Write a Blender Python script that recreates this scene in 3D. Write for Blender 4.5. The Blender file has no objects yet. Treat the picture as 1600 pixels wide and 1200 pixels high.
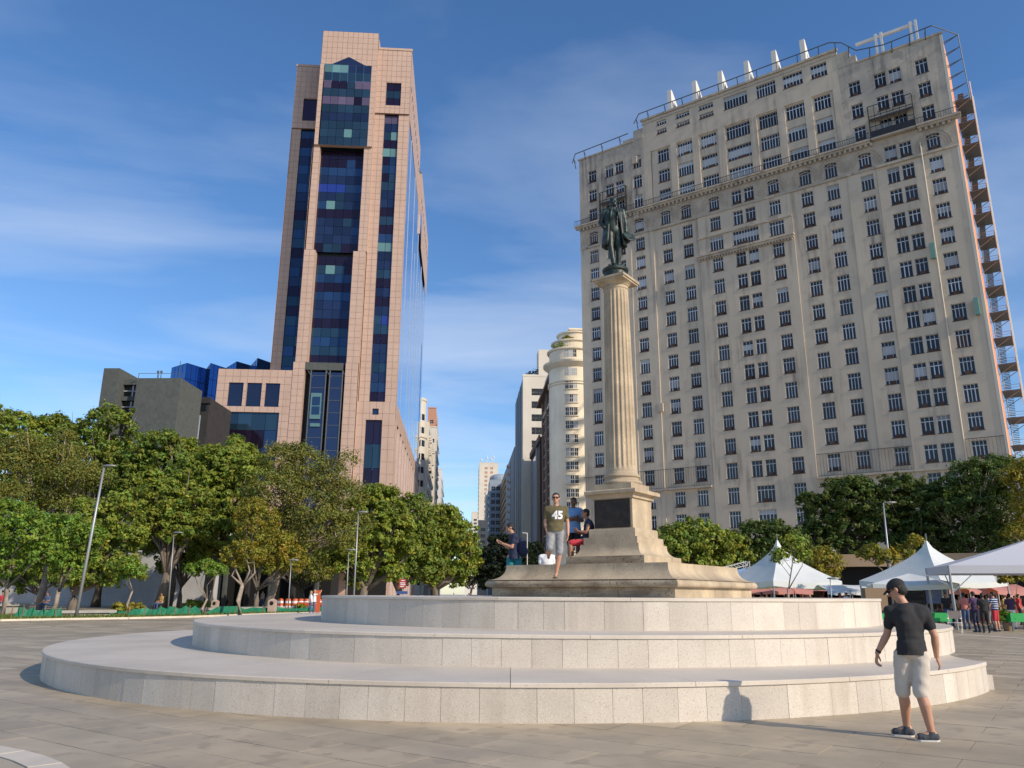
import bpy, math, random
import numpy as np
from mathutils import Vector, Matrix
R = math.radians
random.seed(7)
rng = np.random.default_rng(11)
scn = bpy.context.scene
col = scn.collection

# ------------------------------------------------------------ camera, sky, sun, exposure
CAM_H, F_PX, PITCH, ROLL = 1.52, 1223.0, R(15.05), 0.0055
cam_d = bpy.data.cameras.new('camera'); cam = bpy.data.objects.new('camera', cam_d); col.objects.link(cam)
cam_d.sensor_width = 36.0; cam_d.lens = 36.0 * F_PX / 1600.0
cam_d.clip_start = 0.1; cam_d.clip_end = 6000
cam.matrix_world = Matrix.Translation((0, 0, CAM_H)) @ Matrix.Rotation(R(90) + PITCH, 4, 'X') @ Matrix.Rotation(ROLL, 4, 'Z')
scn.camera = cam
SUN_AZ, SUN_EL = R(128.5), R(29.0)
world = bpy.data.worlds.new('World'); scn.world = world; world.use_nodes = True
wn, wl = world.node_tree.nodes, world.node_tree.links
wn.clear()
w_out = wn.new('ShaderNodeOutputWorld'); w_bg = wn.new('ShaderNodeBackground')
sky = wn.new('ShaderNodeTexSky'); sky.sky_type = 'NISHITA'; sky.sun_disc = False
sky.sun_elevation = SUN_EL; sky.sun_rotation = SUN_AZ
sky.air_density = 1.0; sky.dust_density = 0.35; sky.ozone_density = 2.2; sky.altitude = 0
w_bg.inputs['Strength'].default_value = 0.15
tc = wn.new('ShaderNodeTexCoord')
sep = wn.new('ShaderNodeSeparateXYZ'); wl.new(tc.outputs['Generated'], sep.inputs[0])
mx = wn.new('ShaderNodeMath'); mx.operation = 'MAXIMUM'; mx.inputs[1].default_value = 0.06
wl.new(sep.outputs['Z'], mx.inputs[0])
dv = wn.new('ShaderNodeVectorMath'); dv.operation = 'DIVIDE'
cmb = wn.new('ShaderNodeCombineXYZ')
for i in range(3): wl.new(mx.outputs[0], cmb.inputs[i])
wl.new(tc.outputs['Generated'], dv.inputs[0]); wl.new(cmb.outputs[0], dv.inputs[1])
mp = wn.new('ShaderNodeMapping'); mp.inputs['Scale'].default_value = (0.55, 0.9, 0.0); mp.inputs['Rotation'].default_value = (0, 0, R(-28))
mp.inputs['Location'].default_value = (0.35, 1.3, 0)
wl.new(dv.outputs[0], mp.inputs[0])
nz = wn.new('ShaderNodeTexNoise'); nz.inputs['Scale'].default_value = 0.85; nz.inputs['Detail'].default_value = 7; nz.inputs['Roughness'].default_value = 0.52; nz.inputs['Distortion'].default_value = 0.55
wl.new(mp.outputs[0], nz.inputs['Vector'])
cr = wn.new('ShaderNodeValToRGB'); cr.color_ramp.elements[0].position = 0.43; cr.color_ramp.elements[1].position = 0.72
cr.color_ramp.elements[0].color = (0, 0, 0, 1); cr.color_ramp.elements[1].color = (0.48, 0.48, 0.48, 1)
wl.new(nz.outputs['Fac'], cr.inputs[0])
mxc = wn.new('ShaderNodeMix'); mxc.data_type = 'RGBA'
hs_ = wn.new('ShaderNodeHueSaturation'); hs_.inputs['Saturation'].default_value = 1.18; wl.new(sky.outputs[0], hs_.inputs['Color'])
tn_ = wn.new('ShaderNodeMix'); tn_.data_type = 'RGBA'; tn_.blend_type = 'MULTIPLY'; tn_.inputs[0].default_value = 1.0; tn_.inputs[7].default_value = (0.98, 1.03, 1.14, 1); wl.new(hs_.outputs[0], tn_.inputs[6])
wl.new(cr.outputs[0], mxc.inputs[0]); wl.new(tn_.outputs[2], mxc.inputs[6]); mxc.inputs[7].default_value = (5.0, 5.6, 6.6, 1)
wl.new(mxc.outputs[2], w_bg.inputs[0]); wl.new(w_bg.outputs[0], w_out.inputs[0])
sun_d = bpy.data.lights.new('sun', 'SUN'); sun_d.energy = 4.4; sun_d.angle = R(0.53); sun_d.color = (1.0, 0.87, 0.70)
sun = bpy.data.objects.new('sun', sun_d); col.objects.link(sun)
sun_dir = Vector((math.sin(SUN_AZ) * math.cos(SUN_EL), math.cos(SUN_AZ) * math.cos(SUN_EL), math.sin(SUN_EL)))
sun.rotation_euler = sun_dir.to_track_quat('Z', 'Y').to_euler(); sun.location = (60, -60, 80)
scn.view_settings.view_transform = 'Standard'; scn.view_settings.look = 'None'
scn.view_settings.exposure = 0.0; scn.view_settings.gamma = 1.0
scn.view_settings.use_curve_mapping = False
scn.cycles.max_bounces = 6; scn.cycles.diffuse_bounces = 3; scn.cycles.glossy_bounces = 3
scn.cycles.transparent_max_bounces = 6

# ------------------------------------------------------------ measuring helpers (photograph pixel + real distance -> point)
_c, _s = math.cos(PITCH), math.sin(PITCH)
FW = Vector((0, _c, _s)); UP0 = Vector((0, -_s, _c)); RT0 = Vector((1, 0, 0))
RT = RT0 * math.cos(ROLL) + UP0 * math.sin(ROLL); UP = UP0 * math.cos(ROLL) - RT0 * math.sin(ROLL)
def ray(x, y): return FW + RT * ((x - 800) / F_PX) + UP * ((600 - y) / F_PX)
def at(x, y, Y):
    d = ray(x, y); return Vector((0, 0, CAM_H)) + d * (Y / d.y)
def gnd(x, y, z=0.0):
    d = ray(x, y); return Vector((0, 0, CAM_H)) + d * ((z - CAM_H) / d.z)

# ------------------------------------------------------------ objects
def tag(o, label=None, cat=None, group=None, kind=None):
    if label: o['label'] = label
    if cat: o['category'] = cat
    if group: o['group'] = group
    if kind: o['kind'] = kind
    return o
def empty(name, loc=(0, 0, 0), rz=0.0, label=None, cat=None, group=None, kind=None):
    o = bpy.data.objects.new(name, None); col.objects.link(o); o.location = loc; o.rotation_euler = (0, 0, rz)
    o.empty_display_size = 0.2
    return tag(o, label, cat, group, kind)
def link(name, me, parent=None, loc=None, rz=None):
    o = bpy.data.objects.new(name, me); col.objects.link(o)
    if parent: o.parent = parent
    if loc is not None: o.location = loc
    if rz is not None: o.rotation_euler = (0, 0, rz)
    return o
class MB:
    def __init__(s): s.v = []; s.f = []; s.m = []; s.off = (0, 0, 0)
    def add(s, vs, fs, m=0):
        n = len(s.v); s.v += [tuple(v) for v in vs]
        for f in fs: s.f.append(tuple(i + n for i in f)); s.m.append(m)
    def quad(s, a, b, c, d, m=0): s.add((a, b, c, d), ((0, 1, 2, 3),), m)
    def box(s, x0, x1, y0, y1, z0, z1, m=0):
        s.add([(x0, y0, z0), (x1, y0, z0), (x1, y1, z0), (x0, y1, z0), (x0, y0, z1), (x1, y0, z1), (x1, y1, z1), (x0, y1, z1)],
              [(0, 3, 2, 1), (4, 5, 6, 7), (0, 1, 5, 4), (1, 2, 6, 5), (2, 3, 7, 6), (3, 0, 4, 7)], m)
    def bar(s, a, b, w, h=None, m=0, n=4):
        a, b = Vector(a), Vector(b); d = (b - a)
        if d.length < 1e-6: return
        q = d.to_track_quat('Z', 'Y'); h = h or w
        if n == 4: c = [(-w / 2, -h / 2), (w / 2, -h / 2), (w / 2, h / 2), (-w / 2, h / 2)]
        else: c = [(w / 2 * math.cos(2 * math.pi * i / n), h / 2 * math.sin(2 * math.pi * i / n)) for i in range(n)]
        vs = [a + q @ Vector((x, y, 0)) for x, y in c] + [b + q @ Vector((x, y, 0)) for x, y in c]
        s.add(vs, [(i, (i + 1) % n, n + (i + 1) % n, n + i) for i in range(n)] + [tuple(range(n - 1, -1, -1)), tuple(range(n, 2 * n))], m)
    def tube(s, pts, rad, n=8, m=0):
        pts = [Vector(p) for p in pts]; rings = []
        for i, p in enumerate(pts):
            d = (pts[min(i + 1, len(pts) - 1)] - pts[max(i - 1, 0)]); q = d.to_track_quat('Z', 'Y')
            r = rad[i] if hasattr(rad, '__len__') else rad
            rings.append([p + q @ Vector((r * math.cos(2 * math.pi * k / n), r * math.sin(2 * math.pi * k / n), 0)) for k in range(n)])
        vs = [v for r_ in rings for v in r_]; fs = []
        for i in range(len(pts) - 1):
            for k in range(n): fs.append((i * n + k, i * n + (k + 1) % n, (i + 1) * n + (k + 1) % n, (i + 1) * n + k))
        fs += [tuple(range(n - 1, -1, -1)), tuple(range((len(pts) - 1) * n, len(pts) * n))]
        s.add(vs, fs, m)
    def lathe(s, prof, c=(0, 0), n=24, m=0, fr=None):
        vs = []; fs = []
        for r, z in prof:
            for k in range(n):
                a = 2 * math.pi * k / n; rr = r * (fr(a) if fr else 1); vs.append((c[0] + rr * math.cos(a), c[1] + rr * math.sin(a), z))
        for i in range(len(prof) - 1):
            for k in range(n): fs.append((i * n + k, i * n + (k + 1) % n, (i + 1) * n + (k + 1) % n, (i + 1) * n + k))
        fs += [tuple(range(n - 1, -1, -1)), tuple(range((len(prof) - 1) * n, len(prof) * n))]
        s.add(vs, fs, m)
    def prism(s, poly, z0, z1, m=0):
        n = len(poly)
        s.add([(x, y, z0) for x, y in poly] + [(x, y, z1) for x, y in poly],
              [tuple(range(n - 1, -1, -1)), tuple(range(n, 2 * n))] + [(i, (i + 1) % n, n + (i + 1) % n, n + i) for i in range(n)], m)
    def ball(s, c, r, n=10, k=7, m=0, rot=None):
        if not hasattr(r, '__len__'): r = (r, r, r)
        vs = []; fs = []; c = Vector(c)
        for i in range(k + 1):
            t = math.pi * (i + 0.0) / k
            for j in range(n):
                a = 2 * math.pi * j / n
                v = Vector((r[0] * math.sin(t + 1e-3) * math.cos(a), r[1] * math.sin(t + 1e-3) * math.sin(a), r[2] * math.cos(t)))
                if rot: v = rot @ v
                vs.append(c + v)
        for i in range(k):
            for j in range(n): fs.append((i * n + j, (i + 1) * n + j, (i + 1) * n + (j + 1) % n, i * n + (j + 1) % n))
        fs += [tuple(range(n)), tuple(range((k + 1) * n - 1, k * n - 1, -1))]
        s.add(vs, fs, m)
    def cap(s, a, b, ra, rb, n=12, m=0):
        s.ball(a, ra, n, 8, m); s.ball(b, rb, n, 8, m); s.tube([a, b], [ra, rb], n, m)
    def mesh(s, name, mats, smooth=False):
        me = bpy.data.meshes.new(name); me.from_pydata(s.v, [], s.f)
        for m in (mats if isinstance(mats, (list, tuple)) else [mats]): me.materials.append(m)
        me.polygons.foreach_set('material_index', s.m)
        if smooth: me.polygons.foreach_set('use_smooth', [True] * len(s.f))
        me.update(); return me
    def build(s, name, mats, parent=None, smooth=False, loc=None, rz=None):
        o = link(name, s.mesh(name, mats, smooth), parent, loc, rz)
        if smooth == 'auto': pass
        return o
def sharp(o, deg=35):
    me = o.data; me.polygons.foreach_set('use_smooth', [True] * len(me.polygons))
    me.set_sharp_from_angle(angle=R(deg)); return o
def copy_tree(o, parent=None):
    c = o.copy(); col.objects.link(c); c.parent = parent
    for ch in list(o.children): copy_tree(ch, c)
    return c

# ------------------------------------------------------------ materials
def mat(name, c, rough=0.8, metal=0.0, c2=None, scale=3.0, amt=1.0, detail=6, bump=0.0, bscale=None, spec=None, objvar=0.0,
        speck=None, streak=None, stretch=(1, 1, 1), lo=0.35, hi=0.65, transl=0.0, attr=None, coat=0.0):
    m = bpy.data.materials.new(name); m.use_nodes = True; nt = m.node_tree; N, L = nt.nodes, nt.links
    b = N['Principled BSDF']; b.inputs['Roughness'].default_value = rough; b.inputs['Metallic'].default_value = metal
    if spec is not None: b.inputs['Specular IOR Level'].default_value = spec
    if coat: b.inputs['Coat Weight'].default_value = coat
    b.inputs['Base Color'].default_value = (*c, 1)
    geo = N.new('ShaderNodeNewGeometry'); mpn = N.new('ShaderNodeMapping'); mpn.inputs['Scale'].default_value = stretch
    L.new(geo.outputs['Position'], mpn.inputs[0]); cur = None
    def mixc(fac, a, bb, mode='MIX'):
        x = N.new('ShaderNodeMix'); x.data_type = 'RGBA'; x.blend_type = mode
        for sock, val in ((x.inputs[0], fac), (x.inputs[6], a), (x.inputs[7], bb)):
            if isinstance(val, (int, float)): sock.default_value = val
            elif isinstance(val, tuple): sock.default_value = (*val[:3], 1)
            else: L.new(val, sock)
        return x.outputs[2]
    def noise(sc, det=6, vec=None, rg=0.6):
        n = N.new('ShaderNodeTexNoise'); n.inputs['Scale'].default_value = sc; n.inputs['Detail'].default_value = det; n.inputs['Roughness'].default_value = rg
        L.new(vec or mpn.outputs[0], n.inputs['Vector']); return n.outputs['Fac']
    def ramp(x, a, bb, va=0.0, vb=1.0):
        r = N.new('ShaderNodeMapRange'); r.inputs[1].default_value = a; r.inputs[2].default_value = bb; r.inputs[3].default_value = va; r.inputs[4].default_value = vb
        L.new(x, r.inputs[0]); return r.outputs[0]
    if c2 is not None: cur = mixc(ramp(noise(scale, detail), lo, hi, 0, amt), c, c2)
    if speck:   # (scale, dark colour, threshold, light colour)
        v = noise(speck[0], 2, geo.outputs['Position'], 0.5)
        cur = mixc(ramp(v, speck[2], speck[2] + 0.06), cur or c, speck[1])
        if len(speck) > 3:
            v2 = noise(speck[0] * 1.7, 2, geo.outputs['Position'], 0.5); cur = mixc(ramp(v2, speck[2], speck[2] + 0.08), cur, speck[3])
    if streak:  # (colour, scale, amount) vertical run-off stains
        mp2 = N.new('ShaderNodeMapping'); mp2.inputs['Scale'].default_value = (streak[1], streak[1], streak[1] * 0.07); L.new(geo.outputs['Position'], mp2.inputs[0])
        v = noise(1.0, 5, mp2.outputs[0]); v2 = noise(streak[1] * 0.12, 3, geo.outputs['Position'])
        mm = N.new('ShaderNodeMath'); mm.operation = 'MULTIPLY'; L.new(ramp(v, 0.48, 0.72), mm.inputs[0]); L.new(ramp(v2, 0.4, 0.65, 0, streak[2]), mm.inputs[1])
        cur = mixc(mm.outputs[0], cur or c, streak[0])
    if attr:
        at_ = N.new('ShaderNodeAttribute'); at_.attribute_name = attr; cur = mixc(1.0, cur or c, at_.outputs['Color'], 'MULTIPLY')
    if objvar:
        oi = N.new('ShaderNodeObjectInfo'); hv = N.new('ShaderNodeHueSaturation')
        L.new(ramp(oi.outputs['Random'], 0, 1, 1 - objvar, 1 + objvar), hv.inputs['Value']); hv.inputs['Color'].default_value = (*c, 1)
        if cur is not None: L.new(cur, hv.inputs['Color'])
        cur = hv.outputs[0]
    if cur is not None: L.new(cur, b.inputs['Base Color'])
    if bump:
        bn = N.new('ShaderNodeBump'); bn.inputs['Strength'].default_value = min(1, bump); bn.inputs['Distance'].default_value = 0.02 * max(1, bump)
        L.new(noise(bscale or scale * 4, 4, geo.outputs['Position']), bn.inputs['Height']); L.new(bn.outputs[0], b.inputs['Normal'])
    if transl:
        tr = N.new('ShaderNodeBsdfTranslucent'); ms = N.new('ShaderNodeMixShader'); ms.inputs[0].default_value = transl
        if cur is not None:
            t2 = mixc(1.0, cur, (1.3, 1.5, 0.6), 'MULTIPLY'); L.new(t2, tr.inputs[0])
        else: tr.inputs[0].default_value = (*c, 1)
        out = N['Material Output']; L.new(b.outputs[0], ms.inputs[1]); L.new(tr.outputs[0], ms.inputs[2]); L.new(ms.outputs[0], out.inputs[0])
    return m
M = {}
M['granite'] = mat('speckled_granite', (0.61, 0.545, 0.46), 0.65, c2=(0.50, 0.44, 0.365), scale=1.3, amt=0.75, bump=0.15, bscale=60, objvar=0.11,
                   speck=(60, (0.42, 0.37, 0.31), 0.585, (0.72, 0.66, 0.58)), streak=((0.33, 0.27, 0.21), 3.0, 0.6))
M['granite_top'] = mat('pale_granite_top', (0.62, 0.545, 0.45), 0.5, c2=(0.47, 0.41, 0.335), scale=0.7, amt=0.8, objvar=0.05,
                       speck=(26, (0.50, 0.44, 0.37), 0.62), lo=0.38, hi=0.7)
M['joint'] = mat('dark_joint', (0.13, 0.11, 0.09), 0.9)
M['paving'] = mat('plaza_stone', (0.46, 0.37, 0.25), 0.52, c2=(0.30, 0.245, 0.17), scale=0.55, amt=0.9, objvar=0.10, bump=0.08, bscale=9, lo=0.38, hi=0.62,
                  streak=None, speck=(3.3, (0.345, 0.275, 0.19), 0.57))
M['paving_far'] = mat('plaza_stone_far', (0.44, 0.36, 0.25), 0.52, c2=(0.32, 0.265, 0.19), scale=0.18, amt=0.95, speck=(2.2, (0.35, 0.295, 0.22), 0.57))
M['pave_joint'] = mat('paving_joint', (0.25, 0.205, 0.15), 0.8)
M['pave_light'] = mat('pale_band_stone', (0.66, 0.57, 0.45), 0.5, c2=(0.56, 0.48, 0.38), scale=2)
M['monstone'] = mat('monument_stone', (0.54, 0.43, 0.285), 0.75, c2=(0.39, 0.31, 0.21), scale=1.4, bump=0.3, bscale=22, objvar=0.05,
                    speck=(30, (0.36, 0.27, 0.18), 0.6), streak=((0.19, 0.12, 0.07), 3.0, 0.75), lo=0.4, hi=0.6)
M['mon_stained_dim'] = mat('monument_stone_stained_dim', (0.44, 0.35, 0.23), 0.8, c2=(0.25, 0.18, 0.115), scale=2.2, bump=0.3, bscale=22, stretch=(0.6, 0.6, 2.6),
                     speck=(26, (0.19, 0.12, 0.08), 0.6), lo=0.42, hi=0.6)  # brown stains, with the dimness of the left-hand faces put into the colour
M['bronze'] = mat('green_bronze', (0.020, 0.027, 0.024), 0.45, 0.3, c2=(0.055, 0.095, 0.075), scale=5, bump=0.25, bscale=20, lo=0.48, hi=0.66)
M['plaque'] = mat('bronze_plaque', (0.022, 0.018, 0.016), 0.45, 0.4, c2=(0.055, 0.036, 0.025), scale=6, bump=0.6, bscale=18)
M['plaster'] = mat('aged_cream_plaster', (0.60, 0.51, 0.39), 0.9, c2=(0.50, 0.425, 0.33), scale=0.09, amt=0.8, bump=0.3, bscale=1.5,
                   streak=((0.22, 0.18, 0.145), 0.9, 1.0), speck=(0.35, (0.53, 0.45, 0.35), 0.57))
M['plaster_top'] = mat('weathered_plaster', (0.56, 0.48, 0.375), 0.9, c2=(0.33, 0.30, 0.26), scale=0.16, amt=0.8, streak=((0.10, 0.09, 0.08), 1.0, 1.0), speck=(0.5, (0.40, 0.35, 0.285), 0.56), bump=0.3, bscale=1.5)
M['ornament'] = mat('ornament_plaster', (0.50, 0.42, 0.32), 0.9, c2=(0.38, 0.32, 0.25), scale=0.4, streak=((0.2, 0.17, 0.14), 1.2, 0.7))
M['orange'] = mat('orange_side_paint', (0.72, 0.31, 0.15), 0.85, c2=(0.62, 0.25, 0.12), scale=0.2, streak=((0.4, 0.22, 0.14), 0.8, 0.6))
M['white'] = mat('white_paint', (0.72, 0.68, 0.62), 0.7, c2=(0.6, 0.56, 0.5), scale=0.6, amt=0.6)
M['frame'] = mat('window_frame_paint', (0.52, 0.55, 0.58), 0.6, objvar=0.3)
M['glassdk'] = mat('dark_window_glass', (0.012, 0.016, 0.024), 0.12, objvar=0.5, spec=0.5)
M['curtain'] = mat('pale_blind', (0.36, 0.38, 0.40), 0.8, objvar=0.35)
M['rust'] = mat('rusty_brown', (0.085, 0.045, 0.032), 0.85, objvar=0.4)
M['blackiron'] = mat('dark_iron', (0.035, 0.035, 0.038), 0.6, 0.3)
M['pipe'] = mat('grey_pipe', (0.10, 0.12, 0.13), 0.6, 0.3)
M['pink'] = mat('pink_granite', (0.50, 0.355, 0.28), 0.55, c2=(0.44, 0.305, 0.24), scale=0.4, amt=0.8, speck=(7, (0.45, 0.30, 0.225), 0.6), streak=((0.36, 0.24, 0.175), 0.9, 0.5))
M['pink_joint'] = mat('pink_granite_joint', (0.27, 0.165, 0.125), 0.8)
def glass(name, c, rough=0.06, metal=0.55): return mat(name, c, rough, metal, objvar=0.25)
M['g0'] = glass('curtain_glass_navy', (0.022, 0.038, 0.085)); M['g1'] = glass('curtain_glass_teal', (0.028, 0.062, 0.095))
M['g2'] = glass('curtain_glass_plum', (0.022, 0.014, 0.035)); M['g3'] = glass('curtain_glass_blue', (0.025, 0.06, 0.13))
M['g4'] = mat('pale_blind_glass', (0.10, 0.21, 0.22), 0.3, objvar=0.3); M['g5'] = mat('lilac_blind_glass', (0.10, 0.08, 0.14), 0.3, objvar=0.25)
M['g6'] = mat('royal_blue_blind', (0.010, 0.03, 0.22), 0.35)
M['gside'] = mat('mirror_blue_glass', (0.36, 0.55, 0.86), 0.04, 0.95)
M['gmir'] = mat('deep_blue_glass', (0.10, 0.22, 0.45), 0.08, 0.8, c2=(0.07, 0.17, 0.38), scale=0.15)
M['mullion'] = mat('dark_mullion', (0.02, 0.024, 0.03), 0.5, 0.3)
M['concrete'] = mat('grey_concrete', (0.085, 0.095, 0.09), 0.9, c2=(0.062, 0.07, 0.068), scale=1.8, bump=0.8, bscale=3, streak=((0.07, 0.07, 0.065), 0.8, 0.5))
M['concrete_dk'] = mat('dark_concrete', (0.032, 0.03, 0.033), 0.9, c2=(0.022, 0.02, 0.022), scale=0.8)
M['cream'] = mat('cream_stucco', (0.80, 0.71, 0.55), 0.9, c2=(0.68, 0.59, 0.45), scale=0.12, streak=((0.38, 0.32, 0.25), 0.8, 0.6))
M['offwhite'] = mat('offwhite_wall', (0.66, 0.61, 0.52), 0.9, c2=(0.58, 0.53, 0.45), scale=0.1, streak=((0.4, 0.36, 0.3), 0.6, 0.4))
M['tan'] = mat('tan_wall', (0.42, 0.30, 0.18), 0.9, c2=(0.34, 0.24, 0.15), scale=0.12)
M['brownw'] = mat('brown_wall_flank_shade', (0.20, 0.13, 0.09), 0.9, c2=(0.15, 0.10, 0.075), scale=0.2)
M['bluegrey'] = mat('bluegrey_wall', (0.27, 0.32, 0.38), 0.85)
M['salmon'] = mat('salmon_wall', (0.50, 0.26, 0.17), 0.9)
M['metal'] = mat('galvanised_metal', (0.34, 0.35, 0.36), 0.45, 0.5)
M['metal_dk'] = mat('dark_metal_post', (0.12, 0.125, 0.13), 0.5, 0.4)
M['bark'] = mat('bark', (0.13, 0.10, 0.075), 0.9, c2=(0.20, 0.165, 0.13), scale=4, bump=0.8, bscale=14, stretch=(1, 1, 0.3))
M['bark_pale'] = mat('pale_bark', (0.34, 0.28, 0.22), 0.9, c2=(0.22, 0.18, 0.14), scale=3, bump=0.5, bscale=12)
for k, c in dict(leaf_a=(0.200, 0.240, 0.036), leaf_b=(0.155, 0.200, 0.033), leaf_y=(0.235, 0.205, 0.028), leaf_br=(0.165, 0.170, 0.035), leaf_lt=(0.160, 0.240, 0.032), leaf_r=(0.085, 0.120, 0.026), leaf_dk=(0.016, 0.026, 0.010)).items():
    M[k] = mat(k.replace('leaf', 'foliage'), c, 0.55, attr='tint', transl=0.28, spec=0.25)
M['grass'] = mat('grass_blades', (0.09, 0.14, 0.03), 0.8, attr='tint', transl=0.2)
M['soil'] = mat('planted_soil', (0.075, 0.085, 0.03), 0.95, c2=(0.11, 0.09, 0.05), scale=1.2)
M['mesh_green'] = mat('green_safety_mesh', (0.012, 0.20, 0.10), 0.7, c2=(0.01, 0.12, 0.065), scale=5)
M['churchwhite'] = mat('whitewash', (0.50, 0.51, 0.54), 0.9, c2=(0.4, 0.4, 0.42), scale=0.35, streak=((0.25, 0.25, 0.27), 1.0, 0.5))
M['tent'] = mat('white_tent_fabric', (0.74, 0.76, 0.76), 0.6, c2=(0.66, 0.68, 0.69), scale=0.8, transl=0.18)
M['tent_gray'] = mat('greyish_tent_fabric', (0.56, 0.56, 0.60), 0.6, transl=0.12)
M['pinkcloth'] = mat('salmon_awning_fabric', (0.66, 0.30, 0.26), 0.7, c2=(0.60, 0.25, 0.22), scale=2, transl=0.3)
def plain(n, c, r=0.8, me=0.0, **k): M[n] = mat(n, c, r, me, **k)
plain('skin_light', (0.50, 0.27, 0.17), 0.55, c2=(0.46, 0.23, 0.145), scale=9)
plain('skin_tan', (0.34, 0.165, 0.10), 0.55); plain('skin_dark', (0.17, 0.085, 0.055), 0.55)
plain('hair_black', (0.012, 0.010, 0.009), 0.6, bump=0.8, bscale=60); plain('hair_brown', (0.11, 0.06, 0.035), 0.7); plain('hair_fair', (0.30, 0.19, 0.10), 0.7)
plain('black_cotton', (0.022, 0.022, 0.024), 0.9, bump=0.2, bscale=18); plain('olive_cotton', (0.115, 0.095, 0.043), 0.9, bump=0.2, bscale=16)
plain('beige_twill', (0.58, 0.52, 0.45), 0.85, c2=(0.53, 0.47, 0.40), scale=6, bump=0.2, bscale=25); plain('grey_check', (0.30, 0.30, 0.31), 0.85, c2=(0.21, 0.21, 0.225), scale=16)
plain('navy_cloth', (0.018, 0.025, 0.06), 0.85); plain('blue_cloth', (0.10, 0.22, 0.44), 0.85); plain('skyblue_cloth', (0.17, 0.33, 0.58), 0.85)
plain('white_cloth', (0.75, 0.75, 0.76), 0.85); plain('red_cloth', (0.50, 0.035, 0.05), 0.85); plain('teal_cloth', (0.02, 0.20, 0.23), 0.85)
plain('orange_plastic', (0.55, 0.10, 0.03), 0.5); plain('red_plastic', (0.40, 0.04, 0.03), 0.5); plain('green_plastic', (0.01, 0.32, 0.07), 0.6)
plain('shoe_canvas', (0.045, 0.055, 0.065), 0.85); plain('shoe_sole', (0.55, 0.55, 0.52), 0.7); plain('lens_black', (0.01, 0.01, 0.012), 0.15)
plain('denim', (0.06, 0.10, 0.19), 0.85); plain('pink_cloth', (0.60, 0.20, 0.17), 0.85); plain('purple_cloth', (0.06, 0.03, 0.09), 0.85)
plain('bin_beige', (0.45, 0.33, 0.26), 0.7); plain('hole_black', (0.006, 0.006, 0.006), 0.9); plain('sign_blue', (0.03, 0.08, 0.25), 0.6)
plain('wood', (0.22, 0.15, 0.09), 0.8); plain('goods_red', (0.26, 0.045, 0.03), 0.8); plain('goods_yellow', (0.45, 0.28, 0.07), 0.8)
plain('screen_blue', (0.03, 0.07, 0.30), 0.3, c2=(0.10, 0.14, 0.34), scale=2.5); plain('stage_screen', (0.14, 0.26, 0.46), 0.4, c2=(0.42, 0.22, 0.28), scale=0.9, lo=0.5, hi=0.62)
plain('terracotta', (0.12, 0.05, 0.03), 0.85, c2=(0.07, 0.03, 0.02), scale=1.5)
def wet(m):  # the joint-free ground beyond
    return m

# ============================================================ SETTING: ground
GRID = R(90 - 125.3)            # the plaza, the monument and the long facade share one direction
g = MB(); g.quad((-1500, -400, -0.03), (1500, -400, -0.03), (1500, 3000, -0.03), (-1500, 3000, -0.03))
tag(g.build('ground', M['paving_far']), kind='structure')
T1C, T1F = (0.0, 20.0), [9.9069, -0.1125, 0.083, 0.1285, -0.2366, 0.0495, -0.014]
T2C, T2F = (1.2, 20.8), [8.6133, -0.1042, 0.0454, 0.1168, -0.2195, 0.1227, -0.0547]
T3C, T3F = (2.06, 20.64), [6.68]
H1, H2, H3 = 0.465, 0.935, 1.475
def rfun(Fc, th):
    r = Fc[0]
    for k in range(1, (len(Fc) - 1) // 2 + 1): r += Fc[2 * k - 1] * math.cos(k * th) + Fc[2 * k] * math.sin(k * th)
    return r
def tpoint(C, Fc, th, off=0.0):
    r = rfun(Fc, th) + off
    x, y = C[0] + r * math.cos(th), C[1] + r * math.sin(th)
    if Fc is T1F:        # the low tier is cut off on its right end
        pts = [(13.98, 8.1), (14.3, 7.98), (14.8, 8.05), (15.42, 8.2), (16.29, 8.6), (17.06, 8.88), (18.3, 9.25), (19.5, 9.7), (22, 9.9)]
        if x > 7.5 and 13.6 < y < 22:
            lim = None
            for (ya, xa), (yb, xb) in zip(pts, pts[1:]):
                if ya <= y <= yb: lim = xa + (xb - xa) * (y - ya) / (yb - ya)
            if lim is not None: x = min(x, lim + off)
    return x, y
pav = empty('paving', kind='structure')
slab_hi = MB(); slab_hi.prism([(-0.596, -0.296), (0.596, -0.296), (0.596, 0.296), (-0.596, 0.296)], -0.02, -0.003)
slab_me = slab_hi.mesh('paving_slab', M['paving'])
far = MB(); cells = []
ca, sa = math.cos(GRID), math.sin(GRID)
for j in range(-80, 130):
    for i in range(-60, 60):
        u = i * 1.2 + (0.6 if j % 2 else 0.0); v = j * 0.6
        x, y = u * ca - v * sa, u * sa + v * ca
        if not (2.5 < y < 46 and abs(x) < 2.0 + 0.85 * y): continue
        dx, dy = x - T1C[0], y - T1C[1]; rr = math.hypot(dx, dy)
        if rr < 8.6: continue
        q = math.hypot(x, y)
        if math.hypot(x + 7.2, y - 4.9) < 4.35: continue
        cells.append((q, x, y, rr))
cells.sort(key=lambda c: c[0])
nh = 0
for q, x, y, rr in cells:
    vis = abs(x) < 0.75 * y + 0.7 and y > 5.6 and rr > 9.6
    if vis and nh < 290 and q < 17:
        o = link('slab', slab_me, pav, (x, y, random.uniform(-0.0012, 0.0012)), GRID); nh += 1
    elif y > 5:
        n = len(far.v)
        far.add([(x + a * ca - b * sa, y + a * sa + b * ca, -0.003) for a, b in ((-.594, -.294), (.594, -.294), (.594, .294), (-.594, .294))], [(0, 1, 2, 3)], random.choice((0, 0, 1)))
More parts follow.
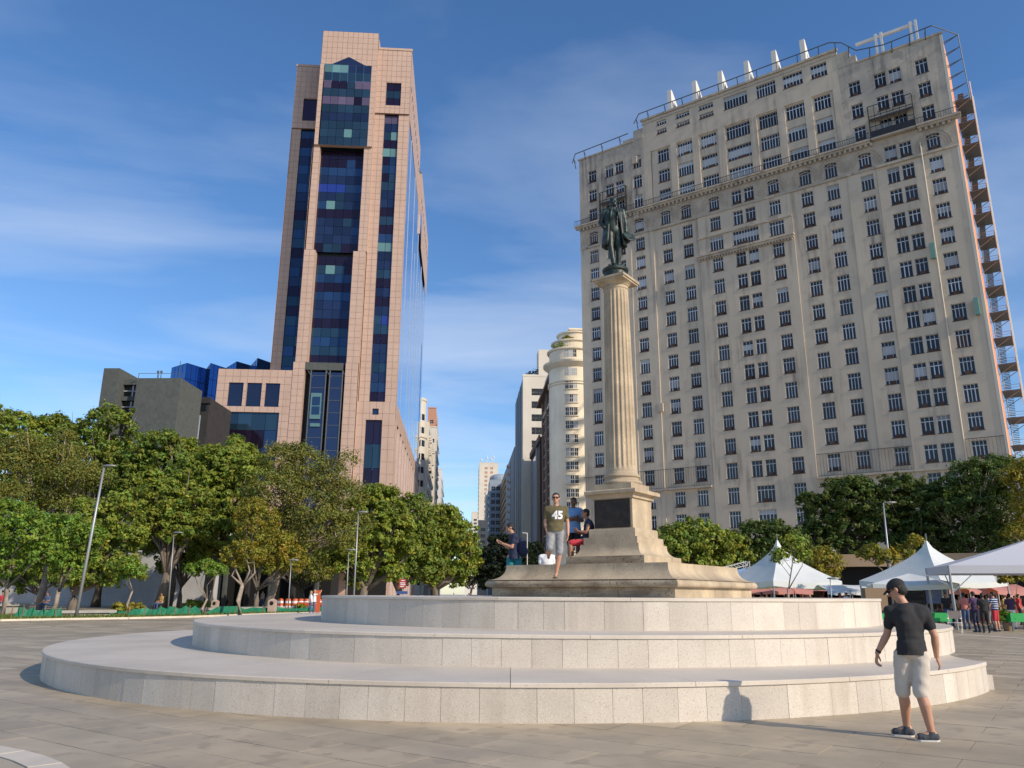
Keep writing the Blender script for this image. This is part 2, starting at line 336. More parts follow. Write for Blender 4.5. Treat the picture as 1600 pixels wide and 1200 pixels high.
M['paving_b'] = mat('plaza_stone_second', (0.50, 0.405, 0.28), 0.52, c2=(0.36, 0.295, 0.205), scale=0.7, amt=0.9, speck=(3.3, (0.39, 0.33, 0.25), 0.58))
tag(far.build('distant_slabs', [M['paving'], M['paving_b']], pav), kind='stuff')
jt = MB(); jt.quad((-45, 1, -0.012), (45, 1, -0.012), (45, 48, -0.012), (-45, 48, -0.012)); tag(jt.build('joint_bed', M['pave_joint'], pav))
# pale curved band in the left foreground
bd = MB()
cx, cy = -7.2, 4.9
for k in range(14):
    a0, a1 = R(-40 + k * 12 + 0.15), R(-40 + (k + 1) * 12 - 0.15)
    o = MB(); ps = [(cx + r * math.cos(a), cy + r * math.sin(a)) for r, a in ((4.0, a0), (4.28, a0), (4.28, (a0 + a1) / 2), (4.28, a1), (4.0, a1), (4.0, (a0 + a1) / 2))]
    o.prism(ps, -0.02, 0.002); o.build('border_stone', M['pave_light'], pav)
dk = MB(); dk.lathe([(3.98, -0.02), (3.98, -0.002)], (cx, cy), 64); dk.build('inner_disc', M['paving_b'], pav)
# straight pale lines across the plaza; right pair: kerb with tent-shadow edge painted in
ln = MB()
for (a, b, w) in ((gnd(1462, 989), gnd(1640, 1000), 0.5), (gnd(1462, 1003), gnd(1640, 1012), 0.12), (gnd(0, 984), gnd(120, 976.5), 0.25), (gnd(80, 979), gnd(330, 972), 0.2), (gnd(0, 998), gnd(170, 1004), 0.10), (gnd(1440, 1042), gnd(1640, 1060), 0.05)):
    a, b = Vector((a.x, a.y, 0)), Vector((b.x, b.y, 0)); d = (b - a).normalized(); p = Vector((-d.y, d.x, 0)) * w / 2; z = Vector((0, 0, 0.003))
    ln.quad(a - p + z, b - p + z, b + p + z, a + p + z)
tag(ln.build('pale_line', M['pave_light'], pav))

# ============================================================ the stepped round platform
plat = empty('stone_platform', (0, 20, 0), 0, 'three tiered round pale granite platform stepping up to the column monument', 'platform')
random.seed(3)
def tier(C, Fc, z0, z1, step, cop_n, cop_in):
    lip = 0.055
    # arc length table over the full turn, starting behind
    N = 2400; th0 = R(90); ths = [th0 + 2 * math.pi * i / N for i in range(N + 1)]
    pts = [tpoint(C, Fc, t) for t in ths]
    core = MB(); core.prism([tpoint(C, Fc, t, -0.06) for t in ths[:-1:24]], z0 - 0.02, z1 - lip - 0.004); core.build('core', M['joint'], plat)
    L = [0.0]
    for a, b in zip(pts, pts[1:]): L.append(L[-1] + math.dist(a, b))
    hidden = MB(); s = 0.0; i = 0
    while s < L[-1] - 0.05:
        w = step * random.choice((1, 1, 1, 1, 0.82, 1.5, 1.0)); e = min(L[-1], s + w)
        ia = i
        while i < N and L[i] < e: i += 1
        tt = [ths[ia + round((i - ia) * k / 3)] for k in range(4)]
        gap = 0.0022 / rfun(Fc, tt[0]); tt[0] += gap; tt[-1] -= gap; o_ = random.uniform(-0.003, 0.003)
        poly = [tpoint(C, Fc, t, o_) for t in tt] + [tpoint(C, Fc, t, -0.05) for t in reversed(tt)]
        mid = tpoint(C, Fc, tt[1]); vis = (mid[1] < C[1] + 1.5)
        if vis:
            w_ = MB(); w_.prism(poly, z0 - 0.01 if z0 > 0 else -0.01, z1 - lip - 0.003)
            w_.build('wall_slab', M['granite'], plat)
        else: hidden.prism(poly, z0, z1 - lip - 0.003)
        s = e
    if hidden.v: tag(hidden.build('rear_wall_slabs', M['granite'], plat), kind='stuff')
    for k in range(cop_n):
        t0, t1 = R(-90.0) + 2 * math.pi * k / cop_n, R(-90.0) + 2 * math.pi * (k + 1) / cop_n
        tt = [t0 + (t1 - t0) * q / 6 for q in range(7)]; tt[0] += 0.0004; tt[-1] -= 0.0004
        out = [tpoint(C, Fc, t, 0.022) for t in tt]; top = [tpoint(C, Fc, t, 0.010) for t in tt]; inn = [tpoint(C, Fc, t, -cop_in) for t in tt]
        b = MB(); n = 7
        vs = [(x, y, z1 - lip) for x, y in out] + [(x, y, z1 - 0.012) for x, y in out] + [(x, y, z1) for x, y in top] + [(x, y, z1) for x, y in inn] + [(x, y, z1 - lip) for x, y in inn]
        fs = []
        for r_ in range(4):
            for q in range(6): fs.append((r_ * n + q, r_ * n + q + 1, (r_ + 1) * n + q + 1, (r_ + 1) * n + q))
        for q in range(6): fs.append((4 * n + q, 4 * n + q + 1, q + 1, q))
        fs += [(0, n, 2 * n, 3 * n, 4 * n), (6, 4 * n + 6, 3 * n + 6, 2 * n + 6, n + 6)]
        b.add(vs, fs); b.build('coping_slab', M['granite_top'], plat)
    inn = MB(); inn.prism([tpoint(C, Fc, t, -cop_in + 0.004) for t in ths[:-1:24]], z1 - lip, z1 - 0.003); inn.build('deck', M['granite_top'], plat)
tier(T1C, T1F, 0.0, H1, 0.47, 26, 2.2)
tier(T2C, T2F, H1, H2, 0.46, 22, 1.9)
tier(T3C, T3F, H2, H3, 0.45, 18, 1.6)
for (x, y, z0, w, d, h) in ((8.13, 14.45, 0, 0.16, 0.6, 0.24), (7.62, 18.0, H2, 0.34, 0.9, 0.16)):
    b = MB(); b.box(x - w / 2, x + w / 2, y - d / 2, y + d / 2, z0, z0 + h); o = b.build('end_block', M['granite'], plat)
for ch in plat.children: ch.location = Vector(ch.location) - Vector((0, 20, 0))

# ============================================================ the monument
MC = Vector((2.73, 19.3, 0))
mon = empty('column_monument', (MC.x, MC.y, H3), GRID, 'weathered sandstone fluted column on a stepped square pedestal with dark plaque', 'monument')
def course(prof, nside, name, mt, stained_dim=None):
    """square ring of stone blocks, prof = [(half, z)...] bottom to top, z absolute"""
    for side in range(4):
        rot = Matrix.Rotation(side * math.pi / 2, 3, 'Z')
        hb = max(h for h, z in prof); cuts = [-hb + 2 * hb * k / nside for k in range(nside + 1)]
        for k in range(1, nside): cuts[k] += random.uniform(-0.12, 0.12) * hb
        for k in range(nside):
            b = MB(); vs = []; n = len(prof)
            for e in (0, 1):
                for h, z in prof:
                    if e == 0: x = -h + 0.0 if k == 0 else cuts[k] + 0.003
                    else: x = h if k == nside - 1 else cuts[k + 1] - 0.003
                    vs.append(rot @ Vector((x, -h, z - H3)))
            ih = min(h for h, z in prof) - 0.32
            for e in (0, 1):
                for z in (prof[0][1], prof[-1][1]):
                    if e == 0: x = -ih if k == 0 else cuts[k] + 0.003
                    else: x = ih if k == nside - 1 else cuts[k + 1] - 0.003
                    vs.append(rot @ Vector((x, -ih, z - H3)))
            fs = [(q, n + q, n + q + 1, q + 1) for q in range(n - 1)]
            fs += [(n - 1, 2 * n - 1, 2 * n + 3, 2 * n + 1), tuple(range(n)) + (2 * n + 1, 2 * n), tuple(range(2 * n - 1, n - 1, -1)) + (2 * n + 2, 2 * n + 3)]
            b.add(vs, fs); o = b.build(name, stained_dim if stained_dim and side in (0, 3) else mt, mon); sharp(o, 30)
def curve(a, b, kind, n=8):
    """profile from (h,z) a to b: 'cav' concave sweep, 'tor' bulging round"""
    out = []
    for i in range(n + 1):
        t = i / n
        if kind == 'cav': out.append((a[0] + (b[0] - a[0]) * math.sin(t * math.pi / 2), a[1] + (b[1] - a[1]) * (1 - math.cos(t * math.pi / 2))))
        else:
            ang = -math.pi / 2 + math.pi * t; m_ = (a[1] + b[1]) / 2; r_ = (b[1] - a[1]) / 2
            out.append((a[0] + (b[0] - a[0]) * t + r_ * 0.95 * math.cos(ang), m_ + r_ * math.sin(ang)))
    return out
course([(2.27, 1.45), (2.27, 1.665)], 4, 'plinth_block', M['monstone'], M['mon_stained_dim'])
course([(2.24, 1.665), (2.30, 1.67)] + curve((2.33, 1.675), (2.30, 1.835), 'tor') , 3, 'torus_block', M['monstone'], M['mon_stained_dim'])
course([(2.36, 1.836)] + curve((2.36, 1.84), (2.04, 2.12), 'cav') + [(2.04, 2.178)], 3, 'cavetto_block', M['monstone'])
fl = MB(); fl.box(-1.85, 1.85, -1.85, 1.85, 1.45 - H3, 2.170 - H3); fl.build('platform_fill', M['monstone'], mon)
course([(1.02, 2.172), (1.02, 2.232), (1.02, 2.39)], 2, 'slab_block', M['monstone'], M['mon_stained_dim'])
course([(1.00, 2.39)] + curve((0.985, 2.395), (0.77, 2.62), 'cav') + [(0.77, 2.675)], 2, 'cavetto_step', M['monstone'])
course([(0.71, 2.675), (0.71, 2.84)], 1, 'step_block', M['monstone'])
course([(0.615, 2.84), (0.615, 3.0), (0.60, 3.045)], 1, 'step_block', M['monstone'])
die = MB(); die.box(-.515, .515, -.515, .515, 3.04 - H3, 3.775 - H3); die.box(-.6, .6, -.6, .6, 2.3 - H3, 2.9 - H3); die.build('die', M['monstone'], mon)
course([(0.53, 3.745), (0.565, 3.76), (0.565, 3.80), (0.60, 3.845), (0.66, 3.86), (0.685, 3.87), (0.69, 3.94), (0.66, 3.965), (0.49, 3.99)], 1, 'cornice', M['monstone'])
fl = MB(); fl.box(-.49, .49, -.49, .49, 3.8 - H3, 4.125 - H3); fl.build('column_plinth', M['monstone'], mon)
pq = MB(); pq.box(-.49, .46, -.535, -.514, 3.07 - H3, 3.735 - H3)
for i in range(7): pq.box(-.40, .37, -.538, -.536, 3.62 - H3 - i * .075, 3.64 - H3 - i * .075)
pq.box(-.49, .46, -.541, -.5355, 3.715 - H3, 3.735 - H3); pq.box(-.49, .46, -.541, -.5355, 3.07 - H3, 3.09 - H3); pq.box(-.49, -.47, -.541, -.5355, 3.09 - H3, 3.715 - H3); pq.box(.44, .46, -.541, -.5355, 3.09 - H3, 3.715 - H3)
tag(pq.build('plaque', M['plaque'], mon))
bs = MB(); bs.lathe([(z0, z1) for z0, z1 in [(.47, 4.12)] + curve((.455, 4.125), (.455, 4.22), 'tor', 6) + [(.44, 4.225), (.415, 4.25), (.415, 4.29)] + curve((.42, 4.295), (.42, 4.37), 'tor', 6) + [(.41, 4.375), (.405, 4.41), (.385, 4.45)]], n=48)
bs.v = [(x, y, z - H3) for x, y, z in bs.v]; sharp(bs.build('column_base', M['monstone'], mon), 30)
sh = MB(); n = 160; NF = 20
prof = [(4.43, 0), (4.50, 0), (4.56, .8), (4.62, 1), (5.6, 1), (6.6, 1), (7.6, 1), (8.6, 1), (9.10, 1), (9.16, .8), (9.21, 0), (9.26, 0)]
vs = []; fs = []
for z, fl_ in prof:
    t = (z - 4.43) / 4.83; rad = 0.39 - 0.072 * t ** 1.35
    for k in range(n):
        a = 2 * math.pi * k / n; ph = (a * NF / (2 * math.pi)) % 1.0
        cut = 0.0 if (ph < 0.12 or ph > 0.88) else math.sin((ph - 0.12) / 0.76 * math.pi) ** 0.6
        rr = rad - fl_ * cut * 0.030; vs.append((rr * math.cos(a), rr * math.sin(a), z - H3))
for i in range(len(prof) - 1):
    for k in range(n): fs.append((i * n + k, i * n + (k + 1) % n, (i + 1) * n + (k + 1) % n, (i + 1) * n + k))
sh.add(vs, fs); sharp(sh.build('fluted_shaft', M['monstone'], mon), 38)
cp = MB(); cp.lathe([(r, z - H3) for r, z in [(.318, 9.25), (.335, 9.26), (.335, 9.285), (.315, 9.29), (.315, 9.35), (.335, 9.355), (.34, 9.37), (.36, 9.39), (.40, 9.42), (.415, 9.44)]], n=48); sharp(cp.build('capital', M['monstone'], mon), 30)
ab = MB(); ab.box(-.43, .43, -.43, .43, 9.44 - H3, 9.555 - H3); ab.box(-.46, .46, -.46, .46, 9.49 - H3, 9.553 - H3); ab.build('abacus', M['monstone'], mon)
wr = MB(); wr.bar((.02, .30, 9.5 - H3), (.02, .30, 10.9 - H3), .02); wr.build('lightning_rod', M['metal_dk'], mon)

# ============================================================ facade tool
def holed(mb, x0, x1, z0, z1, holes, y=0.0, depth=0.35, m=0, mr=None):
    """wall sheet in the local x-z plane with real openings and reveals of the given depth"""
    mr = m if mr is None else mr
    hs = [h for h in holes if h[0] > x0 + 1e-4 and h[1] < x1 - 1e-4 and h[2] > z0 + 1e-4 and h[3] < z1 - 1e-4]
    zs = sorted(set([z0, z1] + [round(h[2], 3) for h in hs] + [round(h[3], 3) for h in hs]))
    for za, zb in zip(zs, zs[1:]):
        zm = (za + zb) / 2; row = sorted([(h[0], h[1]) for h in hs if h[2] < zm < h[3]]); xa = x0
        for a, b in row + [(x1, x1)]:
            if a > xa: mb.quad((xa, y, za), (a, y, za), (a, y, zb), (xa, y, zb), m)
            xa = max(xa, b)
    for a, b, c, d in hs:
        y2 = y + depth
        mb.quad((a, y, c), (a, y2, c), (a, y2, d), (a, y, d), mr); mb.quad((b, y2, c), (b, y, c), (b, y, d), (b, y2, d), mr)
        mb.quad((a, y, c), (b, y, c), (b, y2, c), (a, y2, c), mr); mb.quad((a, y2, d), (b, y2, d), (b, y, d), (a, y, d), mr)

# ============================================================ the long cream tower block on the right
M['steel_tan'] = mat('weathered_steel', (.26, .21, .16), .7)
random.seed(5)
AC = (80.62, 125.42)
an = empty('office_block', (AC[0], AC[1], 0), GRID, 'long weathered cream high-rise with hundreds of small windows behind the statue column', 'building')
WW, WH = 2.25, 3.1
wins = []       # u centre, z centre, width, height, kind
MAINZ = [20.2 + 4.87 * k for k in range(13)]
MAINZ = [15.7, 20.25] + [25.1 + 4.835 * k for k in range(10)]
COLS = [3.9, 8.55, 11.1, 15.7, 22.0, 26.95, 33.35, 38.4, 41.05, 46.0, 52.35, 57.15, 63.6, 68.2, 70.85, 75.4]
for z in MAINZ + [73.5, 78.0, 82.65]:
    for u in COLS:
        w = WW
        if z == 73.5 and 30 < u < 50:
            if u == 41.05: continue
            u, w = (39.75, 5.4) if u == 38.4 else (u, 2.9)
        if z < 21 and u in (38.4, 41.05):
            if u == 41.05: continue
            u, w = 39.72, 3.4
        wins.append((u, z, 2.05 if u in (8.55, 11.1, 38.4, 41.05, 68.2, 70.85) else w, WH))
for z in (88.7, 93.7, 98.8):
    for u in (3.95, 8.6, 11.25, 15.9, 63.6, 68.2, 70.85, 75.45): wins.append((u, z, 2.1, 3.1))
UPC = [(57.1, 2.7), (51.9, 3.5), (46.35, 3.6), (39.7, 5.2), (33.05, 4.1), (27.45, 4.0), (22.2, 3.2)]
for z in (88.2, 93.2, 98.3):
    for u, w in UPC: wins.append((u, z, w, 3.15))
for u, w in UPC:
    if u > 45: wins += [(u, 106.75, w - .3, 1.15), (u, 104.5, w - .3, 1.15)]
    else: wins.append((u, 105.65, w, 3.1))
hol = [(-(u + w / 2), -(u - w / 2), z - h / 2, z + h / 2) for u, z, w, h in wins]
wall = MB()
PROJ = [(-79.0, -73.9, 0.0), (-73.9, -65.8, -0.16), (-65.8, -60.3, 0.0), (-60.3, -49.8, 0.2), (-49.8, -30.1, 0.0), (-30.1, -19.2, 0.14), (-19.2, -13.9, 0.0), (-13.9, -6.0, -0.16), (-6.0, 0.0, 0.0)]
ZM = 84.2
def strip(a, b, z0, z1, y, m):
    holed(wall, a, b, z0, z1, hol, y, 0.38, m)
for a, b, y in PROJ: strip(a, b, 0, 80.6, y, 0)
for (a, b, y), (c, d, y2) in zip(PROJ, PROJ[1:]):
    wall.quad((b, min(y, y2), 0), (b, max(y, y2), 0), (b, max(y, y2), 80.6), (b, min(y, y2), 80.6), 0)
wall.quad((-79.1, 0, 80.6), (0, 0, 80.6), (0, .3, 80.6), (-79.1, .3, 80.6), 0)
strip(-79.0, 0.0, 80.6, 85.9, -0.12, 1)                      # ornamented frieze storey
strip(-79.0, -61.8, 85.9, 104.5, 0.0, 2)
strip(-18.6, 0.0, 85.9, 104.5, 0.0, 2)
UPB = [(-61.8, -60, .0), (-60, -54.2, .22), (-54.2, -49.2, .22), (-49.2, -43, .22), (-43, -36.3, .22), (-36.3, -30.4, .22), (-30.4, -24.6, .22), (-24.6, -20, .22), (-20, -18.6, 0)]
for a, b, y in UPB: strip(a, b, 85.9, 100.2, y + 0.001, 0)
for xb in (-54.5, -49.2, -43.3, -36.3, -30.4, -24.9):         # flat pilasters between the upper windows
    wall.box(xb - .75, xb + .75, -0.02, 0.24, 86, 100.2, 0)
wall.quad((-61.8, 0.0, 100.2), (-18.6, 0.0, 100.2), (-18.6, .24, 100.2), (-61.8, .24, 100.2), 0)
strip(-61.8, -18.6, 100.2, 109.0, 0.0, 0)
# sides, roofs
def q4(a, b, c, d, m): wall.quad(a, b, c, d, m)
q4((0, 0, 0), (0, 11, 0), (0, 11, 104.5), (0, 0, 104.5), 3)
q4((-79, 11, 0), (-79, 0, 0), (-79, 0, 104.5), (-79, 11, 104.5), 0)
q4((-18.6, 0, 104.5), (-18.6, 10, 104.5), (-18.6, 10, 109), (-18.6, 0, 109), 0); q4((-61.8, 10, 104.5), (-61.8, 0, 104.5), (-61.8, 0, 109), (-61.8, 10, 109), 0)
q4((-79, 0.02, 104.2), (0, 0.02, 104.2), (0, 11, 104.2), (-79, 11, 104.2), 2); q4((-61.8, 0.02, 108.8), (-18.6, 0.02, 108.8), (-18.6, 10, 108.8), (-61.8, 10, 108.8), 2)
q4((-79, 11, 0), (0, 11, 0), (0, 11, 104.5), (-79, 11, 104.5), 0); q4((-61.8, 10, 104), (-18.6, 10, 104), (-18.6, 10, 108.8), (-61.8, 10, 108.8), 0)
wall.box(-18.6, -16.2, -0.05, 1.5, 104.5, 107.8, 2); wall.box(-16.2, -15.0, -0.05, 1.5, 104.5, 106.2, 2); wall.box(-64.2, -61.8, -0.05, 1.5, 104.5, 107.0, 2)
wall.box(-67, -64.2, -0.05, 1.0, 104.5, 105.3, 2)
wall.build('wall', [M['plaster'], M['ornament'], M['plaster_top'], M['orange']], an)
# windows: glass sheet with what stands in the opening, white frame as sub-part; sizes and kinds share meshes
wcache = {}
def win_meshes(w, h, kind):
    k = (w, h, kind)
    if k in wcache: return wcache[k]
    rs = random.Random(str(k)); g = MB(); f = MB()
    g.quad((-w / 2, 0, -h / 2), (w / 2, 0, -h / 2), (w / 2, 0, h / 2), (-w / 2, 0, h / 2), 0)
    n = max(3, round(w / 0.62)); top = h / 2 - h * 0.27
    if kind == 1: g.box(-w * .2, w * .24, -0.30, -0.05, -h / 2 + .03, -h / 2 + .62, 2)
    if kind == 2: g.box(-w * .28, w * .05, -0.3, -0.05, -h / 2 + .03, -h / 2 + .5, 2); g.quad((-w / 2, -.03, -h * .1), (w / 2, -.03, -h * .1), (w / 2, -.03, h * .2), (-w / 2, -.03, h * .2), 1)
    if kind == 3:
        g.quad((-w / 2 + .1, -.03, -h / 2 + .7), (w / 2 - .1, -.03, -h / 2 + .7), (w / 2 - .1, -.03, top), (-w / 2 + .1, -.03, top), 1); g.box(-w * .1, w * .25, -0.28, -0.04, -h / 2 + .03, -h / 2 + .6, 2)
    if kind == 4: g.quad((-w / 2, -.03, top), (w / 2, -.03, top), (w / 2, -.03, h / 2), (-w / 2, -.03, h / 2), 1)
    if kind == 5: g.quad((-w / 2 + .05, -.03, -h / 2), (w * .22, -.03, -h / 2), (w * .22, -.03, top), (-w / 2 + .05, -.03, top), 2)
    if kind == 6:
        for i in range(4):
            xx = -w / 2 + w * i / 4 + .1; g.box(xx, xx + w / 4 - .2, -0.22, -0.03, -h / 2 + .05, -h / 2 + .4 + .3 * rs.random(), 2)
    b = .075
    for x in (-w / 2 + b / 2, w / 2 - b / 2): f.box(x - b / 2, x + b / 2, -.07, -.01, -h / 2, h / 2)
    f.box(-w / 2, w / 2, -.075, -.01, top - .07, top + .07); f.box(-w / 2, w / 2, -.07, -.01, h / 2 - b, h / 2)
    f.box(-w / 2 - .1, w / 2 + .1, -.44, -.005, -h / 2 - .12, -h / 2 - .005, 1)
    for i in range(1, n):
        x = -w / 2 + w * i / n; ww = .085 if i % 2 else .06
        f.box(x - ww, x + ww, -.065, -.01, -h / 2 + (.0 if kind != 1 or abs(x) > w * .25 else .6), top - .07); f.box(x - .04, x + .04, -.06, -.012, top + .07, h / 2 - b)
    wcache[k] = (g.mesh('window', [M['glassdk'], M['curtain'], M['rust']]), f.mesh('window_frame', [M['frame'], M['rust']]))
    return wcache[k]
def yoff(u, z):
    if z < 80.6:
        for a, b, y in PROJ:
            if a <= -u <= b: return y
    if z < 85.9: return -.12
    if z < 100.2 and 18.6 < u < 61.8: return .22
    return 0.0
wq = MB()
for i, (u, z, w, h) in enumerate(wins):
    kind = random.choice((0, 0, 1, 1, 1, 1, 2, 3, 4, 6, 1, 0))
    if z > 86 and 18 < u < 62: kind = random.choice((0, 0, 2, 6, 4, 3))
    if abs(u - 3.9) < .1 and abs(z - 44.4) < .6: kind = 5
    if h < 2: kind = 0
    a, b = win_meshes(round(w, 2), h, kind)
    o = link('window', a, an, (-u, yoff(u, z) + .36, z)); link('window_frame', b, o)
# cornices, balcony rail, dentils
cn = MB()
for a, b, y in ((-80.1, -73.0, -1.1), (-73.0, -66.2, -1.1), (-66.2, -14.2, -1.0), (-6.2, 1.1, -1.1)):
    cn.box(a, b, y, .1, 86.15, 86.5); cn.box(a + .1, b - .1, y + .35, .1, 85.75, 86.15)
cn.box(-14.0, -6.3, -1.0, .1, 86.1, 86.5)
for a, b, y in ((-79.0, -66.0, -.3), (-66, -60.4, -.22), (-50, -30.1, -.2), (-60.3, -50, -.2), (-30.1, -14, -.2), (-5.9, 0, -.3)): cn.box(a + .02, b - .02, y, .1, 80.35, 80.75)
cn.box(-13.9, -6.0, -.55, .1, 80.2, 80.7)
cn.box(-50.4, -30.0, -.75, .1, 71.0, 71.35); cn.box(-50.2, -30.2, -.45, .1, 70.55, 71.0); cn.box(-50.0, -30.2, -.25, .1, 75.2, 75.5)
for a, b in ((-79, -50.2), (-29.9, -6)): cn.box(a, b, -.55, .1, 22.2, 22.55)
cn.box(-62.2, -18.2, -.35, .1, 108.6, 109.1); cn.box(-62.0, -18.4, -.14, .1, 107.7, 107.95); cn.box(-79.3, -64.2, -.2, .1, 104.2, 104.6); cn.box(-15, .3, -.2, .1, 104.2, 104.6)
cn.build('cornice', M['plaster_top'], an)
dt = MB(); x = -79.0
while x < -0.3:
    if not (-14 < x < -6): dt.box(x, x + .45, -.62, .05, 85.15, 85.72)
    x += .95
x = -50.0
while x < -30.3: dt.box(x, x + .3, -.4, .05, 70.15, 70.53); x += .62
dt.box(-79, 0, -.16, -.11, 84.95, 85.12)
# arched relief over the frieze windows
for u in (22.0, 26.95, 33.35, 46.0, 52.35, 57.15, 3.9, 15.7, 63.6, 75.4):
    for rr in (2.0, 2.5, 3.0):
        pr = None
        for k in range(11):
            a = math.pi * k / 10; p = Vector((-u + rr * math.cos(a), -.16, min(81.4 + rr * math.sin(a) * 1.15, 84.9)))
            if pr is not None: dt.bar(pr, p, .10, .10)
            pr = p
tag(dt.build('dentils', M['ornament'], an), kind='stuff')
rl = MB()
def rail(a, b, y, z0, z1, step=.42, w=.05, side=True):
    rl.box(a, b, y - .04, y + .04, z1 - .08, z1); rl.box(a, b, y - .03, y + .03, z0 + .05, z0 + .11); x = a
    while x < b: rl.box(x - w / 2, x + w / 2, y - w / 2, y + w / 2, z0, z1); x += step
rail(-80.0, -14.2, -.95, 86.5, 87.75); rail(-6.2, 1.0, -.95, 86.5, 87.75)
tag(rl.build('balcony_rail', M['blackiron'], an), kind='stuff')
rl = MB(); rail(-65.8, -50.3, -.45, 22.6, 26.5, .55, .035); rail(-79, -74, -.4, 22.6, 26.3, .55, .035); rail(-29.8, -14.0, -.45, 22.6, 26.7, .55, .035); rail(-5.8, -.2, -.45, 22.6, 27.0, .55, .035)
tag(rl.build('security_fence', M['blackiron'], an), kind='stuff')
# caged box balcony on the right wing and the half one behind the statue
for (a, b, z0, z1) in ((-14.0, -6.3, 86.5, 93.2), (-73.2, -66.4, 86.5, 93.2)):
    cg = MB(); y = -1.0
    for z in (z0, (z0 * 2 + z1) / 3, (z0 + 2 * z1) / 3, z1):
        cg.box(a, b, y - .05, y + .05, z - .06, z + .06); cg.box(a - .05, a + .05, y, 0, z - .06, z + .06); cg.box(b - .05, b + .05, y, 0, z - .06, z + .06)
    for k in range(8):
        x = a + (b - a) * k / 7; cg.box(x - .05, x + .05, y - .05, y + .05, z0, z1)
    for k in range(1, 3):
        cg.box(a - .05, a + .05, y + .33 * k - .04, y + .33 * k + .04, z0, z1); cg.box(b - .05, b + .05, y + .33 * k - .04, y + .33 * k + .04, z0, z1)
    cg.box(a, b, y + .02, y + .06, z0, z0 + 1.3); cg.quad((a, y + .1, z0 + 3.6), (b, y + .1, z0 + 3.6), (b, -.05, z0 + 4.6), (a, -.05, z0 + 4.6))
    cg.build('balcony_cage', M['blackiron'], an)
# roof-edge tubular frame
def frame_line(pts, name='roof_rail'):
    for (p, q) in zip(pts, pts[1:]):
        r_ = MB(); p, q = Vector(p), Vector(q); r_.bar(p, q, .16)
        n = max(1, round((q - p).length / 4.2))
        for k in range(n):
            t = p.lerp(q, (k + .5) / n); r_.bar(t, Vector((t.x - .35, 0.3, t.z - 1.9)), .16); r_.bar(t, Vector((t.x - .35, .3, t.z - .3)), .08)
        r_.build(name, M['pipe'], an)
frame_line([(-80.2, -1.3, 103.3), (-79.3, -1.3, 105.6), (-64.9, -1.3, 106.0)])
frame_line([(-63.4, -1.3, 108.0), (-62.0, -1.3, 110.1), (-19.4, -1.3, 110.2)])
frame_line([(-19.4, -1.3, 110.2), (-17.2, -1.3, 109.2), (-14.6, -1.3, 106.2), (-9.8, -1.3, 105.3), (-3.5, -1.3, 105.6), (-1.2, -1.3, 105.7)])
FINU = (55.3, 49.2, 43.1, 37.1, 31.1, 25.1)
# slanted fin walls on the roof
for px, py in ((1051, 168), (1090, 153), (1131, 138), (1173, 121), (1216, 106), (1260, 90)):
    pass
for u in FINU:
    fn = MB(); x0, x1 = -u - .5, -u + .5; y0, y1 = 1.2, 9.6; zb, zt = 108.4, 115.2
    P_ = [(y0, zb), (y1, zb), (y0 + .7, zt), (y0, zt)]; Q_ = [(y0 + 1.6, zb + .5), (y1 - 2.4, zb + .5), (y0 + 1.7, zt - 2.4)]
    for x in (x0, x1):
        fn.add([(x, *p) for p in P_] + [(x, *q) for q in Q_], [(0, 1, 5, 4), (1, 2, 6, 5), (2, 3, 0, 4, 6)], 0)
    fn.add([(x, *p) for x in (x0, x1) for p in P_], [(0, 1, 5, 4), (1, 2, 6, 5), (2, 3, 7, 6), (3, 0, 4, 7)], 0)
    fn.add([(x, *q) for x in (x0, x1) for q in Q_], [(0, 1, 4, 3), (1, 2, 5, 4), (2, 0, 3, 5)], 1)
    fn.build('roof_fin', [M['white'], M['salmon']], an)
rb = MB(); rb.box(-12, -2.2, 2, 4, 104.2, 106.0, 0); rb.box(-15, -4.5, 1.4, 1.8, 109.2, 109.8, 1)
for x in (-11.2, -10.2, -4.9, -4.0): rb.box(x - .22, x + .22, 1.3, 1.8, 104.2, 110.2, 1)
rb.build('roof_structure', [M['tan'], M['white']], an)
# right-hand side: reveal of the orange wall, white corner, external steel stair
sd = MB()
sd.box(-.35, .12, -.06, .5, 14, 104.0, 0)
sd.build('corner_quoin', M['offwhite'], an)
dp = MB(); dp.tube([(-6.0, -.35, 12), (-6.0, -.35, 83)], .11, 8); dp.build('downpipe', M['offwhite'], an)
for k in range(19):
    z = 12 + 4.85 * k; st = MB()
    st.box(.1, 2.9, 9.0, 15.0, z, z + .18, 0)
    for yy in (9.05, 14.95):
        st.bar((2.85, yy, z + 1.1), (.1, yy, z + 1.1), .06, m=1); st.bar((2.85, yy, z + .6), (.1, yy, z + .6), .04, m=1)
    for yy in (9.1, 11, 13, 14.9): st.bar((2.85, yy, z), (2.85, yy, z + 1.15), .06, m=1)
    st.bar((2.85, 9.05, z + 1.1), (2.85, 15, z + 1.1), .06, m=1); st.bar((.1, 9.1, z - 1.7), (2.8, 9.1, z), .10, m=1); st.bar((.1, 14.9, z - 1.7), (2.8, 14.9, z), .10, m=1)
    for s_ in range(12): st.box(.5, 1.5, 9.6 + s_ * .42, 9.95 + s_ * .42, z + .3 + s_ * .385, z + .36 + s_ * .385, 0)
    if k in (18,): continue
    st.build('stair_landing', [M['metal_dk'], M['steel_tan']], an)
pp = MB()
for yy in (9.1, 14.9): pp.tube([(3.0, yy, 8), (3.0, yy, 98)], .09, 6)
pp.tube([(.3, 14.9, 8), (.3, 14.9, 98)], .08, 6)
pp.build('stair_post', M['white'], an)
fr = MB()
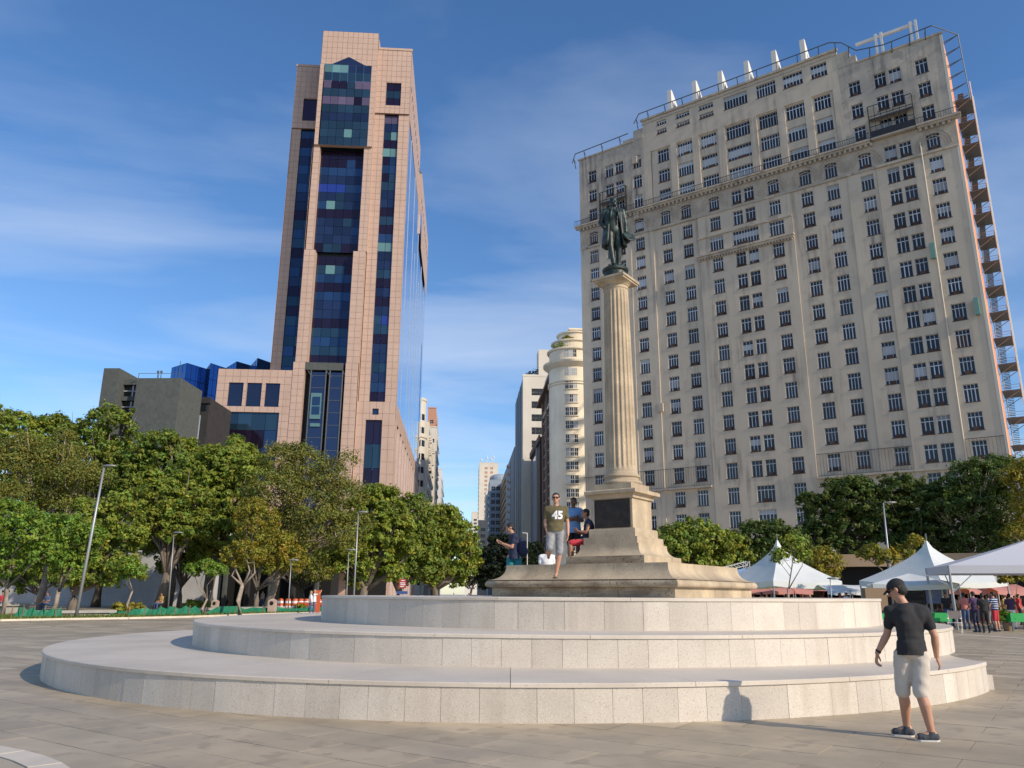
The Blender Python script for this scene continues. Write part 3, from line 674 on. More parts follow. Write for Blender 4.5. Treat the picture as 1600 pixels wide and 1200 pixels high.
for k in range(6):
    z = 102.8 - k * 2.6; fr.bar((0, 1.0, z), (2.6, 1.0, z + .6), .12); fr.bar((0, 1.6, z), (2.6, 1.0, z + .6), .10)
fr.bar((2.6, 1.0, 103.6), (2.9, 1.4, 89.5), .12); fr.bar((2.6, 1.0, 103.4), (-1.2, -1.3, 105.7), .14)
fr.build('bracket_frame', M['pipe'], an)
lf = MB()
for z in (30, 44, 58): pass
for u, z in ((60.3, 39.6), (64.0, 99.2), (64.1, 85.0)): lf.box(-u - .6, -u + .6, -.5, -.02, z - .9, z + .9)
lf.build('vent_box', M['ornament'], an)
gb = MB(); gb.box(-6.9, -6.1, -.9, -.3, 59.7, 62.6); gb.box(-1.5, -.8, -.9, -.05, 48, 51); gb.build('service_box', mat('pale_green_box', (.16, .3, .26), .7), an)

# ============================================================ pink granite office tower on the left
random.seed(9)
TG = R(90 - 86.3)
tw = empty('granite_tower', (-21.109, 138.4, 0), TG, 'tall pink granite tower with dark glass strips and pointed window head', 'building')
U = lambda u: -u
sw = MB()
def clad(a, b, z0, z1, y, holes=(), tw_=1.06, th=1.27, big=False):
    """joint backing plus raised tiles"""
    holes = [h for h in holes if h[1] > a and h[0] < b]
    xs = sorted(set([a, b] + [v for h in holes for v in (h[0], h[1]) if a < v < b]))
    sw.quad((a, y + .04, z0), (b, y + .04, z0), (b, y + .04, z1), (a, y + .04, z1), 1) if not holes else holed(sw, a, b, z0, z1, [(h[0], h[1], h[2], h[3]) for h in holes], y + .04, .5, 1, 0)
    nx = max(1, round((b - a) / tw_)); nz_ = max(1, round((z1 - z0) / th)); gx = .022
    for i in range(nx):
        for j in range(nz_):
            xa, xb = a + (b - a) * i / nx + gx, a + (b - a) * (i + 1) / nx - gx; za, zb = z0 + (z1 - z0) * j / nz_ + gx, z0 + (z1 - z0) * (j + 1) / nz_ - gx
            segs = [(xa, xb, za, zb)]
            for h in holes:
                ns = []
                for (p, q, r_, s_) in segs:
                    if h[1] <= p or h[0] >= q or h[3] <= r_ or h[2] >= s_: ns.append((p, q, r_, s_)); continue
                    if h[0] > p: ns.append((p, h[0], r_, s_))
                    if h[1] < q: ns.append((h[1], q, r_, s_))
                    pp_, qq = max(p, h[0]), min(q, h[1])
                    if h[2] > r_: ns.append((pp_, qq, r_, h[2]))
                    if h[3] < s_: ns.append((pp_, qq, h[3], s_))
                segs = ns
            for p, q, r_, s_ in segs:
                if q - p > .06 and s_ - r_ > .06: sw.quad((p, y, r_), (q, y, r_), (q, y, s_), (p, y, s_), 0)
def sidew(x, y0, y1, z0, z1, right=True, tiles=True, ty=1.2):
    if abs(y1 - y0) < 2.5: sw.quad((x, y0, z0), (x, y1, z0), (x, y1, z1), (x, y0, z1), 0); return
    d = .03 if right else -.03
    sw.quad((x - d, y0, z0), (x - d, y1, z0), (x - d, y1, z1), (x - d, y0, z1), 1)
    ny, nz_ = max(1, round((y1 - y0) / 1.3)), max(1, round((z1 - z0) / 1.27))
    for i in range(ny):
        for j in range(nz_):
            ya, yb = y0 + (y1 - y0) * i / ny + .02, y0 + (y1 - y0) * (i + 1) / ny - .02; za, zb = z0 + (z1 - z0) * j / nz_ + .02, z0 + (z1 - z0) * (j + 1) / nz_ - .02
            sw.quad((x, ya, za), (x, yb, za), (x, yb, zb), (x, ya, zb), 0)
YC, YR, YL = 0.0, 1.1, 5.2     # centre front, right bay, left bay
# centre bay u 6.9..18.3
sw2 = None
ctop = MB()
gl_l, gl_r = U(17.3), U(7.9)
clad(U(18.15), U(6.9), 105.5, 113.35, YC - .5, [(U(15.9), U(9.2), 105.4, 105.6)])
# stepped side piers of the centre bay
for (ul, ur, z0, z1) in ((18.25, 17.45, 87.0, 105.5), (7.9, 6.9, 87.0, 105.5)): clad(U(ul), U(ur), z0, z1, YC - .5, tw_=1.05)
clad(U(18.35), U(17.1), 64.7, 87.0, YC); clad(U(8.5), U(6.85), 64.7, 87.0, YC)
clad(U(18.6), U(16.5), 42.4, 64.7, YC); clad(U(9.35), U(7.0), 42.4, 64.7, YC)
clad(U(18.9), U(16.75), 0, 42.4, YC, tw_=1.06); clad(U(9.45), U(7.1), 0, 42.4, YC, tw_=1.2)
sidew(U(6.9), YC - .5, YR + .05, 87, 113.35); sidew(U(6.85), YC, YR + .05, 64.7, 87); sidew(U(7.0), YC, YR + .05, 0, 64.7)
sw.quad((U(18.2), YC - .5, 87), (U(18.2), YL, 87), (U(18.2), YL, 103.4), (U(18.2), YC - .5, 103.4), 0); sw.quad((U(18.2), YC - .5, 103.4), (U(18.2), .5, 103.4), (U(18.2), .5, 113.35), (U(18.2), YC - .5, 113.35), 0)
sw.quad((U(18.6), YC, 0), (U(18.6), YL, 0), (U(18.6), YL, 87), (U(18.6), YC, 87), 0)
sw.quad((U(18.35), YC - .5, 113.35), (U(6.9), YC - .5, 113.35), (U(6.9), 14, 113.35), (U(18.35), .5, 113.35), 0)
sw.quad((U(6.9), YC, 110), (U(6.9), 14, 110), (U(6.9), 14, 113.35), (U(6.9), YC, 113.35), 0)
sw.quad((U(18.35), YC - .5, 87), (U(6.9), YC - .5, 87), (U(6.9), YC + .4, 87), (U(18.35), YC + .4, 87), 0)
for (ul, ur, z) in ((17.1, 16.5, 64.7), (9.35, 8.5, 64.7)): pass
# inner returns beside the recessed glass
for u, z0, z1 in ((17.1, 64.7, 87.0), (8.5, 64.7, 87.0), (16.5, 42.4, 64.7), (9.35, 42.4, 64.7), (16.75, 0, 42.4), (9.45, 0, 42.4)):
    sw.quad((U(u), YC, z0), (U(u), YC + 2.2, z0), (U(u), YC + 2.2, z1), (U(u), YC, z1), 0)
# right bay
rh = [(U(4.85), U(1.85), 97.35, 102.7)]
clad(U(6.9), U(0), 95.5, 110.4, YR - .35, rh); clad(U(6.9), U(4.95), 35.45, 95.5, YR, tw_=1.0); clad(U(2.1), U(0), 35.45, 95.5, YR, tw_=1.06)
rl_h = [(U(4.25), U(3.1), 32.95, 34.1), (U(5.35), U(2.4), 4, 32.0)]
clad(U(7.1), U(0.0), 0, 35.4, YR - .35, rl_h, tw_=1.2, th=2.2)
sw.quad((U(6.9), YR - .35, 95.5), (0, YR - .35, 95.5), (0, YR + .1, 95.5), (U(6.9), YR + .1, 95.5), 1); sw.quad((U(6.9), YR - .35, 35.4), (0, YR - .35, 35.4), (0, YR + .1, 35.4), (U(6.9), YR + .1, 35.4), 0)
for u in (4.95, 2.1): sw.quad((U(u), YR, 35.4), (U(u), YR + .5, 35.4), (U(u), YR + .5, 95.5), (U(u), YR, 95.5), 0)
sw.quad((U(6.9), YR - .35, 110.4), (0, YR - .35, 110.4), (0, 38, 110.4), (U(6.9), 38, 110.4), 0)
sw.box(U(6.85), U(-.12), YR - .47, YR + .4, 110.4, 110.9, 0)
# left bay (deeply recessed, so the centre bay shades it)
lh = [(U(22.25), U(19.5), 95.7, 100.95)]
clad(U(24.2), U(17.6), 93.9, 108.6, YL - .3, lh); clad(U(24.2), U(22.3), 40.9, 93.9, YL)
sw.quad((U(24.2), 30, 0), (U(24.2), YL - .3, 0), (U(24.2), YL - .3, 108.6), (U(24.2), 30, 108.6), 0)
sw.quad((U(24.2), YL - .3, 93.9), (U(18.2), YL - .3, 93.9), (U(18.2), YL + .1, 93.9), (U(24.2), YL + .1, 93.9), 1)
sw.box(U(24.3), U(18.0), YL - .4, YL + .3, 108.6, 109.1, 0)
# podium
ph = [(U(30.1), U(27.45), 33.87, 38.27), (U(26.83), U(24.2), 33.87, 38.27), (U(23.55), U(20.95), 33.87, 38.27), (U(30.4), U(20.7), 20, 32.85)]
clad(U(32.15), U(18.9), 8, 40.8, YC + .1, ph, tw_=1.32, th=1.36)
sw.quad((U(32.15), YC + .1, 40.8), (U(18.6), YC + .1, 40.8), (U(18.6), 30, 40.8), (U(32.15), 30, 40.8), 0); sw.quad((U(32.15), 30, 0), (U(32.15), YC + .1, 0), (U(32.15), YC + .1, 40.8), (U(32.15), 30, 40.8), 0)
# street side: stone band, lower stone wing, glass between
sidew(0.02, YR - .35, 38, 95.5, 110.4); sidew(0.3, 44, 86, 97, 107); 
sw.quad((0.3, 44, 107), (0.3, 86, 107), (-.5, 86, 108.5), (-.5, 44, 108.5), 0); sw.quad((0.3, 44, 90), (.3, 44, 107), (-3, 44, 107), (-3, 44, 90), 0)
sidew(0.3, 50, 86, 89, 97); sidew(0.02, YR - .35, 84, 32, 35.4)
for k in range(12): sw.box(-.6, .15, 1.1 + k * 7.3, 3.3 + k * 7.3, 0, 32, 0)
sw.quad((0.0, YR, 0), (0.0, YR + 1.6, 0), (0, YR + 1.6, 95.5), (0, YR, 95.5), 0)
tag(sw.build('stone_tiles', [M['pink'], M['pink_joint']], tw), kind='stuff')
# tiny tile windows in the side band
mk = MB()
for k in range(11): mk.box(0.0, .06, 3 + k * 3.2, 3.9 + k * 3.2, 102.6 - .0 * k, 103.6)
for k in range(10): mk.box(0.29, .35, 46 + k * 4, 47 + k * 4, 100, 101)
mk.build('slit_windows', M['mullion'], tw)
# the glass body on the street side
gs = MB(); gs.box(U(6.5), -.05, YR + 1.6, 86, 35.4, 95.4); gs.box(U(6.5), -.5, 2, 84, 0, 32); gs.build('side_glass', [M['gside']], tw)
gc = MB()
for yy in (10.3, 25.6, 44.4, 62.3, 77.4): gc.box(-.06, .03, yy - .12, yy + .12, 35.4, 95.4)
for yy in (34, 52): gc.box(-.05, .02, yy - .1, yy + .1, 35.4, 80)
gc.build('side_fins', M['bluegrey'], tw)
# dark inner body behind the panes
ib = MB(); ib.box(U(18.1), U(6.8), 2.3, 14, 0, 103.3); ib.box(U(17), U(.6), 3.0, 20, 8, 103); ib.box(U(23.8), U(17.5), 5.9, 20, 8, 107)
ib.build('inner_body', M['mullion'], tw)
# panes: one object each
pm = {}
def pane(xa, xb, za, zb, y, mk_):
    w, h = round(xb - xa, 2), round(zb - za, 2); k = (w, h, mk_)
    if k not in pm:
        b = MB(); b.box(.03, w - .03, 0, .05, .03, h - .03); pm[k] = b.mesh('pane', M[mk_])
    o = link('pane', pm[k], tw, (xa, y, za)); o.rotation_euler = (random.uniform(-.004, .004), 0, random.uniform(-.006, .006)); return o
def pick(j, vision):
    if not vision: return random.choice(('g2', 'g2', 'g0', 'g0'))
    return None
def zone(ul, ur, z0, z1, y, nx, rows, seed, special={}):
    rs = random.Random(seed); xs = [U(ul) + (U(ur) - U(ul)) * i / nx for i in range(nx + 1)]
    for j in range(rows):
        za, zb = z0 + (z1 - z0) * j / rows, z0 + (z1 - z0) * (j + 1) / rows
        base = rs.choice(('g1', 'g1', 'g0', 'g3')) if j % 2 else rs.choice(('g2', 'g0', 'g2'))
        for i in range(nx):
            m_ = base if rs.random() < .93 else rs.choice(('g0', 'g1', 'g3'))
            m_ = special.get((j, i), special.get((j, None), m_)); pane(xs[i], xs[i + 1], za, zb, y, m_)
zone(17.3, 7.9, 87.0, 105.5, YC - .42, 6, 10, 1, {(9, 0): 'g4', (9, 1): 'g4', (9, 2): 'g4', (7, 0): 'g5', (7, 1): 'g2', (7, 2): 'g2', (7, 4): 'g5', (7, 5): 'g5', (5, 0): 'g5', (5, 1): 'g5', (5, 2): 'g5', (5, 3): 'g5', (5, 4): 'g2', (5, 5): 'g5', (8, None): 'g1', (6, None): 'g1', (4, None): 'g1', (3, None): 'g0', (2, None): 'g1', (1, None): 'g1', (0, None): 'g1', (1, 3): 'g4'})
zone(17.1, 8.5, 64.9, 86.8, YC + 1.4, 5, 12, 2, {(7, 0): 'g6', (7, 1): 'g6', (7, 2): 'g6', (9, 1): 'g3', (9, 2): 'g3', (11, None): 'g2', (0, 1): 'g1', (0, 2): 'g1', (5, 1): 'g4'})
zone(16.5, 9.35, 42.5, 64.3, YC + 2.0, 4, 12, 3, {(11, None): 'g2', (10, 0): 'g1', (10, 1): 'g4', (10, 2): 'g1', (7, 0): 'g3', (7, 1): 'g3', (2, None): 'g3'})
zone(4.95, 2.1, 35.5, 95.4, YR + .35, 2, 32, 4, {(31, None): 'g5', (27, 0): 'g4', (27, 1): 'g4', (29, 1): 'g4', (16, None): 'g4', (8, 1): 'g6'})
zone(22.3, 18.3, 41.0, 93.9, YL + .3, 2, 26, 5, {(20, 0): 'g3', (14, 0): 'g3', (10, 0): 'g3', (4, 0): 'g3', (2, 0): 'g3', (0, 0): 'g3'})
zone(4.85, 1.85, 97.35, 102.7, YR - .1, 2, 3, 6, {(0, None): 'g2', (1, None): 'g1'}); zone(22.25, 19.5, 95.7, 100.95, YL, 1, 1, 7, {(0, 0): 'g2'})
for a, b in ((30.1, 27.45), (26.83, 24.2), (23.55, 20.95)): zone(a, b, 33.87, 38.27, YC + .4, 1, 1, 8, {(0, 0): 'g0'})
zone(30.4, 20.7, 20, 32.85, YC + .5, 4, 4, 9, {(3, None): 'g1'}); zone(4.25, 3.1, 32.95, 34.1, YR, 1, 1, 10, {(0, 0): 'g0'}); zone(5.35, 2.4, 10, 32, YR + .1, 2, 5, 11, {})
# pointed window head
gp = MB(); a, b, c, d = U(15.9), U(12.6), U(9.2), YC - .53
gp.add([(a, d, 105.5), (c, d, 105.5), (b, d, 107.35), (a, d + .1, 105.5), (c, d + .1, 105.5), (b, d + .1, 107.35)], [(0, 1, 2), (3, 5, 4), (0, 2, 5, 3), (1, 4, 5, 2)]); gp.build('gable_pane', M['g0'], tw)
# scenic lift shafts in the centre recess
sf = MB()
for u0, u1 in ((15.6, 12.9), (12.2, 9.9)):
    sf.box(U(u0), U(u1), YC + .3, YC + 2.0, 8, 40.6, 0)
    for u in (u0, u1): sf.box(U(u) - .1, U(u) + .1, YC + .15, YC + .32, 8, 41, 1)
    for k in range(14): sf.box(U(u0), U(u1), YC + .24, YC + .31, 10 + k * 2.3, 10.08 + k * 2.3, 1)
sf.box(U(16.7), U(9.9), YC + .1, YC + 2.0, 41.0, 42.4, 2)
for u in (16.2, 12.8, 9.9): sf.bar((U(u), YC + .2, 40.8), (U(u) + .9, YC + .2, 39.6), .12, m=1)
sf.build('lift_shaft', [M['g0'], M['metal_dk'], M['concrete']], tw)
lc = MB(); lc.box(U(15.3), U(13.4), YC + .0, YC + .28, 31.8, 36.6, 0); lc.box(U(15.0), U(13.6), YC - .04, YC + .02, 32.6, 34.1, 1); lc.box(U(15.0), U(13.6), YC - .04, YC + .02, 34.3, 35.9, 1); lc.box(U(15.1), U(13.4), YC, YC + .25, 30.4, 31, 0)
lc.build('lift_car', [M['g4'], M['g3']], tw)
# entrance drum and ground floor, its shade put in as plain black
ev = MB(); ev.box(U(32), U(0.3), .4, .9, 0, 8); ev.build('ground_floor', M['hole_black'], tw)
cn2 = MB(); cn2.box(U(14), U(3.5), -5, 1, 5.0, 5.7); cn2.build('entrance_canopy', M['concrete_dk'], tw)

# ============================================================ buildings down the avenue and behind the trees
ST = R(3.5)    # the avenue runs a little left of straight ahead
def street_house(name, label, loc, rz, w, d, h, wallm, rows, cols, wz, ww=1.3, wh=1.5, z0=6.0, top=2.0, x_in=0.8, side='', parts=None, band=None, srows=None, roof=0.8, winm='glassdk'):
    """rectangular block, front face in local y=0 facing -y, x from 0 to w; windows are parts"""
    b = empty(name, loc, rz, label, 'building'); m = MB()
    zs = [z0 + (h - top - z0) * (j + .5) / rows for j in range(rows)]
    xs = [x_in + (w - 2 * x_in) * (i + .5) / cols for i in range(cols)]
    holed(m, 0, w, 0, h, [(x - ww / 2, x + ww / 2, z - wh / 2, z + wh / 2) for x in xs for z in zs], 0, .3)
    wm = MB(); wm.quad((-ww / 2, 0, -wh / 2), (ww / 2, 0, -wh / 2), (ww / 2, 0, wh / 2), (-ww / 2, 0, wh / 2), 0)
    wm.box(-.04, .04, -.05, -.01, -wh / 2, wh / 2, 1); wm.box(-ww / 2, ww / 2, -.05, -.01, -.04, .04, 1)
    me = wm.mesh('window', [M[winm], M['frame']])
    for z in zs:
        for x in xs: link('window', me, b, (x, .28, z))
    m.quad((0, d, 0), (0, 0, 0), (0, 0, h), (0, d, h)); m.quad((w, 0, 0), (w, d, 0), (w, d, h), (w, 0, h)); m.quad((w, d, 0), (0, d, 0), (0, d, h), (w, d, h)); m.quad((0, 0, h), (w, 0, h), (w, d, h), (0, d, h))
    m.box(-.15, w + .15, -.15, .4, h, h + roof * .6)
    m.build('wall', M[wallm], b)
    # flank windows as thin recess rows
    if side:
        x = 0 if 'l' in side else w; s = -1 if 'l' in side else 1
        for j in range(srows or rows):
            zz = z0 + (h - top - z0) * (j + .5) / (srows or rows); bb = MB(); k = 1.5
            while k < d - 2: bb.box(min(x, x + s * .06), max(x, x + s * .06), k, k + 1.3, zz - .8, zz + .8, 0); bb.box(min(x, x + s * .5), max(x, x + s * .5), k - .2, k + 1.5, zz - 1.0, zz - .85, 1); k += 3.2
            tag(bb.build('window_row', [M['glassdk'], M[wallm]], b), kind='stuff')
    return b
def street_pt(px, py, v):      # a point on the right building line of the avenue
    return Vector((12.5 - .061 * v, 195 + v, 0))
# curved-corner cream art deco block next to the long facade
cb = empty('corner_building', (15.5, 198.0, 0), ST, 'cream art deco block with rounded corner tower, beside the left end of the long high-rise', 'building')
m = MB(); RC = 5.8
zy = lambda py: at(890, py, 192.3).z
m.lathe([(RC, 0), (RC, zy(572)), (RC + .35, zy(571)), (RC + 1.5, zy(566)), (RC + 1.55, zy(563)), (RC - .1, zy(561)), (RC - .1, zy(545)), (RC + .5, zy(544)), (RC + .5, zy(541.5)), (RC - .8, zy(541))], n=48)
m.lathe([(RC - .8, zy(543)), (RC - .8, zy(530)), (RC - .3, zy(529)), (RC - .3, zy(527)), (RC - 1.4, zy(526.5))], (.3, .5), 40)
m.lathe([(RC - 1.6, zy(530)), (RC - 1.6, zy(515)), (RC - 1.2, zy(514)), (RC - 1.2, zy(512)), (1, zy(511))], (1.0, 1.0), 40)
for py in (594, 598): m.lathe([(RC, zy(py + 1.5)), (RC + .35, zy(py + .5)), (RC + .35, zy(py - .5)), (RC, zy(py - 1.2))], n=48)
m.box(.2, 12, 2.6, 14, 60, zy(499)); m.box(-.1, 12, 2.3, 14.3, zy(499), zy(496.5))
hf = zy(566)
m.box(-3.2, 14, 1.5, 46, 0, hf, 1); m.box(-4.9, 14, 1.0, 46.5, hf, hf + .9, 1); m.box(-4.0, 14, 1.5, 46, hf + .9, hf + 3.2, 0); m.box(-2.4, 14, 3, 44, hf + 3.2, hf + 8, 0); m.box(3.5, 6.2, -4.6, 2.5, 0, hf + 5, 0); m.box(-3.7, -3.1, 1.5, 40, zy(597), zy(594), 0)
for y in (2.0, 14, 26, 38): m.box(-3.8, -3.1, y, y + 2.2, 0, hf, 1)
m.build('wall', [M['cream'], M['brownw']], cb)  # brown avenue flank: its shade is put into the wall colour
WR = [551.5, 580.5, 601, 622, 642.5, 663.5, 685, 706, 727.5, 749, 770, 791, 812, 833, 854]
for j, py in enumerate(WR):
    z = zy(py)
    for k in range(3):
        a = R(262 + 10.6 * (k - 1)); wb = MB(); r = RC + (.03 if j else -.06)
        t0, t1 = a - R(4.9), a + R(4.9)
        for (c0, c1, z_0, z_1, rr, mi) in ((t0, t1, z - .95, z + .95, r, 2 if random.random() < .3 else 0), (t0, t0 + .014, z - .95, z + .95, r + .05, 1), (t1 - .014, t1, z - .95, z + .95, r + .05, 1), (a - .006, a + .006, z - .95, z + .95, r + .05, 1), (t0, t1, z - .05, z + .05, r + .05, 1)):
            wb.quad((rr * math.cos(c0), rr * math.sin(c0), z_0), (rr * math.cos(c1), rr * math.sin(c1), z_0), (rr * math.cos(c1), rr * math.sin(c1), z_1), (rr * math.cos(c0), rr * math.sin(c0), z_1), mi)
        wb.build('window', [M['glassdk'], M['white'], M['curtain']], cb)
    sl = MB()
    for rr, za, zb in ((RC + .3, z - 1.25, z - 1.05), (RC + .2, z + 1.0, z + 1.12)):
        n = 8; t0, t1 = R(244), R(280)
        vs = []
        for k in range(n + 1):
            t = t0 + (t1 - t0) * k / n; vs += [(rr * math.cos(t), rr * math.sin(t), za), (rr * math.cos(t), rr * math.sin(t), zb), (RC * math.cos(t), RC * math.sin(t), za), (RC * math.cos(t), RC * math.sin(t), zb)]
        fs = []
        for k in range(n): a = 4 * k; fs += [(a, a + 4, a + 5, a + 1), (a + 1, a + 5, a + 7, a + 3), (a + 2, a + 6, a + 4, a)]
        sl.add(vs, fs)
    if j > 1: sl.build('window_ledge', M['cream'], cb)
    if j > 0:
        for y in range(5, 44, 4):
            wb = MB(); wb.box(-3.26, -3.15, y, y + 1.5, z - .9, z + .9, 0); wb.box(-3.5, -3.15, y - .2, y + 1.7, z - 1.2, z - 1.0, 1); wb.build('side_window', [M['glassdk'], M['cream']], cb)
# glass-flanked block behind it
def flank_block(name, label, px_far, px_near, v0, v1, h, mt, inset=0.0, width=14, trims=(), rowsh=None):
    o = Vector((at(px_far, px_near, 195 + v0).x, 195 + v0, 0)); b = empty(name, o, ST, label, 'building'); m = MB(); d = v1 - v0
    m.box(0, width, 0, d, 0, h, 0); m.build('wall', M[mt], b)
    for (y0, y1, z0, z1, mi, pr) in trims:
        t = MB(); t.box(-pr, .02, y0, y1, z0, z1); t.build('facade_panel', M[mi], b)
    if rowsh:
        z = 6
        while z < h - 2:
            t = MB(); y = 1.0
            while y < d - 1.5: t.box(-.05, .02, y, y + 1.4, z, z + 1.6, 0); t.box(-.7, .02, y - .3, y + 1.7, z - .3, z - .1, 1); y += 3.6
            tag(t.build('window_row', [M['glassdk'], M[rowsh]], b), kind='stuff'); z += 3.5
    return b
flank_block('glass_fronted_building', 'dark block with brown and mirrored glass strips, left of the rounded cream corner', 844, 668, 49.5, 84, 50, 'concrete_dk', 0.0, 14,
            [(1, 9, 0, 47, 'brownw', .12), (10, 13, 0, 49, 'bluegrey', .3), (14, 25, 0, 46.5, 'gside', .15), (26, 29, 0, 47, 'bluegrey', .3), (-.5, 34.5, 48.5, 50.5, 'brownw', .5)])
flank_block('white_tower', 'pale tower with dark side and long ribbon windows, trees on its roof terrace', 817, 584, 86, 128, 79.5, 'mullion', 0.6, 16, [(0, .8, 0, 79, 'offwhite', .1), (20, 21, 0, 79, 'bluegrey', .25), (12, 13, 0, 79, 'bluegrey', .25), (30, 31, 0, 79, 'bluegrey', .25)])
wt = bpy.data.objects['white_tower']; m = MB(); zs = [14 + 4.9 * k for k in range(13)]
holed(m, 0, 9, 0, 80, [(3.2, 8.9, z, z + 2.6) for z in zs], -.2, .3); m.box(-.1, 9, -.3, 1, 80, 80.8); m.box(6.0, 12, 1, 8, 80, 91); m.build('front', M['offwhite'], wt)
for z in zs:
    t = MB(); t.quad((3.2, .08, z), (8.9, .08, z), (8.9, .08, z + 2.6), (3.2, .08, z + 2.6), 0)
    for k in range(4): t.box(3.2 + 1.5 * k, 3.28 + 1.5 * k, .0, .06, z, z + 2.6, 1)
    t.box(3.2, 8.9, 0, .06, z + 1.2, z + 1.3, 1); t.build('ribbon_window', [M['g0'], M['frame']], wt)
flank_block('slab_with_balconies', 'grey slab block with a strip of white angled sunshades, beyond the white tower', 804, 660, 132, 196, 62, 'bluegrey', .0, 16, [(26, 33, 0, 60, 'mullion', .1)])
sb = bpy.data.objects['slab_with_balconies']
for k in range(17):
    t = MB(); z = 3 + k * 3.4; t.add([(-.1, 26, z), (-1.6, 26, z + .9), (-1.6, 33, z + .9), (-.1, 33, z), (-.1, 26, z + .2), (-1.6, 26, z + 1.2), (-1.6, 33, z + 1.2), (-.1, 33, z + .2)], [(0, 1, 2, 3), (4, 7, 6, 5), (0, 4, 5, 1), (1, 5, 6, 2), (2, 6, 7, 3)]); t.build('sunshade', M['white'], sb)
flank_block('tan_block', 'warm tan apartment block with stacked bay balconies along the avenue', 792, 720, 200, 262, 64, 'tan', -.4, 18, (), 'tan')
flank_block('tan_rear_block', 'higher tan block rising behind the bay balconies', 790, 690, 264, 330, 72, 'tan', .8, 18, (), 'tan')
street_house('grid_block', 'grey blue block with a grid of loggias and a rounded roof, end of avenue', Vector((at(765, 745, 455).x, at(765, 745, 455).y, 0)), ST, 13, 20, 66, 'bluegrey', 14, 4, None, 2.2, 2.2, 8, 3, .8, 'l', roof=.3)
street_house('tall_tower', 'tall narrow beige tower with red-brown window strips and roof antennas', Vector((at(749, 723, 700).x, at(749, 723, 700).y, 0)), ST, 17, 20, 116, 'offwhite', 28, 2, None, 2.6, 2.0, 6, 3, 3.5, 'l', winm='salmon')
street_house('white_slab', 'thin white slab tower at the far left of the avenue skyline', Vector((at(738, 760, 780).x, at(738, 760, 780).y, 0)), ST, 7, 20, 80, 'offwhite', 20, 1, None, 3, 2, 6, 6, .8, 'l')
street_house('low_white_block', 'low white block at the foot of the far skyline', Vector((at(729, 805, 600).x, at(729, 805, 600).y, 0)), ST, 9, 20, 44, 'white', 10, 2, None, 1.5, 1.5, 4, 3, .8, '')
street_house('fin_block', 'white block with projecting vertical fins, left of the grid block', Vector((at(759, 765, 520).x, at(759, 765, 520).y, 0)), ST, 5, 14, 68, 'white', 16, 1, None, 2.4, 1.6, 4, 3, .5, 'l')
street_house('fin_block', 'lower white finned block in front of the tall beige tower', Vector((at(748, 800, 430).x, at(748, 800, 430).y, 0)), ST, 5, 14, 40, 'offwhite', 10, 1, None, 2.4, 1.6, 4, 3, .5, 'l')
tt = bpy.data.objects['tall_tower']; t = MB()
for x, h in ((2, 5), (7, 8), (11, 6), (13, 9)): t.bar((x, 3, 116), (x, 3, 116 + h), .25); t.ball((x, 3, 116 + h * .6), .9, 8, 5)
t.build('antenna', M['white'], tt)
t = MB(); t.lathe([(6.5, 66), (6.2, 68), (4.5, 69.8), (1, 70.6)], (6.5, 8), 20); t.build('roof_drum', M['bluegrey'], bpy.data.objects['grid_block'])
# beige curved block left of the avenue
bb = empty('beige_block', (-26.3, 236, 0), ST, 'beige building with curved bay windows at the right edge of the granite tower', 'building'); m = MB()
m.box(-16, -2.6, 0, 70, 0, 57.5); m.lathe([(4.2, 0), (4.2, 47.5), (4.5, 47.8), (4.5, 48.6), (3.9, 48.8), (3.9, 59.3), (4.1, 59.5), (4.1, 60.2), (3.2, 60.5)], (-4.2, 2.0), 28)
m.box(-4, 0.6, 5.5, 40, 0, 54); m.box(-3, 1.2, 16, 22, 40, 50); m.build('wall', M['offwhite'], bb)
for j in range(13):
    z = 4 + 4.1 * j; t = MB()
    for k in range(4):
        a0 = R(238 + k * 26); a1 = a0 + R(20); r = 4.24 if z < 47 else 3.94
        pts = [(-4.2 + r * math.cos(a0 + (a1 - a0) * q / 3), 2 + r * math.sin(a0 + (a1 - a0) * q / 3)) for q in range(4)]
        for p, q in zip(pts, pts[1:]): t.quad((*p, z), (*q, z), (*q, z + 1.9), (*p, z + 1.9), 0)
    t.build('bay_windows', M['glassdk'], bb)
for j in range(12):
    t = MB(); z = 5 + 4.1 * j
    for k in range(8): t.box(.58, .66, 7 + k * 4, 8.6 + k * 4, z, z + 1.8, 0); t.box(.58, 1.3, 7.2 + k * 4, 8.2 + k * 4, z - .9, z - .2, 1)
    tag(t.build('window_row', [M['glassdk'], M['offwhite']], bb), kind='stuff')
for (x0, x1, yt, Y, lab, mt_) in ((675, 681.5, 638, 330, 'salmon building stepping up behind the beige curved block', 'salmon'), (676, 683, 668, 308, 'narrow cream building in the row left of the avenue', 'offwhite'), (683, 690, 733, 395, 'narrow white building low in the row left of the avenue', 'white'), (688, 692, 752, 470, 'greenish glass building last in the row left of the avenue', 'g1')):
    p0, p1 = at(x0 - 6, yt, Y), at(x1, yt, Y); street_house('avenue_house', lab, (p0.x, Y, 0), ST, p1.x - p0.x, 26, at(x1, yt, Y).z, mt_, 12, 1, None, 1.4, 1.5, 6, 3, .5, 'r')
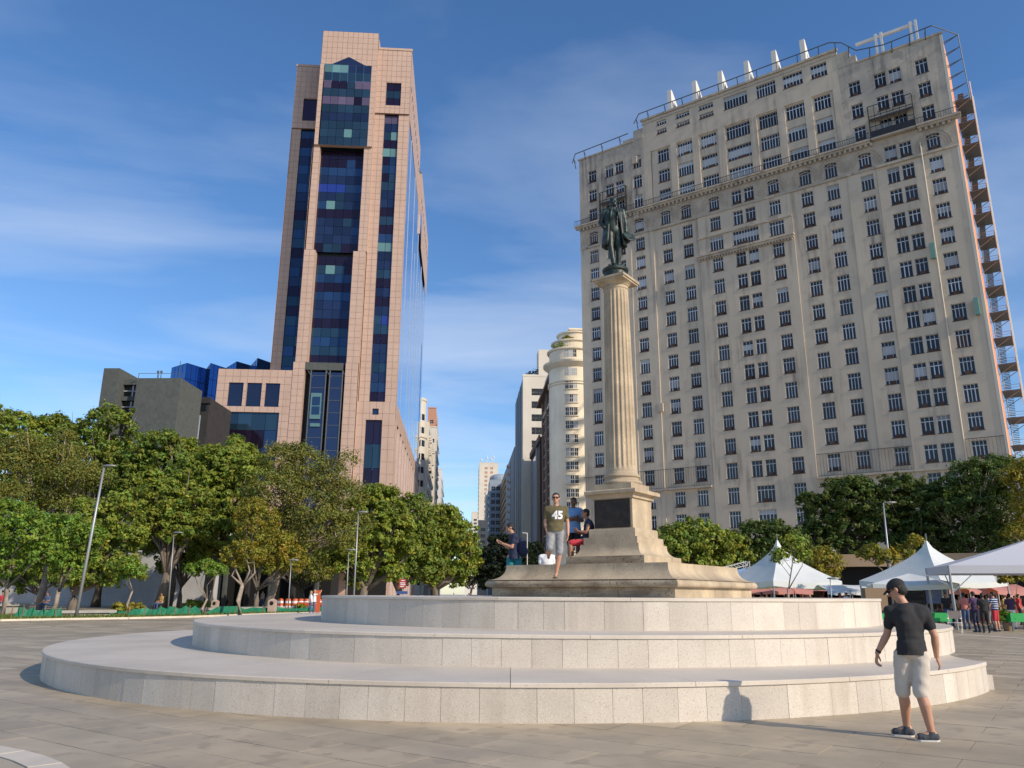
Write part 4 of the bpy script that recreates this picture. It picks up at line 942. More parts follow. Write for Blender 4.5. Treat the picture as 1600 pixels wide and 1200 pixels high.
# grey concrete office with stair core, blue mirror block, dark block
o = at(159, 600, 112); gz = R(-1.5); zc = lambda y_: at(200, y_, 112).z
gcb = empty('concrete_building', (o.x, o.y, 0), gz, 'grey rough concrete office block with blank stair core above the left trees', 'building'); m = MB(); px_ = lambda p_: (at(p_, 600, 112).x - o.x)
XA, XB, XC, XD = px_(184), px_(213), px_(282), px_(330)
m.box(0, XA, 0, 9, 0, zc(575.5), 0); m.box(XA, XB, 1.6, 2.4, zc(597), zc(589)); m.box(XA, XB, 1.6, 2.4, zc(622), zc(615.5)); m.box(XA, XB, 1.6, 2.4, zc(645), zc(641)); m.box(XA, XB, 2.4, 9, 0, zc(589)); m.box(XA, XA + 1.3, 3, 9, 0, zc(584)); m.box(XB, XC, .2, 8, 0, zc(590.5), 0)
m.build('wall', M['concrete'], gcb)
for (ya, yb) in ((615.5, 597), (641, 622), (664, 645), (690, 668)):
    t = MB(); z, z1 = zc(ya), zc(yb); t.quad((XA, 2.1, z), (XB, 2.1, z), (XB, 2.1, z1), (XA, 2.1, z1), 0); mx_ = (XA + XB) / 2; t.box(mx_ - .09, mx_ + .09, 1.95, 2.08, z, z1, 1); t.box(XA, XB, 1.95, 2.08, (z + z1) / 2 - .05, (z + z1) / 2 + .08, 1); t.build('window', [M['glassdk'], M['frame']], gcb)
ZR = zc(590.5)
t = MB()
for a, b in (((XB, .5, ZR), (XB, .5, ZR + .8)), ((XB, .5, ZR + .8), (XC, .5, ZR + .8)), ((XC, .5, ZR), (XC, .5, ZR + .8)), ((XB + 3, .5, ZR), (XB + 3, .5, ZR + .8)), ((XC - 1.2, 2, ZR), (XC - 1.2, 2, ZR + 3.2))): t.bar(a, b, .06)
for x in (XB + 2.6, XB + 3.1): t.bar((x, 1, ZR), (x, 1, ZR + 1.1), .08); t.ball((x, 1, ZR + 1.2), .2, 8, 5)
t.build('roof_rail', M['metal_dk'], gcb)
o = at(283, 640, 122); db = empty('dark_block', (o.x - 1, o.y, 0), 0, 'low dark brown block between the concrete office and the pink podium', 'building'); m = MB(); zt_ = at(300, 621, 122).z; m.box(0, 5.4, 0, 10, 0, zt_); m.box(-.2, 5.6, -.3, .3, zt_ - 1, zt_)
m.build('wall', M['concrete_dk'], db); t = MB(); t.box(.5, 5.0, -.1, .05, zt_ - 2.2, zt_ - 1.1); t.build('window', M['glassdk'], db); t = MB(); t.box(3.9, 4.3, -.5, -.1, 12, zt_ - 3); t.build('light_duct', M['bluegrey'], db)
o = at(268, 574.5, 205); bg = empty('blue_glass_building', (o.x, o.y, 0), R(-3), 'blue mirror glass building with a pleated roofline behind the podium', 'building')
gp_ = [(268, 574.5), (299.5, 571.5), (320, 574.5), (333, 569.7), (350, 573), (372, 566), (390, 569.5), (407, 563), (426, 568), (450, 566)]; xs = [at(p, q, 205).x - o.x for p, q in gp_]; hs = [at(p, q, 205).z for p, q in gp_]; ys = [0, -2.5, 1.5, -1, 2, 0, 2, -1, 1, 0]
for (a, b, h0, h1, y0, y1) in zip(xs, xs[1:], hs, hs[1:], ys, ys[1:]):
    t = MB(); nz_ = 14
    for j in range(nz_):
        for i in range(4):
            p, q = i / 4, (i + 1) / 4; xa, xb = a + (b - a) * p + .05, a + (b - a) * q - .05; za, zb = lambda f: (h0 + (h1 - h0) * f) * j / nz_ + .06, lambda f: (h0 + (h1 - h0) * f) * (j + 1) / nz_ - .06
            t.quad((xa, y0 + (y1 - y0) * p, za(p)), (xb, y0 + (y1 - y0) * q, za(q)), (xb, y0 + (y1 - y0) * q, zb(q)), (xa, y0 + (y1 - y0) * p, zb(p)), 0)
    t.quad((a, y0 + .1, 0), (b, y1 + .1, 0), (b, y1 + .1, h1 - .1), (a, y0 + .1, h0 - .1), 1); t.quad((a, y0, h0), (b, y1, h1), (b, 20, h1), (a, 20, h0), 1)
    tag(t.build('glass_bay', [M['gmir'], M['mullion']], bg), kind='stuff')
o = at(425, 600, 230); street_house('roof_house', 'small salmon house top peeping over the blue glass roof', (o.x - 18, 230, 0), 0, 10, 8, 66.5, 'salmon', 1, 3, None, 1.2, 1.0, 62, .5, 1)
# whitewashed old building and wall behind the left trees
o = gnd(0, 952)
wy = 96.0
ch = empty('white_hall', (-64, wy, 0), R(-4), 'old whitewashed hall with tall dark windows and a white boundary wall, behind the left trees', 'building'); m = MB()
hl = [(8.8, 10.9, 4.9, 7.8), (13.6, 15.6, 4.9, 7.8), (3.5, 5.5, 4.9, 7.8), (-3, -1, 4.9, 7.8)]
holed(m, -12, 20.5, 0, 8.6, hl, 2, .5); m.quad((20.5, 2, 0), (20.5, 12, 0), (20.5, 12, 8.6), (20.5, 2, 8.6)); m.quad((-12, 2, 8.6), (20.5, 2, 8.6), (20.5, 12, 10), (-12, 12, 10), 1)
m.add([(9, 1.9, 8.6), (15, 1.9, 8.6), (12, 1.9, 10.6), (9, 3, 8.6), (15, 3, 8.6), (12, 3, 10.6)], [(0, 1, 2), (3, 5, 4), (0, 2, 5, 3), (1, 4, 5, 2)]); m.box(9, 15, 1.8, 3, 8.3, 8.65)
m.build('wall', [M['churchwhite'], M['concrete_dk']], ch)
for a, b, c, d in hl: t = MB(); t.quad((a, 2.5, c), (b, 2.5, c), (b, 2.5, d), (a, 2.5, d)); t.box(a - .15, b + .15, 1.9, 2.1, c - .25, c); t.build('window', M['hole_black'], ch)
t = MB(); t.box(-12, 18.9, -.2, 0, 0, 4.5); t.box(-12, 18.9, -.28, .08, 4.5, 4.65); t.build('boundary_wall', M['churchwhite'], ch)
t = MB(); t.box(6.2, 6.9, -.3, -.2, 2.1, 2.8); t.box(13.5, 14.1, -.25, -.2, 3.3, 3.7); t.build('wall_plate', M['wood'], ch)
t = MB(); t.add([(-12, -1.5, 0), (-4.2, -1.5, 0), (-4.2, -1.5, 3.9), (-8, -1.5, 5.2), (-12, -1.5, 4.6)], [(0, 1, 2, 3, 4)]); t.box(-12, -4.2, -1.5, 1, 3.75, 3.95); t.build('white_gable', M['white'], ch)
fg = MB(); x = -12.0
while x < 2: fg.box(x, x + .05, -2.6, -2.55, 0, 3.4); x += .28
fg.box(-12, 2, -2.62, -2.53, 3.1, 3.2); tag(fg.build('railings', M['blackiron'], ch), kind='stuff')
tw_r = empty('terracotta_porch', (-26.8, 72, 0), R(-4), 'dark rust-red stone porch between the white wall and the tower podium', 'building')
t = MB(); t.box(0, 1.9, 0, 4, 0, 9); t.build('wall', M['terracotta'], tw_r); t = MB(); t.box(-2.2, -.2, .2, 4, 0, 14); t.build('side_pillar', M['concrete'], tw_r)
t = MB(); t.box(1.95, 13, 1.5, 4, 0, 6.5); t.build('deep_shade_back', M['hole_black'], tw_r)  # black box stands in for deep shade under the trees and tower
for k in range(5): t = MB(); t.box(3 + k * 2.2, 3.25 + k * 2.2, .5, 1, 0, 6.0); t.build('arcade_column', M['concrete_dk' if k % 2 else 'concrete'], tw_r)
for e_, k_ in ((ch, 1.36), (tw_r, 1.3)):
    for c_ in e_.children:
        c_.data.transform(Matrix.Scale(k_, 4))
tw_r.location = (at(297, 900, 98).x, 98, 0)
# low brown gallery at the foot of the long block
lg = empty('market_arcade', (27, 83, 0), R(-20), 'long low brown arcade roof behind the market stalls on the right', 'building')
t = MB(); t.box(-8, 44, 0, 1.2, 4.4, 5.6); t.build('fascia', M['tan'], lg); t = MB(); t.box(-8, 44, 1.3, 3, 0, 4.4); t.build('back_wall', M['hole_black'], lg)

# ============================================================ trees
def crown_mesh(name, lobes, n, size, seed, m, clump=0.42, per=26, flat=0.85, holes=0.0):
    """many small leaf faces in clumps on and inside the lobes; lobes = [(x, y, z, r)] local metres"""
    r_ = np.random.default_rng(seed); L = np.array(lobes, float); w = L[:, 3] ** 2; w /= w.sum()
    nc = max(1, n // per); li = r_.choice(len(L), nc, p=w)
    d = r_.normal(size=(nc, 3)); d /= np.linalg.norm(d, axis=1)[:, None]
    d[:, 2] = np.where(d[:, 2] < -0.55, -d[:, 2], d[:, 2])
    bump = 1 + 0.16 * np.sin(d[:, 0] * 7 + seed + li) * np.cos(d[:, 1] * 6 - li) + 0.10 * np.sin(d[:, 2] * 11 + li * 2)
    rad = (1 - np.abs(r_.normal(0, 0.17, nc))) * bump
    inner = r_.random(nc) < 0.16; rad[inner] *= r_.random(inner.sum())
    C = L[li, :3] + d * (L[li, 3] * rad)[:, None] * np.array([1, 1, flat])
    # drop clumps buried deep in other lobes
    keep = np.ones(nc, bool)
    for k in range(len(L)):
        dd = np.linalg.norm((C - L[k, :3]) / np.array([1, 1, flat]), axis=1) / L[k, 3]; keep &= ~((dd < 0.55) & (r_.random(nc) < 0.8))
    C, dC, liC = C[keep], d[keep], li[keep]; nc = len(C)
    tl = r_.uniform(0.72, 1.3, nc); hu = r_.normal(0, 1, nc); cs = clump * r_.uniform(0.6, 1.35, nc)
    ci = np.repeat(np.arange(nc), per); N = len(ci)
    dirp = r_.normal(size=(N, 3)); dirp /= np.linalg.norm(dirp, axis=1)[:, None]
    P = C[ci] + dirp * (cs[ci] * r_.random(N) ** 0.45)[:, None] * np.array([1, 1, 0.75])
    nn = dC[ci] * 0.55 + dirp * 0.6 + r_.normal(0, 0.5, (N, 3)) + np.array([0, 0, 0.35]); nn /= np.linalg.norm(nn, axis=1)[:, None]
    t = np.cross(nn, r_.normal(size=(N, 3))); t /= np.linalg.norm(t, axis=1)[:, None]; b = np.cross(nn, t)
    s = size * r_.uniform(0.6, 1.4, N)[:, None]
    V = np.stack([P - t * s * .5, P + b * s * .28 + nn * s * .05, P + t * s * .5, P - b * s * .28 + nn * s * .05], 1).reshape(-1, 3)
    me = bpy.data.meshes.new(name); me.vertices.add(4 * N); me.vertices.foreach_set('co', V.ravel().astype('f'))
    me.loops.add(4 * N); me.loops.foreach_set('vertex_index', np.arange(4 * N, dtype='i')); me.polygons.add(N)
    me.polygons.foreach_set('loop_start', np.arange(0, 4 * N, 4, dtype='i')); me.polygons.foreach_set('loop_total', np.full(N, 4, 'i'))
    ca_ = me.attributes.new('tint', 'FLOAT_COLOR', 'FACE'); br = tl[ci] * r_.uniform(0.75, 1.3, N); yy = np.clip(hu[ci] * .12 + r_.normal(0, .08, N), -.3, .5)
    colr = np.stack([br * (1 + yy), br, br * (1 - yy * .6), np.ones(N)], 1); ca_.data.foreach_set('color', colr.ravel().astype('f'))
    me.materials.append(M[m]); me.update(); me.validate(); return me
def limb_mesh(parts, m='bark', n=8):
    b = MB()
    for pts, ra in parts: b.tube(pts, ra, n)
    return b.mesh('trunk', M[m], True)
def branchy(base, lobes, r0, seed, lean=(0, 0), fork=.4, twig=2):
    rs = random.Random(seed); base = Vector(base); parts = []
    top = sum((Vector(l[:3]) for l in lobes), Vector()) / len(lobes); fk = base.lerp(Vector((base.x + lean[0], base.y + lean[1], top.z)), fork)
    mid = base.lerp(fk, .5) + Vector((rs.uniform(-.2, .2), rs.uniform(-.2, .2), 0)); parts.append(([base, mid, fk], [r0 * 1.25, r0, r0 * .8]))
    for l in lobes:
        c = Vector(l[:3]); a = fk.lerp(c, .5) + Vector((rs.uniform(-.6, .6), rs.uniform(-.4, .4), rs.uniform(-.3, .5))); parts.append(([fk - Vector((0, 0, r0)), a, c], [r0 * .55, r0 * .36, r0 * .14]))
        for k in range(twig):
            e = c + Vector((rs.uniform(-1, 1), rs.uniform(-1, 1), rs.uniform(-.2, 1))) * l[3] * .9; parts.append(([a.lerp(c, .6), a.lerp(e, .6), e], [r0 * .2, r0 * .12, r0 * .04]))
    return parts
def tree(name, label, group, Y, base, lobes, n, size, leaf, seed, r0=.25, lean=(0, 0), fork=.4, bark='bark', clump=.42, per=26, flat=.85, depth=1.0, cat='tree', twig=2):
    """base, lobes given where the photograph shows them at distance Y; lobes (px, py, radius px) become balls with real depth"""
    rs = random.Random(seed); bp = at(base[0], base[1], Y); bp.z = 0.0; sc = Y / F_PX * 1.03; ls = []
    for k, l in enumerate(lobes):
        dy = (l[3] if len(l) > 3 else rs.uniform(-.5, .5) * l[2] * sc * depth); p = at(l[0], l[1], Y + dy); ls.append((p.x - bp.x, p.y - bp.y, p.z, l[2] * sc))
    t = empty(name, bp, 0, label, cat, group)
    link('crown', crown_mesh('crown', ls, n, size, seed, leaf, clump, per, flat), t)
    link('trunk', limb_mesh(branchy((0, 0, -.1), ls, r0, seed, lean, fork, twig), bark), t)
    return t
GL = 'trees along the left side of the square'
B = 'bark'
_tree = tree
def tree(name, label, group, Y, base, lobes, n, size, leaf, seed, **k):
    big = name in ('broadleaf_tree', 'sparse_tree', 'feathery_tree')
    if big: rs_ = random.Random(seed + 900); lobes = [(l[0], l[1], l[2] * 1.12) for l in lobes]; lobes += [(l[0] + rs_.uniform(-1, 1) * l[2] * 1.0, l[1] + rs_.uniform(-.8, .7) * l[2] * 1.0, l[2] * rs_.uniform(.38, .55)) for l in lobes for _ in (0, 1)]; n = int(n * 1.9)
    return _tree(name, label, group, Y, base, lobes, n, size, leaf, seed, **{**dict(r0=.25), **(dict(r0=k.pop('r0')) if 'r0' in k else {}), **k})
tree('broadleaf_tree', 'pale green rounded tree top at the far left edge of the picture', GL, 84, (-30, 940), [(-20, 720, 62), (18, 690, 48), (-45, 760, 60), (10, 770, 50)], 15000, .36, 'leaf_a', 21, r0=.4)
tree('broadleaf_tree', 'tallest dark green tree with twin rounded domes below the grey concrete office', GL, 88, (150, 942), [(85, 690, 44), (130, 700, 42), (172, 672, 38), (70, 740, 45), (160, 735, 52), (205, 730, 40), (115, 770, 48), (198, 790, 42)], 30000, .36, 'leaf_b', 22, r0=.45)
tree('broadleaf_tree', 'dark green tree with drooping clumps in front of the grey stair core', GL, 82, (262, 942), [(243, 705, 32), (270, 735, 36), (215, 745, 34), (300, 745, 30), (238, 790, 36), (285, 790, 34), (318, 740, 30)], 24000, .33, 'leaf_b', 23, r0=.4)
tree('feathery_tree', 'olive brown feathery acacia spreading over the left trees', GL, 72, (60, 950), [(30, 730, 55), (85, 715, 45), (125, 745, 40), (60, 780, 50), (0, 780, 50), (110, 790, 34)], 26000, .20, 'leaf_br', 24, r0=.3, clump=.7, per=20, flat=.45, bark='bark_pale')
tree('broadleaf_tree', 'mid green tree leaning over the white wall, between lamp post and dark trunk', GL, 66, (112, 952), [(150, 815, 36), (180, 850, 36), (130, 850, 34), (190, 890, 22), (160, 900, 26), (120, 900, 26)], 18000, .28, 'leaf_a', 25, r0=.35)
tree('young_tree', 'bright green young tree at the far left with pale forked trunk', GL, 50, (3, 966), [(10, 815, 40), (-20, 840, 45), (45, 835, 38), (25, 875, 36), (72, 868, 28), (0, 890, 28)], 16000, .20, 'leaf_lt', 26, r0=.15, bark='bark_pale', clump=.32, fork=.45)
tree('young_tree', 'bright green young tree with bent trunk beside the left lamp post', GL, 51, (78, 962), [(95, 830, 32), (120, 860, 30), (80, 868, 26), (108, 885, 24), (140, 840, 24)], 13000, .20, 'leaf_lt', 27, r0=.14, bark='bark_pale', clump=.32, lean=(.8, 0))
tree('young_tree', 'small bushy sapling before the sunlit patch of white wall', GL, 52, (203, 956), [(200, 888, 17), (214, 893, 13), (192, 900, 12)], 4200, .16, 'leaf_lt', 28, r0=.07, bark='bark_pale', clump=.2, fork=.6)
tree('broadleaf_tree', 'yellow-topped ficus crown hanging over the pillar lamp', GL, 74, (247, 950), [(258, 775, 32), (240, 815, 26), (285, 800, 32), (270, 842, 16), (300, 830, 24)], 14000, .30, 'leaf_a', 29, r0=.42, lean=(1.2, 0))
tree('broadleaf_tree', 'broad dense green tree left of the yellowish sparse tree', GL, 80, (322, 942), [(345, 730, 36), (385, 740, 34), (330, 775, 36), (372, 790, 36), (318, 820, 34), (355, 840, 34), (400, 830, 34), (330, 870, 24)], 28000, .33, 'leaf_a', 30, r0=.4)
tree('young_tree', 'low bright sapling right of the white wall corner', GL, 54, (322, 954), [(302, 892, 13), (322, 888, 15), (342, 893, 13)], 3600, .17, 'leaf_lt', 31, r0=.08, bark='bark_pale', clump=.22)
tree('young_tree', 'yellowish sapling with thick pale trunk beside the litter bin', GL, 55, (376, 954), [(360, 868, 15), (382, 858, 17), (396, 868, 15), (372, 880, 12)], 4200, .17, 'leaf_y', 32, r0=.16, bark='bark_pale', clump=.22, fork=.55)
tree('sparse_tree', 'tall sparse yellow-olive tree in front of the granite tower', GL, 70, (415, 948), [(440, 722, 30), (478, 728, 30), (515, 745, 30), (430, 775, 44), (485, 785, 48), (540, 775, 30), (450, 835, 48), (510, 835, 46), (405, 850, 34), (475, 880, 36)], 30000, .20, 'leaf_br', 33, r0=.32, lean=(2.4, 0), clump=.6, per=20, flat=.8, bark='bark_pale', twig=5)
tree('broadleaf_tree', 'yellow flowering crown low in front of the sparse tree', GL, 66, (400, 948), [(400, 815, 30), (425, 860, 32), (395, 875, 20), (455, 875, 24)], 10000, .19, 'leaf_y', 34, r0=.2, clump=.4)
tree('broadleaf_tree', 'dense green ficus beside the entrance of the granite tower', GL, 76, (560, 944), [(585, 795, 38), (565, 835, 36), (610, 835, 34), (590, 870, 34), (545, 880, 28), (560, 905, 18)], 20000, .32, 'leaf_a', 35, r0=.4, lean=(1.5, 0))
tree('broadleaf_tree', 'dark dense ficus in the middle of the right-hand clump by the avenue', GL, 80, (622, 940), [(640, 808, 36), (620, 845, 34), (655, 850, 36), (630, 885, 32), (600, 895, 24), (665, 890, 30)], 20000, .32, 'leaf_b', 36, r0=.42)
tree('broadleaf_tree', 'green ficus crown nearest the avenue opening', GL, 84, (678, 938), [(690, 818, 30), (715, 838, 28), (680, 860, 30), (715, 870, 26), (695, 893, 24), (732, 855, 14), (728, 888, 14)], 18000, .33, 'leaf_a', 37, r0=.42)
for (lab, Y, bx, lo_, nn, lf, sd) in (('shrubby dark tree filling the gap low behind the bent young tree', 78, (60, 948), [(40, 880, 26), (75, 900, 22), (20, 905, 24), (60, 870, 24)], 9000, 'leaf_b', 91),
    ('shaded bushy tree behind the dark leaning trunk', 88, (280, 945), [(290, 850, 30), (250, 850, 26), (275, 880, 24), (320, 860, 26)], 10000, 'leaf_b', 92),
    ('low shaded tree behind the sparse yellow-olive tree', 90, (470, 942), [(440, 880, 30), (490, 890, 28), (530, 880, 28), (400, 880, 26)], 11000, 'leaf_b', 93),
    ('leafy tree joining the crowns right of the tall dark one', 90, (330, 942), [(320, 735, 36), (290, 720, 30), (350, 755, 36), (375, 720, 30)], 13000, 'leaf_a', 94)):
    tree('broadleaf_tree', lab, GL, Y, bx, lo_, nn, .32, lf, sd, r0=.25)
GR = 'trees in front of the long facade'
tree('broadleaf_tree', 'bright topped round tree just right of the monument pedestal', GR, 78, (1090, 940), [(1085, 840, 30), (1112, 848, 28), (1060, 850, 26), (1140, 862, 26), (1075, 880, 30), (1110, 885, 30), (1045, 868, 22)], 18000, .30, 'leaf_a', 41, r0=.4)
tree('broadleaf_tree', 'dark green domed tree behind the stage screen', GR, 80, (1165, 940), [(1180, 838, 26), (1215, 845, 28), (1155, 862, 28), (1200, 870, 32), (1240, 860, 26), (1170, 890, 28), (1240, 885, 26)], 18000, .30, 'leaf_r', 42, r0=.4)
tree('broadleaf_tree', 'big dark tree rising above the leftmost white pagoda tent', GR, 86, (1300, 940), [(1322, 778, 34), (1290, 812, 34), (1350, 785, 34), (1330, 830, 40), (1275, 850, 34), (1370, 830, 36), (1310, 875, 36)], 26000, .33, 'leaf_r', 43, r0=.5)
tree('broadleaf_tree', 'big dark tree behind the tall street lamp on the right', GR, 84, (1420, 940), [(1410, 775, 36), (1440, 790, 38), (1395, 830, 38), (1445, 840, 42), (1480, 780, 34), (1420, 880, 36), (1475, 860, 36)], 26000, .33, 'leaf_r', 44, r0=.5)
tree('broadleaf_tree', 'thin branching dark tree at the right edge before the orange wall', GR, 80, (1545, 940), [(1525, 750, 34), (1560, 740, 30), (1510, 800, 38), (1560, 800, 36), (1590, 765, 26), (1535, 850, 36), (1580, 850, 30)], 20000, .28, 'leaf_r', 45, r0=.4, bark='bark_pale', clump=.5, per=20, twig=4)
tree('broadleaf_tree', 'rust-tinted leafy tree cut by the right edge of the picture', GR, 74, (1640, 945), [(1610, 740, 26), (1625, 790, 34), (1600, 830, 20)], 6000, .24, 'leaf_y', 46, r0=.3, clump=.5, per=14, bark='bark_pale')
tree('young_tree', 'slender sapling with open crown right in front of the leftmost pagoda tent', GR, 44, (1234, 948), [(1245, 850, 14), (1220, 868, 12), (1255, 870, 12), (1213, 872, 9), (1235, 845, 9)], 1500, .2, 'leaf_a', 47, r0=.06, bark='bark_pale', clump=.3, per=12, fork=.5, twig=3)
tree('young_tree', 'yellow green sapling with bare forked branches left of the walking man', GR, 50, (1398, 944), [(1362, 862, 13), (1385, 872, 16), (1412, 868, 15), (1430, 848, 12), (1350, 868, 10)], 3200, .2, 'leaf_y', 48, r0=.1, bark='bark_pale', clump=.28, per=16, fork=.55, twig=3)
tree('young_tree', 'small light green tree between the pagoda tent and dark trees', GR, 62, (1290, 944), [(1285, 868, 16), (1300, 880, 16), (1275, 890, 14), (1298, 898, 12)], 4000, .2, 'leaf_y', 49, r0=.08, bark='bark_pale', clump=.35, per=16)
tree('young_tree', 'thin yellowish sapling under the big canopy at the right edge', GR, 44, (1580, 965), [(1570, 905, 9), (1590, 900, 10)], 1200, .18, 'leaf_y', 50, r0=.05, bark='bark_pale', clump=.2, per=12)
GB = 'dark street trees at the mouth of the avenue'  # near-black leaf colour carries the shade these trees stand in
tree('street_tree', 'shaded near black clipped tree just left of the monument, at the avenue mouth', GB, 105, (775, 936), [(786, 862, 30), (768, 885, 26), (806, 880, 30), (775, 905, 26), (800, 905, 28)], 22000, .36, 'leaf_dk', 61, r0=.4)
tree('street_tree', 'second shaded near black street tree behind the thin wire pole', GB, 110, (830, 936), [(830, 868, 24), (848, 885, 24), (818, 890, 24), (862, 905, 18)], 16000, .36, 'leaf_dk', 62, r0=.4)
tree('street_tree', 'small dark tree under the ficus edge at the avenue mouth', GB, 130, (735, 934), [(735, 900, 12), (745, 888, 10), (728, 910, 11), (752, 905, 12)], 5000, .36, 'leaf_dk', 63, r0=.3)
# roof-garden palms and shrubs
def roof_plant(label, x, y, z, r, n, seed, leaf='leaf_dk'):
    t = empty('roof_shrub', (x, y, z), 0, label, 'plant', 'plants growing on roofs')
    link('foliage', crown_mesh('foliage', [(0, 0, r * .6, r * .7), (r, 0, r * .5, r * .5), (-r, 0, r * .4, r * .5)], n, .5, seed, leaf, .5, 12), t)
    b = MB(); b.tube([(0, 0, -.1), (0, 0, r * .6)], [.12, .06]); b.build('stem', M['bark'], t)
o = at(838, 577, 284); roof_plant('shrubs on the roof terrace of the pale tower', o.x, o.y, 80.4, 2.6, 900, 71)
roof_plant('weeds growing on the lower rounded cornice of the cream corner building', 12.6, 194.4, at(890, 541, 192.3).z, 1.3, 300, 72, 'leaf_a'); roof_plant('bush on the upper ledge of the cream corner building', 14.6, 194.9, at(890, 527, 192.3).z, 1.0, 300, 73, 'leaf_y')
# planting bed on the left: turf, low concrete benches, green safety mesh
bed = [gnd(-60, 975), gnd(0, 970.5), gnd(100, 968.5), gnd(200, 967), gnd(300, 964.5), gnd(420, 960), gnd(560, 956.5)]
far_ = [Vector((p.x * 1.32 - 1, p.y * 1.30 + 1.5, 0)) for p in bed]
gb_ = MB(); vs = [(p.x, p.y, .05) for p in bed] + [(p.x, p.y, .05) for p in far_]; n = len(bed); gb_.add(vs, [(i, i + 1, n + i + 1, n + i) for i in range(n - 1)]); gb_.add([(p.x, p.y, -.02) for p in bed] + [(p.x, p.y, .05) for p in bed], [(i, i + 1, n + i + 1, n + i) for i in range(n - 1)])
tag(gb_.build('planting_bed', M['soil']), kind='structure')
kb = MB()
for a, b in zip(bed, bed[1:]): kb.bar((a.x, a.y, .04), (b.x, b.y, .04), .18, .12)
kb.build('bed_kerb', M['pave_light'], bpy.data.objects['planting_bed'])
rs = np.random.default_rng(5); N = 26000
ti = rs.random(N) * (n - 1); k = ti.astype(int); f = ti - k; A_ = np.array([[p.x, p.y] for p in bed]); B_ = np.array([[p.x, p.y] for p in far_]); ww_ = rs.random(N) ** 1.6
P = (A_[k] * (1 - f)[:, None] + A_[np.minimum(k + 1, n - 1)] * f[:, None]) * (1 - ww_)[:, None] + (B_[k] * (1 - f)[:, None] + B_[np.minimum(k + 1, n - 1)] * f[:, None]) * ww_[:, None]
hgt_ = rs.uniform(.06, .22, N); an_ = rs.random(N) * math.pi; dx, dy = np.cos(an_) * .06, np.sin(an_) * .06
V = np.stack([np.stack([P[:, 0] - dx, P[:, 1] - dy, np.full(N, .05)], 1), np.stack([P[:, 0] + dx, P[:, 1] + dy, np.full(N, .05)], 1), np.stack([P[:, 0] + rs.normal(0, .05, N), P[:, 1], .05 + hgt_], 1)], 1).reshape(-1, 3)
me = bpy.data.meshes.new('grass'); me.vertices.add(3 * N); me.vertices.foreach_set('co', V.ravel().astype('f')); me.loops.add(3 * N); me.loops.foreach_set('vertex_index', np.arange(3 * N, dtype='i')); me.polygons.add(N)
me.polygons.foreach_set('loop_start', np.arange(0, 3 * N, 3, dtype='i')); me.polygons.foreach_set('loop_total', np.full(N, 3, 'i'))
at_ = me.attributes.new('tint', 'FLOAT_COLOR', 'FACE'); br = rs.uniform(.6, 1.5, N); at_.data.foreach_set('color', np.stack([br * rs.uniform(.9, 1.5, N), br, br * .8, np.ones(N)], 1).ravel().astype('f')); me.materials.append(M['grass']); me.update()
tag(link('grass', me), 'short patchy green grass in the planting bed', 'grass', kind='stuff')
def path_pt(t, back=0.0):
    k = min(int(t), n - 2); f = t - k; p = bed[k].lerp(bed[k + 1], f); return Vector((p.x * (1 + back), p.y * (1 + back), 0))
def mesh_fence(t0, t1, h, label, back=.015, seed=1):
    rs = random.Random(seed); e = empty('safety_net', path_pt(t0, back), 0, label, 'net', 'green nets round the planting bed'); o = path_pt(t0, back); b = MB(); ns = 14; pr = None
    for i in range(ns + 1):
        p = path_pt(t0 + (t1 - t0) * i / ns, back) - o; hh = h * (rs.uniform(.55, 1.0) if 0 < i < ns else .35); q = (p + Vector((0, rs.uniform(-.1, .1), .04)), p + Vector((0, rs.uniform(-.15, .3), .04 + hh)))
        if pr: b.quad(pr[0], q[0], q[1], pr[1])
        pr = q
    b.build('net', M['mesh_green'], e)
    for i in range(0, ns + 1, 3):
        p = path_pt(t0 + (t1 - t0) * i / ns, back) - o; s_ = MB(); s_.bar(p, p + Vector((0, .05, h * 1.05)), .04); s_.build('stake', M['wood'], e)
mesh_fence(1.15, 1.95, .75, 'green safety net sagging at the left end of the planting bed', seed=2)
mesh_fence(2.0, 3.5, .35, 'low crumpled green net left of the long concrete bench', .10, 3); mesh_fence(3.0, 4.1, .7, 'green net in front of the seated person', seed=4); mesh_fence(4.15, 5.9, .6, 'long green net running past the litter bins', .02, 5)
def bench(label, t0, t1, back, h=.45, d=.9):
    a, b = path_pt(t0, back), path_pt(t1, back); e = empty('concrete_bench', a, math.atan2(b.y - a.y, b.x - a.x), label, 'bench', 'low concrete benches in the bed'); L_ = (b - a).length; m = MB(); m.box(0, L_, 0, d, h - .16, h); m.box(.3, L_ - .3, .15, d - .1, 0, h - .16); m.build('slab', M['concrete_lt'], e)
M['concrete_lt'] = mat('pale_concrete', (.38, .36, .31), .85, c2=(.3, .28, .25), scale=2)
bench('long pale concrete bench behind the first safety net', 1.5, 2.8, .06); bench('concrete bench between the net and the litter bin', 3.9, 4.9, .10); bench('block-like grey bench at the far left edge', .9, 1.5, .18, .8); bench('narrow concrete bench beside the litter bin', 4.95, 5.6, .09)
